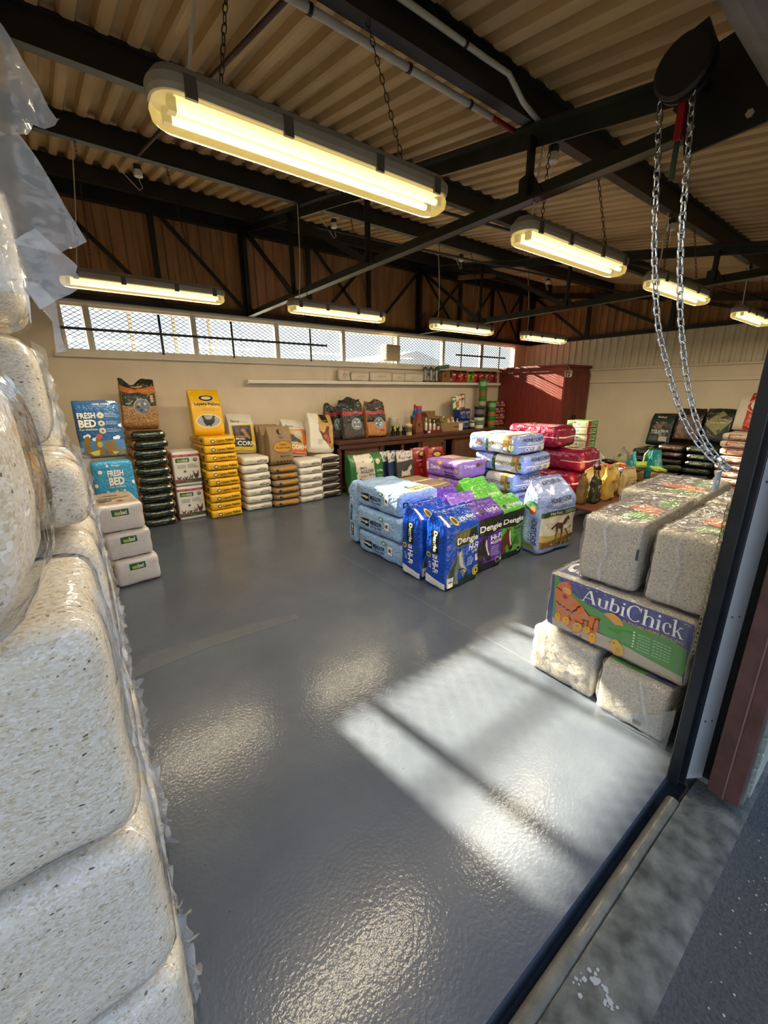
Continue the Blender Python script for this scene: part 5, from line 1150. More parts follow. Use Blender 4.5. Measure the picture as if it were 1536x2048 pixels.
for a in ([(150,320),(200,355),(195,362),(148,328)], [(275,590),(285,640),(300,650),(292,655),(276,645),(268,595)], [(430,540),(480,610),(476,616),(424,546)], [(330,650),(380,680),(430,690),(430,697),(378,688),(328,658)], [(520,635),(575,640),(575,700),(568,750),(558,750),(566,700),(566,648),(520,642)], [(400,640),(470,660),(470,668),(400,648)], [(390,700),(450,730),(520,735),(520,742),(448,738),(388,708)], [(540,640),(520,700),(512,760),(505,760),(513,698),(533,640)], [(470,650),(455,720),(448,720),(463,650)], [(425,655),(412,700),(405,700),(418,655)]): pg(a, '241a14', 5, 'picture')
for cx, cy, rx, ry in ((155,620,28,45),(235,660,40,48),(350,725,52,52),(450,750,38,36),(505,830,38,55)):
    pg([(cx+rx*math.cos(t*math.pi/8), cy+ry*math.sin(t*math.pi/8)) for t in range(16)], PY_, 6, 'picture'); pg([(cx+rx*.1*(1+math.cos(t)), cy-ry*.3+8*math.sin(t)) for t in [k*math.pi/4 for k in range(8)]], '3a2a14', 7, 'picture')
chk = [(700,850),(735,843),(765,860),(790,900),(815,930),(820,980),(800,1015),(760,1022),(710,1000),(690,950),(682,900)]
pg(chk, 'd9a52e', 6, 'picture'); pg([(668,862),(690,866),(688,882)], 'b0602a', 7, 'picture'); q = asp(722, 878); p.ell('left', q[0], q[1], .006, .011, '201814', 7, 'picture', n=8); pg([(740,925),(800,950),(770,985),(735,960)], 'c28f22', 7, 'picture')
for a in ([(690,975),(700,985),(670,990)], [(765,1020),(775,1040),(800,1048),(770,1046)], [(205,735),(215,760),(190,750)], [(300,770),(310,790),(285,785)], [(390,800),(400,830),(375,820)], [(490,880),(500,895),(470,885)]): pg(a, 'a05028', 6, 'picture')
V, T, wd = serif('AubiChick')
A0, A1 = (398, 450), (1425, 852); AU = (442, 338)   # baseline ends and cap top of the A in the photograph
def title(x, y):
    t = x/wd; bx, by = A0[0]+(A1[0]-A0[0])*t, A0[1]+(A1[1]-A0[1])*t; hh = 112 + 62*t
    return asp(bx + 26*y, by - hh*y)
p.put([title(x, y) for x, y in V], T, 'left', 'e9e8e6', 'lettering', 4)
V, T, wd2 = text2d('SUPREME HEMP BEDDING', .005)
p.put([asp(815+(1420-815)*(x/wd2) + 4*y, 665+(905-665)*(x/wd2) - (26+10*x/wd2)*y) for x, y in V], T, 'left', 'c09a5c', 'lettering', 4)
for k in range(6):
    bx, by = 927-4.5*k, 768+29.5*k; q = asp(bx, by); p.ell('left', q[0], q[1], .007, .013, 'e6ecdc', 3, 'lettering', n=8)
    for s_, e_ in ((40, 170), (190, 380)):
        n_ = 5
        for j in range(n_):
            u0 = s_+(e_-s_)*j/n_; u1 = u0+(e_-s_)/n_*.75; pg([(bx+u0, by+u0*.44), (bx+u1, by+u1*.44), (bx+u1, by+u1*.44+9), (bx+u0, by+u0*.44+9)], '9fcf8e', 3, 'lettering')
p.rect('top', .12, .72, .9, .98, PB, 0); p.text('top', 'ck', .2, .76, .8, .96, 'dfe0e2', 2, .02, rot=1); p.build(); film_over(o, .40, Y1-Y0, .345, 181)
# four on top, ends to the aisle
def topb(x0, y0, y1, z, h, lab, sd, rz=0, print_=True):
    w_ = .78; o, p, b = hemp(w_, y1-y0, h, lab, (x0+w_/2, (y0+y1)/2, z), rz, sd)
    if print_:
        p.rect('top', .14, .08, .96, .94, '4b3f52', 0); p.poly('top', [(.14, .08), (.14, .6), (.3, .5), (.34, .25), (.26, .08)], PG, 1); p.poly('top', [(.3, .1), (.5, .14), (.55, .5), (.48, .75), (.36, .6), (.32, .3)], PO, 2); p.poly('top', [(.6, .08), (.8, .08), (.9, .3), (.7, .42), (.58, .3)], PG, 1); p.text('top', 'AubiChick', .36, .62, .92, .86, 'b9b4bc', 3, .0); p.lines('top', .16, .12, .26, .5, 6, '9fcf8e', 3)
    p.rect('left', .93, .50, .965, .66, '15161a', 2); p.build(); film_over(o, w_, y1-y0, h, sd+1)
    d2 = (y1-y0)/2
    seam(o, [(-w_/2-.012, .02 + .012*math.sin(i*1.3), .02+h*i/8) for i in range(9)], .012); seam(o, [(-w_/2-.012, d2-.02-(y1-y0-.05)*i/6, h*.2+.006*math.sin(i*2)) for i in range(4)], .01)
    return o
topb(2.06, .715, 1.03, .650, .36, 'wrapped hemp bale on top, pale seam down its end, further from the jamb', 190, .05)
topb(2.06, .405, .690, .650, .36, 'wrapped hemp bale on top, seam across its end, next to the jamb', 193, .02)
topb(2.90, .75, 1.22, .650, .345, 'hemp bale lying further in, purple print on its top, by the sacks', 196, .06)
topb(2.90, .30+.12, .735, .650, .345, 'hemp bale lying further in, hidden behind the jamb', 199, .0)
for k, (x, y) in enumerate(((3.21, .62), (3.21, 1.02))):
    for z in (0, .325): o, p, b = hemp(.78, .38, .32, 'hemp bale supporting the inner pair, %s %s' % ('lower' if z == 0 else 'upper', 'by the jamb' if k == 0 else 'by the treats table'), (x, y, z), 0, 210+k+int(z*10)); film_over(o, .78, .38, .32, 211+k+int(z*10))
# ================================================================ SHAVINGS BALES BY THE CAMERA
SHAV = chips('pressed_shavings', ['5f4a34', 'd6c8b0', 'e8decd', 'dccbb0', 'efe8dc', 'c8b292', 'e8dfd0'], 140, stretch=(1, 1, 1.5), bump=.7, speck=.025)
SHAVB = chips('large_shavings', ['6e5840', 'd8cbb4', 'ece3d4', 'dccbb0', 'f2ece1', 'cbb596', 'e8dfd0'], 85, stretch=(1, 1, 1.5), bump=.7, speck=.02)
def shav(w, d, h, lab, loc, rz, sd, r=.05, m=None, bulge=(.010, .005, .001), ex=0):
    d -= .036; h -= .024
    b = Bag(w, d, h, r=r, bulge=bulge, wr=.007, ws=7, seed=sd, n=(18, 14, 12), crease=.004, cs=8)
    o = body(b, m or SHAV, 'shavings_bale', lab, 'bale', 'wrapped shavings bales', loc, (0, 0, rz))
    f_ = Bag(w+.016+ex, d+.014, h+.010, r=r+.004, bulge=bulge, wr=.007, ws=7, seed=sd, n=(18, 14, 12), crease=.012, cs=13); mb = MB(); f_.mesh(mb, FILM2); merged(mb); mb.obj('film_wrap', o, smooth=True, loc=(ex/2, 0, -.003)); return o
def frill(o, x, y, z0, z1, sd, amp=.03, n=26):
    """crinkled sealed edge of the film sticking out at a bale end"""
    b = MB(); vs = []; fs = []; rnd = random.Random(sd)
    for i in range(n+1):
        z = z0+(z1-z0)*i/n; a = amp*(.45+.55*abs(noise.noise(Vector((sd*3.1, z*19, 0))))*1.8)
        for k in range(4): vs.append((x + a*k/3, y + .022*noise.noise(Vector((sd, z*23, k*.6)))*k, z - .02*k/3))
    for i in range(n):
        for k in range(3): fs.append((i*4+k, i*4+k+1, (i+1)*4+k+1, (i+1)*4+k))
    b.add(vs, fs, FILMS); b.obj('film_edge', o, smooth=True)
LB = ['nearest column', 'second column in', 'third column in', 'fourth column in', 'fifth column in', 'innermost column']
LV = ['bottom layer', 'second layer', 'third layer', 'fourth layer', 'top layer']
cols = [(.74, .47, [(0, .37, 0), (.375, .42, -.005), (.80, .475, -.012)]), (1.23, .48, [(0, .40, .02), (.405, .40, .0), (.81, .46, .01), (1.275, .20, .005), (1.48, .27, -.035)]),
        (1.73, .48, [(0, .42, .03), (.425, .42, .01), (.85, .42, .02), (1.275, .40, -.03)]), (2.23, .48, [(0, .40, .03), (.405, .42, .045), (.83, .4, .02), (1.235, .42, -.05)]),
        (2.73, .48, [(0, .41, .05), (.415, .42, .03), (.84, .4, .035)]), (3.23, .42, [(0, .40, .04), (.405, .42, .05), (.83, .4, .02)])]
for ci, (y0, d, ls) in enumerate(cols):
    for li, (z, h_, x1) in enumerate(ls):
        w_ = .84; o = shav(w_, d, h_, 'clear-wrapped shavings bale, %s, %s by the left wall' % (LB[ci], LV[li]), (x1-w_/2, y0+d/2, z), (-.02 if ci == 0 else .015*((ci+li) % 3-1)), 300+ci*7+li)
        frill(o, w_/2, -d*.18, .02, h_-.02, ci*9+li+1, amp=.035 if li else .05); frill(o, w_/2, d*.28, .02, h_-.02, ci*9+li+40, amp=.03)
# big round-ended bale pushed forward on the nearest column
o = shav(.80, .50, .41, 'coarse shavings bale with rounded end jutting out nearest the doorway', (-.475, .82, 1.285), -.03, 350, r=.10, m=SHAVB, bulge=(.012, .012, .003), ex=.015)
o2 = shav(.72, .44, .36, 'crumpled film bale lying on the jutting round-ended bale', (-.46, .90, 1.705), .05, 352, r=.08)
o3 = shav(.78, .46, .34, 'shavings bale on top of the second column, loose film hanging off', (-.42, 1.48, 1.765), .02, 353, r=.06)
# loose film flaps
def flap(owner, pts, Y, sd, amp=.05):
    P = [onY(x, y, Y) for x, y in pts]; q = [Vector((p.x, p.z, 0)) for p in P]; T = tessellate_polygon([q]); st_ = [[q[i].copy() for i in t] for t in T]; out = []
    while st_:
        t = st_.pop(); es = [(t[i]-t[(i+1) % 3]).length for i in range(3)]; m_ = max(es)
        if m_ > .018: i = es.index(m_); a, b_, c_ = t[i], t[(i+1) % 3], t[(i+2) % 3]; h_ = (a+b_)/2; st_ += [[a, h_, c_], [h_, b_, c_]]
        else: out.append(t)
    idx = {}; vs = []; fs = []
    for t in out:
        f_ = []
        for v in t:
            k = (round(v.x, 5), round(v.y, 5))
            if k not in idx:
                idx[k] = len(vs); n_ = noise.noise(Vector((v.x*16, v.y*5, sd))) + .5*abs(noise.noise(Vector((v.x*30, v.y*14, sd+3)))); vs.append(Vector((v.x, Y + amp*n_, v.y)) - Vector(owner.location))
            f_.append(idx[k])
        if len(set(f_)) == 3: fs.append(f_)
    b = MB(); b.add(vs, fs, FLAP); ob = b.obj('film_flap', owner, smooth=True); ob.rotation_euler = (0, 0, -owner.rotation_euler.z)
FLAP = film_mat('loose_clear_film', bump=.8, bscale=9, milk=.36, ior=1.5)
flap(o3, [(-60,20),(0,62),(40,118),(78,172),(98,215),(114,240),(100,234),(119,238),(110,252),(66,244),(55,268),(35,275),(10,268),(-60,250)], 1.30, 1)
flap(o3, [(-60,262),(0,262),(18,276),(40,280),(74,320),(105,368),(136,418),(165,462),(175,478),(150,492),(118,508),(70,500),(20,480),(-60,470)], 1.22, 5)
flap(o2, [(-40,470),(30,478),(70,455),(120,500),(145,522),(155,532),(152,545),(168,570),(140,585),(112,598),(80,618),(60,590),(-40,575)], .98, 9, .04)
flap(o2, [(38,560),(78,566),(112,600),(118,640),(124,672),(134,700),(112,704),(104,640),(80,612)], 1.05, 12, .03)

# ================================================================ TREATS TABLE AND BOXES
M_wd = mat('5a3320', .5, var=.2, vscale=8, stretch=(1, 6, 1), bump=.1, bscale=40)
e = empty('display_table', (6.1, 3.0, 0), label='low wooden display table heaped with pet treats', cat='table')
MB().cbox((-1.5, -.90, .27), (1.5, -.46, .30), M_wd, .005).obj('tabletop', e); MB().cbox((-.36, -.455, .27), (1.5, .9, .30), M_wd, .005).obj('tabletop', e)
for x, y in ((-1.45, -.85), (-1.45, -.52), (1.42, -.85), (-.3, .82), (1.42, .82), (-.3, -.40), (1.42, -.4)): MB().cbox((x-.03, y-.03, 0), (x+.03, y+.03, .27), M_wd, .004).obj('leg', e)
MB().cbox((-1.42, -.88, .19), (1.4, -.86, .265), M_wd, .003).obj('apron', e)
TZ = .301
CW = mat('d9d2bc', .4); 
for k in range(8):
    b = Bag(.30, .36, .105, r=.006, wr=.001, seed=400+k, n=(6, 6, 4)); o = body(b, mat('4b7a34', .35), 'pet_food_box', 'green and red boxed pet food, %s of the boxes on the table' % (ORD[k] if k < 7 else 'topmost'), 'box', 'boxed pet food', (6.72+.006*(k % 2), 3.50, TZ+k*.1065), (0, 0, .02*(k % 3-1))); p = Print(b, o)
    p.rect('left', .28, .03, .98, .97, 'd8d2b4', 0); p.rect('left', .98, .0, 1, 1, 'b03040', 0); p.rect('left', .30, .62, .42, .92, 'b8485a', 1); p.rect('left', .45, .22, .64, .80, 'efece4', 1); p.rect('left', .49, .35, .60, .66, '8f979c', 2); p.poly('left', [(.66, .1), (.92, .2), (.9, .8), (.7, .6)], 'b9c09a', 1); p.rect('left', .02, .1, .24, .45, '2f6a2c', 1); p.rect('left', .04, .6, .24, .75, '9ac48a', 1)
    p.rect('front', 0, 0, .25, 1, 'a82a38', 0); p.text('front', 'C', .3, .4, .5, .9, 'd9b8b0', 1, .02); p.rect('front', .55, .45, .9, .9, '8aa87a', 1); p.rect('front', .2, .12, .5, .28, 'd9a8a4', 1); p.rect('front', .55, .12, .85, .28, 'd9cfc0', 1); p.build()
# carton tray and white carrier bag at the back
e = empty('carton_tray', (7.12, 3.62, TZ), label='open brown carton tray of small jars beside the boxed pet food', cat='tray'); KRT = mat('8a6a48', .7, var=.1, vscale=9)
b = MB(); b.box((-.16, -.12, 0), (.16, .12, .006), KRT); b.obj('base', e)
for a, c_ in (((-.16, -.12, 0), (.16, -.114, .06)), ((-.16, .114, 0), (.16, .12, .06)), ((-.16, -.114, 0), (-.154, .114, .06)), ((.154, -.114, 0), (.16, .114, .06))): MB().box(a, c_, KRT).obj('side', e)
for k in range(5): MB().lathe([(.022, .0), (.024, .02), (.024, .075), (.02, .085)], mat('a08a78', .4), n=10, loc=None) if False else MB().lathe([(.022, .007), (.024, .02), (.024, .075), (.02, .085)], mat(('b9a890', '8a5c4c', '9a96a0')[k % 3], .4), c=(-.12+.06*k, -.07, 0), n=10).obj('small_jar', label='small jar in carton tray, %s along from the boxed pet food' % ('first', 'second', 'third', 'fourth', 'fifth')[k], cat='jar', group='jars in carton tray', loc=(7.12, 3.62, TZ))
def crumple(w, d, h, m, name, lab, loc, rz, sd, cat='pouch', grp=None, t0=.55, tilt=(0, 0), prt=None, crease=.02, n=(12, 8, 14)):
    b = Bag(w, d, h, r=min(.02, d*.3), bulge=(0, .01, 0), wr=.012, ws=9, seed=sd, shape=gable(t0, 0, .5), n=n, crease=crease, cs=16)
    o = body(b, m, name, lab, cat, grp, loc, (tilt[0], tilt[1], rz))
    if prt: p = Print(b, o); prt(p); p.build()
    return o
crumple(.42, .22, .30, mat('b9ae9c', .35, bump=.4, bscale=14), 'carrier_bag', 'crumpled white carrier bag with small green mark behind the treats', (7.86, 3.3, .336), .3, 410, 'bag', prt=lambda p: p.rect('left', .3, .5, .55, .7, '6a8a2c', 0))
M_crate = mat('6a4a30', .7, var=.15); MB().cbox((7.64, 2.95, 0), (8.12, 3.7, .335), M_crate, .005).obj('storage_crate', label='plain brown crate under the white carrier bag', cat='crate')
TAN = mat('c9a24c', .38, var=.1, vscale=12, bump=.5, bscale=30, coat=.2); TAN2 = mat('c2a878', .4, var=.08, vscale=12, bump=.5, bscale=30); OLV = mat('34351f', .35, var=.1, vscale=10, bump=.4, bscale=26, coat=.2); TEAL = mat('1f8f96', .3, var=.06, vscale=10, bump=.5, bscale=22, coat=.3); DKG = mat('38503f', .35, bump=.4, bscale=22)
TR = 'pet treat pouches on the table'
def yarky(p): p.text('front', 'JERKY', .15, .45, .85, .56, 'd9d8c0', 2, .02); p.rect('front', .2, .36, .8, .38, 'c9c8b0', 2); p.lines('front', .2, .1, .8, .25, 3, '7a7a50', 2)
def swirl(col):
    def f_(p):
        for (cx, cy, r_) in ((.35, .5, .2), (.65, .7, .16), (.7, .3, .2), (.3, .2, .14)):
            p.ell('front', cx, cy, r_, r_*.8, col, 0); p.ell('front', cx, cy, r_*.72, r_*.56, TEAL if col != '6f9a88' else DKG, 1); p.ell('front', cx, cy, r_*.45, r_*.36, col, 2)
    return f_
tz = TZ
items = [(.17, .11, .40, OLV, 'olive jerky pouch with white lettering at the table front', 4.96, 2.33, .1, yarky), (.19, .11, .42, TAN, 'golden treat pouch standing beside the olive jerky pouch', 5.22, 2.30, -.1, lambda p: p.ell('front', .6, .55, .15, .1, 'd9852c', 0)),
         (.24, .11, .38, TAN2, 'pale tan paper treat pouch at the corner of the table', 5.62, 2.24, -.2, lambda p: p.lines('front', .2, .3, .8, .7, 5, 'a08a5c', 1)), (.15, .10, .38, mat('7a5a2c', .4, bump=.4, bscale=25), 'brown treat pouch with purple badge left of the jerky pouch', 4.80, 2.40, .15, lambda p: p.ell('front', .6, .6, .2, .08, '5a3a5a', 0)),
         (.2, .09, .40, TAN2, 'pale tan pouch standing behind the olive jerky pouch', 5.02, 2.45, .0, None), (.2, .09, .42, TAN, 'golden pouch standing behind the golden treat pouch', 5.34, 2.43, .05, None), (.22, .09, .40, mat('d2b87a', .4, bump=.5, bscale=30), 'cream pouch with creased top behind the pale tan ones', 5.60, 2.42, -.1, None)]
for k, (w_, d_, h_, m_, lab, x, y, rz, pr) in enumerate(items): crumple(w_, d_, h_, m_, 'treat_pouch', lab, (x, y, tz), rz, 420+k, 'pouch', TR, prt=pr)
crumple(.22, .12, .40, TEAL, 'treat_bag', 'bright teal swirled bag slumped behind the treat pouches', (7.0, 2.80, tz), .2, 440, 'bag', TR, t0=.45, tilt=(.1, .1), prt=swirl('8fc4c4'))
crumple(.24, .13, .44, TEAL, 'treat_bag', 'bright teal bag with tall pointed top beside the sacks', (7.14, 2.50, tz), -.2, 441, 'bag', TR, t0=.35, prt=swirl('8fc4c4'))
crumple(.24, .13, .46, DKG, 'treat_bag', 'dull green swirled bag standing behind the teal bags', (7.36, 2.66, tz), .1, 442, 'bag', TR, t0=.7, prt=swirl('6f9a88'))
crumple(.26, .10, .36, mat('d9d6cc', .4, bump=.3, bscale=20), 'treat_bag', 'white bag with dark curl print lying among the treats', (6.98, 3.15, tz+.08), .5, 443, 'bag', TR, t0=.3, tilt=(-.5, .2), prt=lambda p: p.ell('front', .4, .3, .25, .12, '2a4040', 0))
for k, (x, y, c_, lab) in enumerate(((6.35, 2.95, 'c96a1c', 'orange snack packet lying flat before the boxed pet food'), (6.62, 2.78, 'd2701c', 'orange snack packet lying flat among dark packets'), (6.2, 2.8, '8a1f1c', 'dark red snack packet lying near the magenta bags'), (6.45, 2.7, '5a1814', 'maroon snack packet lying between the orange ones'), (6.1, 2.62, 'a9b4c4', 'pale blue snack packet lying near the magenta bags'), (6.8, 2.55, 'a9c04a', 'lime green packet lying before the teal bags'), (6.82, 2.34, 'b3cc5a', 'lime green packet lying beside the tall teal bag'), (6.4, 2.52, '1c1c1c', 'black snack packet lying behind the tan pouches'), (6.72, 2.98, '1f1a18', 'black snack packet lying before the white curl bag'), (6.12, 3.12, '6a5a50', 'grey brown packet lying under the boxed pet food front'), (7.0, 2.2, '3a3f1c', 'dark olive packet lying at the table edge by the sacks'))):
    b = Bag(.20, .15, .05, r=.012, bulge=(0, 0, .012), wr=.012, ws=10, seed=450+k, n=(10, 8, 5), crease=.018, cs=16); body(b, mat(c_, .3, bump=.5, bscale=30, coat=.2), 'snack_packet', lab, 'packet', 'snack packets on the table', (x, y, tz+.0+.02*(k % 3)), (.12*(k % 3-1), .1, .7*k))
    if k % 3 == 0 or c_ in ('c96a1c', 'd2701c', 'a9c04a', 'b3cc5a'): pass
for k, (x, y) in enumerate(((6.35, 2.95), (6.62, 2.78), (6.2, 2.8), (6.8, 2.58), (6.82, 2.34), (6.40, 2.56))):
    b = Bag(.2, .15, .16, r=.01, wr=.004, seed=470+k, n=(6, 6, 4)); body(b, KRT, 'carton', 'small brown carton propping up snack packets on the table, %s' % ('beside the boxed pet food', 'in the middle', 'near the magenta bags', 'before the teal bags', 'beside the tall teal bag', 'behind the tan pouches')[k], 'carton', 'cartons on the table', (x, y, TZ), (0, 0, .1*k))
for o in bpy.data.objects:
    if o.name.startswith('snack_packet') and o.parent is None: o.location.z += 0 if o['label'].startswith('grey brown') else .175

# ================================================================ RIGHT WALL SACKS
XS = 8.38
def rwall(n, y, m, lab, grp, front, stand, sd, dz=.118, face_m=None, w_=.41):
    def proto(s2):
        b = Bag(w_, .70, .111, r=.045, bulge=(0, .010, .0), wr=.004, ws=8, seed=s2, shape=lying(), n=(12, 12, 6), crease=.010)
        o = body(b, m, 'feed_sack', face_m=face_m); p = Print(b, o); front(p); p.build(); return o
    ps = [proto(sd), proto(sd+1)]
    stack(ps, n, XS+.36, y, 0, dz, lab, grp, rz=-math.pi/2, seed=sd, jx=.02); drop(*ps)
    b = Bag(w_, .15, .62, r=.016, bulge=(0, .02, 0), wr=.008, ws=6, seed=sd+5, shape=pillow(.1, .3), n=(14, 8, 18), crease=.008)
    o = body(b, m, 'feed_sack', stand[0], 'sack', grp, (XS+stand[2], y, n*dz+.005), (-.28, 0, -math.pi/2)); p = Print(b, o); stand[1](p); p.build()
BG = plastic('122824', rough=.28); BN = plastic('20140f', rough=.28); DGS = plastic('161d18', rough=.28); WRD = mat('cfc4b4', .45, var=.04, bump=.3, bscale=18); RED = 'b5301c'
def fb(p): p.rect('front', .1, .25, .92, .55, '3a4a46', 0); p.text('front', 'EASE & EXCEL', .3, .32, .8, .48, 'a9b4ae', 2, 0); p.rect('front', .2, .68, .5, .82, '6a2a28', 0)
def sb(p):
    p.text('front', 'Baileys', .25, .82, .62, .90, 'd9dcd4', 2, .015, shear=.15); p.poly('front', fit(HORSE, .25, .48, .9, .80), '4a2c20', 1, 'picture'); p.ell('front', .35, .56, .18, .08, '6a3c2a', 2, 'picture'); p.text('front', 'EASE & EXCEL', .15, .40, .88, .46, 'dfe3dc', 2, .015); p.text('front', 'CUBES', .15, .34, .45, .385, 'dfe3dc', 2, .01); p.rect('front', .52, .12, .86, .26, 'b9aca0', 1); p.lines('front', .12, .12, .46, .28, 5, '5f7a72', 1); p.rect('front', .75, .92, .95, .96, '7a2a2a', 0)
def fn(p): p.lines('front', .2, .35, .8, .6, 2, '4a3426', 1)
def sn(p): p.ell('front', .55, .55, .42, .25, '6a4a34', 0); p.rect('front', .12, .08, .95, .58, '6a4a34', 0); p.text('front', 'Fast Fibre', .3, .68, .82, .74, '3a1f14', 2, .01); p.lines('front', .3, .3, .8, .55, 5, '4a3020', 1); p.ell('front', .6, .16, .14, .08, '2a1a12', 1)
def fd(p): p.lines('front', .2, .35, .8, .6, 2, '6a6e58', 1)
def sd_(p): p.text('front', 'SPILLERS', .08, .80, .52, .86, '8a948c', 2, .0); p.poly('front', [(.55, .92), (.98, .66), (.55, .22), (.05, .52), (.1, .58)], '8a8a58', 0); p.poly('front', [(.45, .68), (.75, .80), (.95, .66), (.6, .62)], '3a2024', 1); p.text('front', 'Senior', .5, .64, .85, .71, 'd2cdb8', 2, .01, shear=.2); p.text('front', 'SuperMix', .22, .54, .8, .60, 'cfd0a8', 2, .01, shear=.2); p.poly('front', [(.1, .34), (.4, .18), (.2, .06), (.04, .2)], '2c2e38', 1); p.poly('front', [(.5, .34), (.6, .4), (.7, .32), (.6, .26)], '4a4a38', 1)
def fr_(p): p.rect('front', .22, .04, .98, .96, RED, 0); p.rect('front', .28, .28, .94, .68, 'd2c8b8', 1); p.text('front', 'COUNTRY CUBES', .42, .4, .78, .54, 'a04a3a', 2, 0); p.ell('front', .33, .48, .03, .12, 'a08a80', 2)
def sr(p): p.poly('front', [(.34, 0), (1, 0), (1, 1), (.34, 1)], RED, 0); p.text('front', 'PELHAM', .42, .88, .92, .93, 'e6ddd0', 2, .015); p.ell('front', .64, .62, .34, .19, 'd9cfc0', 1); p.ell('front', .64, .62, .31, .17, RED, 2); p.poly('front', fit(HENB, .42, .5, .88, .76), 'd9cfc0', 3, 'picture'); p.text('front', 'Cubes', .46, .32, .82, .39, 'e6ddd0', 2, .01); p.lines('front', .44, .2, .84, .28, 2, 'd9a89a', 2)
rwall(5, 3.16, BG, 'dark teal feed sack lying by the wall', 'dark teal feed sacks', fb, ('dark teal feed sack with horse picture leaning on the wall', sb, .62), 500)
rwall(6, 2.73, BN, 'dark brown feed sack lying by the wall', 'dark brown wall sacks', fn, ('dark brown and tan feed sack leaning on the wall', sn, .62), 510, dz=.115)
rwall(6, 2.30, DGS, 'black green feed sack lying by the wall', 'black green feed sacks', fd, ('black green feed sack with olive diamond leaning on the wall', sd_, .62), 520, dz=.116)
rwall(8, 1.86, WRD, 'red and white feed sack lying by the wall', 'red and white feed sacks', fr_, ('red and white feed sack standing on the red stack', sr, .55), 530, dz=.12)

# ================================================================ CABINET
M_redw = mat('74261a', .5, var=.22, vscale=5, stretch=(4, 4, .6), bump=.12, bscale=50, name='red_stained_timber')
e = empty('red_cabinet', (8.71, 5.57, 0), label='tall red stained timber cabinet in the far corner', cat='cabinet')
MB().cbox((-.50, -.80, 0), (.50, .80, 2.09), M_redw, .006).obj('body', e)
MB().cbox((-.54, -.84, 2.09), (.53, .82, 2.13), M_redw, .005).obj('top_board', e)
MB().cbox((-.515, -.80, 2.0), (-.50, .80, 2.09), M_redw, .004).obj('side_rail', e)
for x0, x1 in ((-.49, -.01), (.01, .49)):
    d_ = MB().cbox((x0, -.82, .06), (x1, -.80, 1.98), M_redw, .004).obj('door', e); MB().cbox(((x1-.05) if x0 < 0 else (x0+.03), -.84, 1.0), ((x1-.03) if x0 < 0 else (x0+.05), -.82, 1.12), mat('2a2420', .4, metal=.6), .002).obj('handle', d_)
# wire basket hanging on the corner
e = empty('wire_basket', (8.12, 4.66, 1.88), label='small wire basket hanging from the red cabinet corner', cat='basket'); M_w = mat('a89c88', .4, metal=.7); b = MB()
for z, r_ in ((0, .06), (.06, .075), (.12, .085)): b.tube([(r_*math.cos(t*math.pi/4)*1.1, r_*math.sin(t*math.pi/4)*.8 - .02, z) for t in range(9)], .004, M_w, n=5)
for t in range(8): b.tube([(.066*math.cos(t*math.pi/4), .05*math.sin(t*math.pi/4)-.02, 0), (.09*math.cos(t*math.pi/4), .068*math.sin(t*math.pi/4)-.02, .12)], .003, M_w, n=5)
b.obj('wire_cage', e)
b = MB(); link_chain(b, (-.09, -.02, .12), (.045, .078, .252), M_w, pitch=.025, w=.01, r=.002); link_chain(b, (.09, -.02, .12), (.065, .07, .252), M_w, pitch=.025, w=.01, r=.002); b.tube([(.045, .078, .252), (.075, .095, .256), (.065, .07, .252)], .005, M_w, n=5); b.obj('hanger', e)

# ================================================================ BENCH
M_bn = mat('4d2c1b', .45, var=.25, vscale=6, stretch=(.6, 5, 5), bump=.1, bscale=40, name='dark_stained_bench_timber'); M_bd = M_bn
BX0, BX1, BYF = 3.42, 8.15, 5.70
e = empty('work_bench', ((BX0+BX1)/2, 6.04, 0), label='long dark brown timber work bench along the back wall', cat='bench'); hx = (BX1-BX0)/2
MB().cbox((-hx, BYF-6.04, .80), (hx, .345, .86), M_bn, .006).obj('worktop', e)
MB().cbox((-hx+.02, BYF-6.04+.02, .72), (hx, BYF-6.04+.045, .80), M_bn, .003).obj('front_rail', e)
for x in (3.46, 3.58, 4.30, 4.78, 5.20, 5.85, 6.10, 6.9, 7.5): MB().cbox((x-5.785-.03, BYF-6.04+.04, 0), (x-5.785+.03, BYF-6.04+.08, .74), M_bn, .004).obj('post', e)
MB().box((-hx, .30, 0), (hx, .33, .8), M_bd).obj('back_panel', e)
for x0, x1 in ((3.62, 4.26), (6.15, 6.86), (6.95, 7.45)): MB().box((x0-5.785, BYF-6.04+.06, .08), (x1-5.785, BYF-6.04+.08, .72), mat('5d3c26', .55, var=.2, vscale=6)).obj('panel', e)
d_ = MB().cbox((5.24-5.785, BYF-6.04+.02, .42), (5.81-5.785, BYF-6.04+.045, .73), mat('5a331e', .5, var=.2, vscale=6), .004).obj('door', e)
MB().cbox((5.74-5.785, BYF-6.04+.005, .64), (5.77-5.785, BYF-6.04+.02, .67), mat('1c1612', .4), .002).obj('knob', d_)
MB().box((4.36-5.785, .2, .45), (4.74-5.785, .21, .74), mat('aab4c0', .4)).obj('pale_panel', e)
MB().box((-hx+.05, BYF-6.04+.06, .06), (hx, .3, .10), M_bd).obj('bottom_shelf', e)
BZ = .861
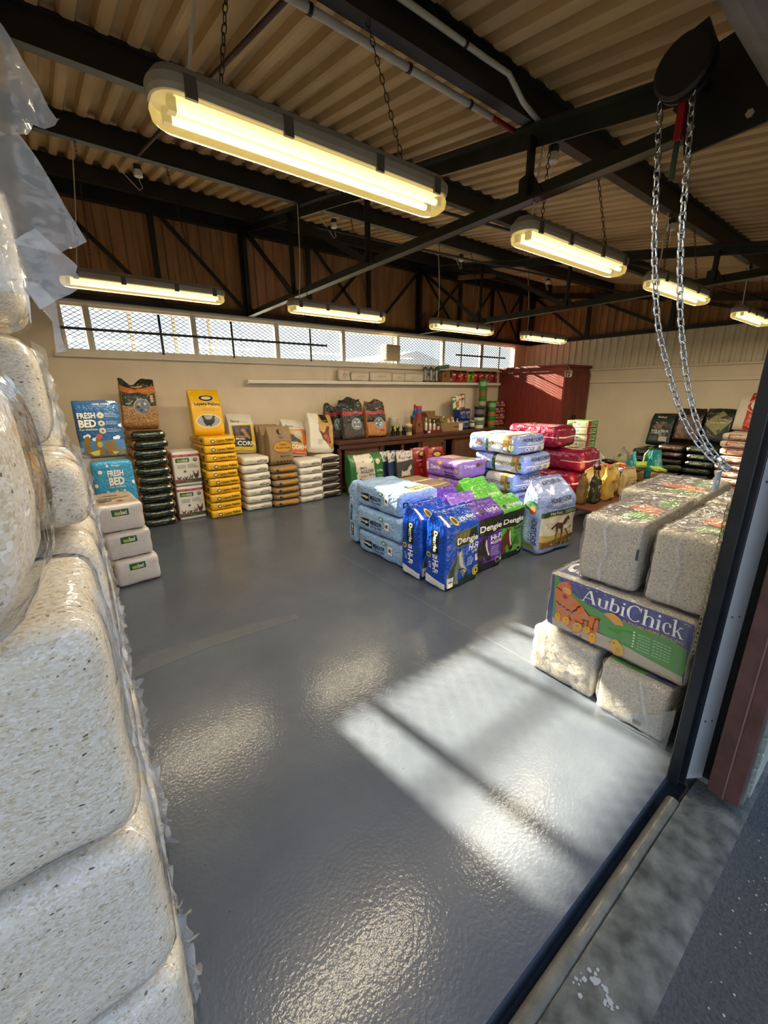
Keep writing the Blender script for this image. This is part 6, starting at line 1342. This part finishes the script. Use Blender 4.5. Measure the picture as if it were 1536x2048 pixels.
# --- seed bags on the bench
RB = plastic('101c16', rough=.2); SD2 = chips('sunflower_seed', ['1a1614', '4a4442', '6a625c', '2c2624'], 80, bump=.5, rough=.35); SD3 = chips('peanuts', ['6a3a20', 'a5683c', 'c08a58', 'b87a48'], 55, bump=.6, rough=.4)
def seedbag(x, y, w_, h_, fill, lab, sd, rz=0, lean=-.12, z=BZ):
    def crook(v, p, s):
        v = pillow(.12, .5)(v, p, s); t = (v.z+s.h/2)/s.h
        if t > .85: v.z += .03*math.sin(p[0]*4+sd)*(t-.85)/.15
        return v
    b = Bag(w_, .13, h_, r=.02, bulge=(0, .008, 0), wr=.014, ws=6, seed=sd, shape=crook, n=(16, 8, 20), crease=.018, cs=9)
    o = body(b, fill, 'seed_bag', lab, 'bag', 'black and red seed bags', (x, y, z), (lean, 0, rz)); p = Print(b, o)
    p.poly('front', [(0, .46), (.5, .43), (1, .46), (1, 1), (0, 1)], RB, 0); p.poly('front', [(0, .68), (.3, .65), (.6, .70), (1, .66), (1, .76), (.65, .80), (.35, .76), (0, .80)], '9a1c28', 1); p.ell('front', .6, .42, .25, .17, '9aa4a8', 2); p.ell('front', .6, .42, .22, .15, '7c878c', 3)
    for k in range(7): a = k*.9+sd; p.ell('front', .6+.12*math.cos(a), .42+.08*math.sin(a), .035, .022, ('e6e8e6', '3a4044')[k % 2], 4, n=8)
    if fill is SD3: p.rect('front', .0, .0, 1, .05, RB, 0); p.ell('front', .72, .2, .18, .035, 'c9a090', 2); p.ell('front', .72, .2, .165, .028, 'a03028', 3)
    p.build()
seedbag(3.58, 6.06, .36, .56, SD2, 'dark sunflower seed bag at the bench end, behind another', 601, .05)
seedbag(3.78, 5.82, .40, .58, SD2, 'dark sunflower seed bag standing foremost on the bench', 602, -.03)
seedbag(4.25, 5.83, .42, .58, SD3, 'peanut bag with red band standing foremost on the bench', 603, .04)
seedbag(4.42, 6.07, .42, .62, SD3, 'peanut bag with red band standing behind the foremost one', 604, -.06)
seedbag(3.98, 6.17, .44, .66, SD2, 'tall black seed bag with crumpled top against the wall', 605, .02)
def tub(x, y, r_, h_, lab, bc, lc, lid, z=BZ, grp='tubs on the bench', taper=.92):
    e = empty('tub', (x, y, z), label=lab, cat='tub', group=grp)
    MB().lathe([(r_*taper, 0), (r_*.96, h_*.3), (r_*.96, h_*.3), (r_*.97, h_*.75), (r_*.97, h_*.75), (r_, h_*.9)], mat(bc, .35), n=18, ms=[mat(bc, .35), mat(lc, .4), mat(lc, .4), mat(bc, .35), mat(bc, .35)]).obj('body', e, smooth=False)
    MB().lathe([(r_*1.04, h_*.9), (r_*1.05, h_*.93), (r_*1.05, h_*.99), (r_*.98, h_)], mat(lid, .35), n=18).obj('lid', e)
def bottle(x, y, r_, h_, lab, bc, cap, grp='bottles on the bench', z=BZ, lc=None):
    e = empty('bottle', (x, y, z), label=lab, cat='bottle', group=grp)
    MB().lathe([(r_*.9, 0), (r_, .01), (r_, h_*.15), (r_, h_*.6), (r_*.9, h_*.7), (r_*.4, h_*.82), (r_*.38, h_*.86)], mat(bc, .3), n=14, ms=[mat(bc, .3)]*2+[mat(lc or bc, .35)]+[mat(bc, .3)]*3).obj('body', e, smooth=False)
    MB().lathe([(r_*.45, h_*.86), (r_*.45, h_*.98), (r_*.4, h_)], mat(cap, .35), n=12).obj('cap', e)
def bpos(px, Y): v = onY(px, 860, Y); return v.x
# glass jar, potted flowers, tin
tub(bpos(786, 6.2), 6.2, .085, .30, 'pale clear tub with cream lid behind the potted flowers', 'c4c0a8', 'b4b090', 'd2cdb4')
M_leaf = mat('1c3a1a', .5, var=.3, vscale=20); M_fl = mat('d9c24a', .5)
for k, px_ in enumerate((786, 797, 808, 819)):
    x = bpos(px_, 5.86); rnd = random.Random(k); e = empty('potted_flower', (x, 5.86+.02*(k % 2), BZ), label='small dark leafy plant with yellow flowers, %s along from the seed bags' % ('first', 'second', 'third', 'fourth')[k], cat='plant', group='potted flowers on the bench')
    MB().lathe([(.035, 0), (.045, .07), (.047, .075)], mat('10140f', .5), n=12).obj('pot', e)
    b = MB()
    for j in range(34):
        a = rnd.uniform(0, 6.28); r_ = rnd.uniform(.01, .05); h_ = rnd.uniform(.09, .2); c0 = Vector((.01*math.cos(a), .01*math.sin(a), .07)); t_ = Vector((r_*math.cos(a), r_*math.sin(a), h_)); s_ = Vector((-math.sin(a), math.cos(a), 0))*.012; m_ = (c0+t_)/2
        b.add([c0, m_+s_, t_, m_-s_], [(0, 1, 2, 3)], M_leaf)
    b.obj('leaves', e, kind='stuff')
    for j in range(3): a = rnd.uniform(0, 6.28); c_ = Vector((.035*math.cos(a), -.03-.02*rnd.random(), rnd.uniform(.12, .2))); MB().lathe([(.006, -.006), (.017, 0), (.014, .008), (.004, .004)], M_fl, c=c_, n=8, axis='Y').obj('flower', e)
tub(bpos(818, 5.76), 5.76, .055, .19, 'patterned cream tin in front of the potted flowers', 'a8986a', '5a5240', 'd5cfb9', taper=1)
# canister, aerosol, sack jar
bottle(bpos(829, 6.22), 6.22, .05, .52, 'red topped blue aerosol can standing tall at the wall', '2c6aa0', 'b0243c', lc='3a7ab4')
tub(bpos(837, 6.0), 6.0, .055, .50, 'tall red and blue canister beside the red topped can', '2c6aa0', 'b02440', 'c03048', taper=1)
tub(bpos(826, 5.95), 5.95, .05, .33, 'blue lidded brown jar behind the wooden scoop box', '4a2a1c', '6a3c28', '2f5a9a')
e = empty('scoop_box', (bpos(834, 5.80), 5.80, BZ), label='slanted wooden scoop box standing on the bench', cat='box'); M_sw = mat('7a4a2c', .5, var=.2, vscale=10)
b = MB(); b.holed([(-.08, 0), (.09, 0), (.09, .09), (.05, .28), (-.04, .30), (-.08, .1)], (0, .17), .028, -.06, .03, M_sw); b.poly([(-.08, -.03, 0), (.09, -.03, 0), (.09, -.03, .09), (.05, -.03, .28), (-.04, -.03, .30), (-.08, -.03, .1)], .09, M_sw, 'Y'); b.obj('body', e); MB().cbox((-.09, -.075, 0), (.1, .065, .05), mat('5a2c1c', .5), .004).obj('base', e)
for k in range(7):
    bottle(5.385+.053*k, 5.79+.062*(k % 2), .025, (.22, .27, .20, .24, .2, .22, .18)[k], ('white lotion bottle in the red tray, %s along from the scoop box' % ('first', 'second', 'third', 'fourth', 'fifth')[k]) if k < 5 else ('dark brown bottle in the red tray' if k == 5 else 'small black bottle at the end of the red tray'), 'd9d3c8' if k < 5 else '2a1c18', 'e6e2da' if k % 2 else '4a6a3a', 'bottles in the red tray', z=BZ+.012, lc='c9b8a8')
e = empty('bottle_tray', (bpos(862, 5.82), 5.82, BZ), label='shallow dark red tray holding lotion bottles', cat='tray')
MB().box((-.2, -.1, 0), (.2, .1, .01), mat('5a1614', .4)).obj('base', e)
for a, c_ in (((-.2, -.1, .01), (.2, -.094, .06)), ((-.2, .094, .01), (.2, .1, .06)), ((-.2, -.094, .01), (-.194, .094, .06)), ((.194, -.094, .01), (.2, .094, .06))): MB().box(a, c_, mat('6a1c1a', .4)).obj('side', e)
MB().box((-.17, -.103, .012), (-.11, -.1, .05), mat('cfd0d0', .4)).obj('price_tag', e)
# cartons
def carton(x, y, w_, d_, h_, lab, m=KRT, flaps=True, z=BZ, name='carton', cat='carton'):
    e = empty(name, (x, y, z), label=lab, cat=cat)
    MB().box((-w_/2, -d_/2, 0), (w_/2, d_/2, .005), m).obj('base', e)
    for a, c_ in (((-w_/2, -d_/2, .005), (w_/2, -d_/2+.005, h_)), ((-w_/2, d_/2-.005, .005), (w_/2, d_/2, h_*1.0)), ((-w_/2, -d_/2+.005, .005), (-w_/2+.005, d_/2-.005, h_)), ((w_/2-.005, -d_/2+.005, .005), (w_/2, d_/2-.005, h_))): MB().box(a, c_, m).obj('side', e)
    if flaps: MB().box((-w_/2, d_/2, h_), (w_/2, d_/2+.005, h_+.10), m).obj('flap', e); MB().poly([(-w_/2, -d_/2, h_), (-w_/2, d_/2, h_), (-w_/2-.05, d_/2, h_+.08), (-w_/2-.05, -d_/2, h_+.08)], .005, m, 'X').obj('flap', e)
    return e
carton(bpos(862, 6.25), 6.25, .38, .18, .28, 'tall open brown carton behind the lotion bottles')
c2 = carton(6.13, 5.97, .62, .28, .17, 'wide open brown carton holding spray bottles'); MB().box((.04, -.142, .07), (.18, -.14, .085), mat('3a2a1c', .6)).obj('print_line', c2); MB().box((.19, -.146, .0), (.30, -.141, .14), mat('d9d2c6', .5)).obj('price_card', c2)
for k in range(9):
    bottle(5.875+.063*k, 5.93+.085*(k % 2), .033, (.26, .24, .25, .27, .24, .22, .24, .25, .22)[k], '%s bottle in the wide carton, %s along from the tall carton' % (('green spray', 'green spray', 'green spray', 'yellow', 'cream', 'pink', 'cream', 'yellow', 'cream')[k], ('first', 'second', 'third', 'fourth', 'fifth', 'sixth', 'seventh', 'eighth', 'ninth')[k]), ('5a8a2c', '6a9a34', '5a8a2c', 'c9ae5a', 'd2c4a4', 'c9a0a8', 'd5c9b4', 'c4a860', 'cfc4b0')[k], ('2f5a24', '3a6a2c', '2f5a24', 'e0d8c0', 'c98a4a', 'e6dcd4', 'b9a27a', 'e0d8c0', 'c4b49a')[k], 'bottles in the wide carton', z=BZ+.006)
# blue boxes and leaflets
M_nb = mat('1c2f6a', .35)
for k, (px_, z, h_) in enumerate(((922, BZ, .19), (916, BZ+.192, .20), (930, BZ+.192, .20))):
    b = Bag(.30 if k == 0 else .15, .20, h_, r=.006, wr=.001, seed=620+k, n=(5, 4, 4)); o = body(b, M_nb, 'supplement_box', 'navy blue supplement box %s' % ('lowest, with white window print', 'upper, beside the leaflets', 'upper, with silver bucket print')[k], 'box', 'navy supplement boxes', ((6.635, 6.555, 6.712)[k], 6.05, z)); p = Print(b, o); p.rect('front', .35, .2, .9, .85, '8f9aa8', 0); p.rect('front', .4, .25, .85, .7, '3a4654', 1); p.text('front', 'MAX', .08, .6, .32, .8, 'cfd4e0', 1, .01); p.build()
for k, (px_, c1, c2_) in enumerate(((903, '4a7a3c', 'd9d4c8'), (909, 'e0dcd0', 'c9703a'), (916, 'c96a34', 'e0dcd0'), (921, '8a4a34', 'd2cdc4'))):
    b = Bag(.13, .012, .26 + .02*k, r=.003, wr=.002, seed=630+k, n=(5, 3, 8)); o = body(b, mat(c1, .4), 'leaflet', '%s leaflet propped on the navy boxes' % ('green and white', 'white and orange', 'orange and white', 'brown and white')[k], 'leaflet', 'leaflets on the navy boxes', ((6.40, 6.50, 6.60, 6.70)[k]+.06, 6.09+.02*k, BZ+.392), (-.12, .05*(k-1.5), 0)); p = Print(b, o); p.poly('front', [(.1, .1), (.9, .2), (.8, .7), (.2, .5)], c2_, 0); p.rect('front', .15, .75, .85, .92, 'e6e2da', 0); p.build()
# tubs
g = 'tubs on the bench'
for k, z in enumerate((BZ, BZ+.205)): tub(6.93, 6.2, .08, .2, 'dark tub with pale band, %s by the navy boxes' % ('lower one', 'stacked upper one')[k], '2a2838', 'b0a8a4', '3a3848', z)
tub(6.80, 5.90, .055, .17, 'small tub with cream band before the dark stacked tubs', '2a2434', 'c9b89a', 'b9b4b0')
for k, (z, c_, lc, lid) in enumerate(((BZ, 'd2d5cc', '5a7a5c', 'e2e2da'), (BZ+.225, '1c2028', '6a5a6a', '2a2e36'))): tub(7.10, 5.98, .11, .22, ('white tub with green label and white lid' if k == 0 else 'black tub standing on the white tub'), c_, lc, lid, z)
for k in range(5): tub(7.37+.004*(k % 2), 6.14, .09, .20, 'green tub in the tall stack, %s' % ('lowest', 'second up', 'third up', 'fourth up', 'topmost')[k], '2f7a24', ('8a6a4c', '7a6a54', 'a09a7c', '9a4a44', '8ab08a')[k], '2f7a24', BZ+.202*k, 'green tubs in the tall stack')
for k in range(3): tub(7.47, 5.94, .085, .185, 'green tub in the shorter stack, %s' % ('lowest', 'middle', 'topmost')[k], '2f7a24', ('a5603c', '9a5a44', '7a9a74')[k], '2a6a22', BZ+.187*k, 'green tubs in the shorter stack')
for k in range(12):
    r_, c_ = divmod(k, 3); px_ = 985+9*c_; cc = ('6a1c3c', '8a4a24', '4a2448', '7a1f2c')[(k*5) % 4]
    b = Bag(.165, .16, .135, r=.004, wr=.0008, seed=650+k, n=(4, 3, 3)); o = body(b, mat(cc, .35), 'snack_carton', 'maroon and orange carton, %s row up, %s from the green tubs' % (('bottom', 'second', 'third', 'top')[r_], ('first', 'second', 'third')[c_]), 'carton', 'cartons beside the green tubs', (7.74+.17*c_, 6.2, BZ+.137*r_)); p = Print(b, o); p.rect('front', .05, .55, .6, .9, ('c07a2c', '9a8a9a')[k % 2], 0); p.rect('front', .6, .1, .95, .5, ('b0556a', 'c9883c')[k % 2], 0); p.text('front', 'TREAT', .1, .15, .55, .4, 'e0d4cc', 1, .01); p.build()
# --- bags below the bench
GRB = mat('2c6a34', .4, bump=.4, bscale=20, coat=.2)
b = Bag(.66, .20, .66, r=.016, bulge=(0, .03, 0), wr=.012, ws=5, seed=660, shape=pillow(.1, .25), n=(16, 8, 16), crease=.012)
o = body(b, GRB, 'feed_sack', 'green and white smallholder feed sack standing before the bench', 'sack', None, (3.78, 5.48, 0), (-.10, 0, .02)); p = Print(b, o)
p.poly('front', [(.16, .02), (.72, .02), (.66, .98), (.14, .98)], 'd2cabd', 0); p.text('front', 'SMALL', .24, .62, .45, .69, '2a2826', 2, .01); p.text('front', 'HOLDER', .26, .52, .66, .605, '2a2826', 2, .015); p.text('front', 'RANGE', .5, .44, .66, .50, '4a4846', 2, .005); p.ell('front', .82, .78, .08, .07, 'd5d0a8', 1); p.text('front', 'ry Mix', .76, .5, .97, .58, 'dfe6d8', 2, .015); p.lines('front', .76, .36, .96, .46, 3, '9ac49a', 2)
for k in range(5): p.poly('front', fit(HEN, .2+.1*k, .2, .28+.1*k, .32), '3a3a44', 2, 'picture')
p.text('front', 'range', .22, .42, .44, .48, '9a958c', 2, 0); p.build()
for k, (x, y, c_, lab) in enumerate(((4.40, 5.62, '23365a', 'blue and white feed sack hindmost under the bench'), (4.50, 5.54, '2a3f66', 'blue and white feed sack in the middle under the bench'), (4.62, 5.46, '4a4846', 'grey and white feed sack foremost under the bench'))):
    b = Bag(.40, .06, .64, r=.016, bulge=(0, .004, 0), wr=.012, ws=6, seed=670+k, shape=pillow(.1, .3), n=(14, 8, 16), crease=.014)
    o = body(b, mat(c_, .4, bump=.4, bscale=20), 'feed_sack', lab, 'sack', 'folded sacks under the bench', (x, y, 0), (-.1, 0, .05)); p = Print(b, o); p.poly('front', [(0, .70), (1, .74), (1, 1), (0, 1)], 'd5cfc8', 0); p.text('front', 'fancy feed', .15, .76, .85, .84, '2a2826', 2, .0, shear=.1)
    if k == 2: p.poly('front', fit([(0,.0),(.1,.6),(.3,.4),(.6,.5),(.7,.8),(.9,1),(1,.7),(.8,.4),(.8,0)], .2, .3, .9, .6), 'c9c0b8', 1, 'picture')
    p.build()
RD2 = mat('8a1418', .35, bump=.4, bscale=18, coat=.3)
for k, (x, y) in enumerate(((5.10, 5.60), (5.30, 5.44))):
    b = Bag(.46, .12, .64, r=.016, bulge=(0, .02, 0), wr=.012, ws=6, seed=680+k, shape=pillow(.1, .3), n=(14, 8, 16), crease=.012)
    o = body(b, RD2, 'feed_sack', 'red bird feed sack %s' % ('behind the one with gold oval' if k == 0 else 'with gold oval standing before the bench'), 'sack', 'red bird feed sacks', (x, y, 0), (-.1, 0, 0)); p = Print(b, o); p.ell('front', .6, .80, .28, .09, '1c1614', 0); p.ell('front', .6, .80, .2, .06, 'c9a53a', 1); p.text('front', 'Canary Mix', .2, .60, .92, .68, 'e6c9c4', 2, .012); p.lines('front', .3, .48, .9, .56, 2, 'c98a8a', 2); p.poly('front', [(.4, .4), (.6, .36), (.9, .42), (.85, .2), (.5, .16)], 'a8683c', 1); p.build()

# ================================================================ WALL SHELF
SZ = 1.802
e = empty('wall_shelf', (5.17, WY1-.09, 1.75), label='long white wall shelf under the windows', cat='shelf')
MB().cbox((-2.93, -.07, 0), (2.93, .085, .05), M_white, .004).obj('ledge', e); MB().box((-2.93, -.066, .0), (-2.92, .085, -.012), M_white).obj('end_cap', e)
SY = WY1-.09
def spos(px): return onY(px, 757, SY).x
for k, (a, c_) in enumerate(((675, 699), (700, 737), (738, 782), (782, 808), (808, 845))):
    x0, x1 = spos(a), spos(c_); w_ = x1-x0-.01; h_ = (.19, .15, .165, .15, .16)[k]
    b = Bag(w_, .09, h_, r=.03, bulge=(0, .01, 0), wr=.007, ws=10, seed=700+k, n=(12, 5, 6), crease=.01); o = body(b, mat('d9cdb8', .35, bump=.5, bscale=30, var=.06, vscale=14), 'nest_pack', ('cream packet with pink print at the shelf start' if k == 0 else 'cream wrapped nesting pack on the shelf, %s past the printed packet' % ('first', 'second', 'third', 'fourth')[k-1]), 'packet', 'cream packs on the wall shelf', ((x0+x1)/2, SY, SZ)); p = Print(b, o); p.ell('front', .5, .5, .22, .22, 'c9a898', 0) if k == 0 else p.rect('front', .3, .4, .7, .6, 'c9baa0', 0); p.build()
    f_ = Bag(w_+.02, .10, h_+.02, r=.03, wr=.01, ws=12, seed=710+k, n=(10, 4, 6), crease=.02); mb = MB(); f_.mesh(mb, FILM); merged(mb); None
for k, px_ in enumerate((849.5, 861, 872)):
    e = empty('bird_feeder', (spos(px_), SY-.01, SZ), label='grey metal bird feeder with tag on the shelf, %s from the cream packs' % ('first', 'second', 'third')[k], cat='feeder', group='bird feeders on the shelf'); h_ = .28
    MB().lathe([(.05, 0), (.055, .01), (.05, .025)], mat('3a3c3e', .4, metal=.5), n=12).obj('base', e); MB().lathe([(.028, .025), (.028, h_-.04)], mat('9aa09c', .3, metal=.4), n=12).obj('seed_tube', e); MB().lathe([(.062, h_-.05), (.055, h_-.03), (.02, h_), (.008, h_+.02)], mat('4a5a54', .4, metal=.3), n=12).obj('cap', e)
    MB().poly([(.02, -.06, .10-.05*(k % 2)), (.07, -.06, .12-.05*(k % 2)), (.06, -.06, .19-.05*(k % 2)), (.01, -.06, .17-.05*(k % 2))], .004, mat('43484c', .5), 'Y').obj('tag', e)
e = empty('bird_house', (spos(886), SY, SZ), label='small wooden bird house with green roof on the shelf', cat='bird house'); M_bh = mat('8a5a24', .5, var=.15, vscale=14)
b = MB(); b.holed([(-.10, 0), (.13, 0), (.13, .22), (-.10, .18)], (.0, .12), .02, -.07, .012, M_bh); b.box((-.10, -.058, 0), (-.088, .06, .18), M_bh); b.box((.118, -.058, 0), (.13, .06, .215), M_bh); b.box((-.088, .048, 0), (.118, .06, .185), M_bh); b.box((-.088, -.058, 0), (.118, .048, .012), M_bh); b.obj('body', e); b = MB(); b.beam((-.13, -.01, .185), (.16, -.01, .235), .17, .014, mat('4a5a48', .6)); b.obj('roof', e)
b = Bag(.26, .08, .07, r=.006, wr=.001, seed=719, n=(4, 3, 3)); body(b, mat('5a7a5c', .4), 'seed_block_box', 'flat green box lying on the bird house roof', 'box', None, (spos(886), SY, SZ+.262), (0, -.1, 0))
tub(spos(900.5), SY, .045, .10, 'small grey pot between bird house and red pouches', '5a625c', '8a908c', '3a3f3c', SZ, None)
for k, (px_, c_, w_) in enumerate(((911, 'a5241c', 17), (925.5, 'b02a20', 13), (939.5, '8a9a24', 13), (953, 'b02a20', 14), (965, 'a5241c', 11), (974, 'b8604a', 9), (986, '9a2420', 12))):
    x0, x1 = spos(px_-w_/2), spos(px_+w_/2); b = Bag((x1-x0)*1.02, .05, .25-.02*(k == 2), r=.006, bulge=(0, .012, 0), wr=.004, ws=9, seed=720+k, shape=pillow(.05, .3), n=(8, 5, 10), crease=.006)
    o = body(b, mat(c_, .35, coat=.2), 'treat_pouch', ('lime green treat pouch among the red ones on the shelf' if k == 2 else 'red treat pouch on the shelf, %s from the bird house' % ('first', 'second', '', 'third', 'fourth', 'fifth', 'last')[k]), 'pouch', 'treat pouches on the wall shelf', ((x0+x1)/2, SY-.01, SZ), (-.05, 0, 0)); p = Print(b, o); p.rect('front', .1, .78, .9, .95, '1c1614', 0); p.poly('front', [(.3, .1), (.45, .5), (.4, .62), (.6, .62), (.55, .5), (.7, .1), (.55, .3)], '2a1614', 0); p.ell('front', .2, .6, .14, .06, 'e6e2da', 1); p.ell('front', .8, .5, .12, .05, 'e6e2da', 1); p.build()
# extractor fan in the window strip
e = empty('extractor_fan', (4.97, WY1-.06, 2.30), label='cream louvred extractor fan set in the window strip', cat='fan'); M_fan = mat('d2c29c', .45)
MB().cbox((-.16, -.10, -.14), (.16, .07, .14), M_fan, .02).obj('housing', e)
for k in range(8): MB().beam((-.13, -.108, -.11+.03*k), (.13, -.108, -.11+.03*k), .014, .012, mat('c0ae86', .45)).obj('louvre', e)
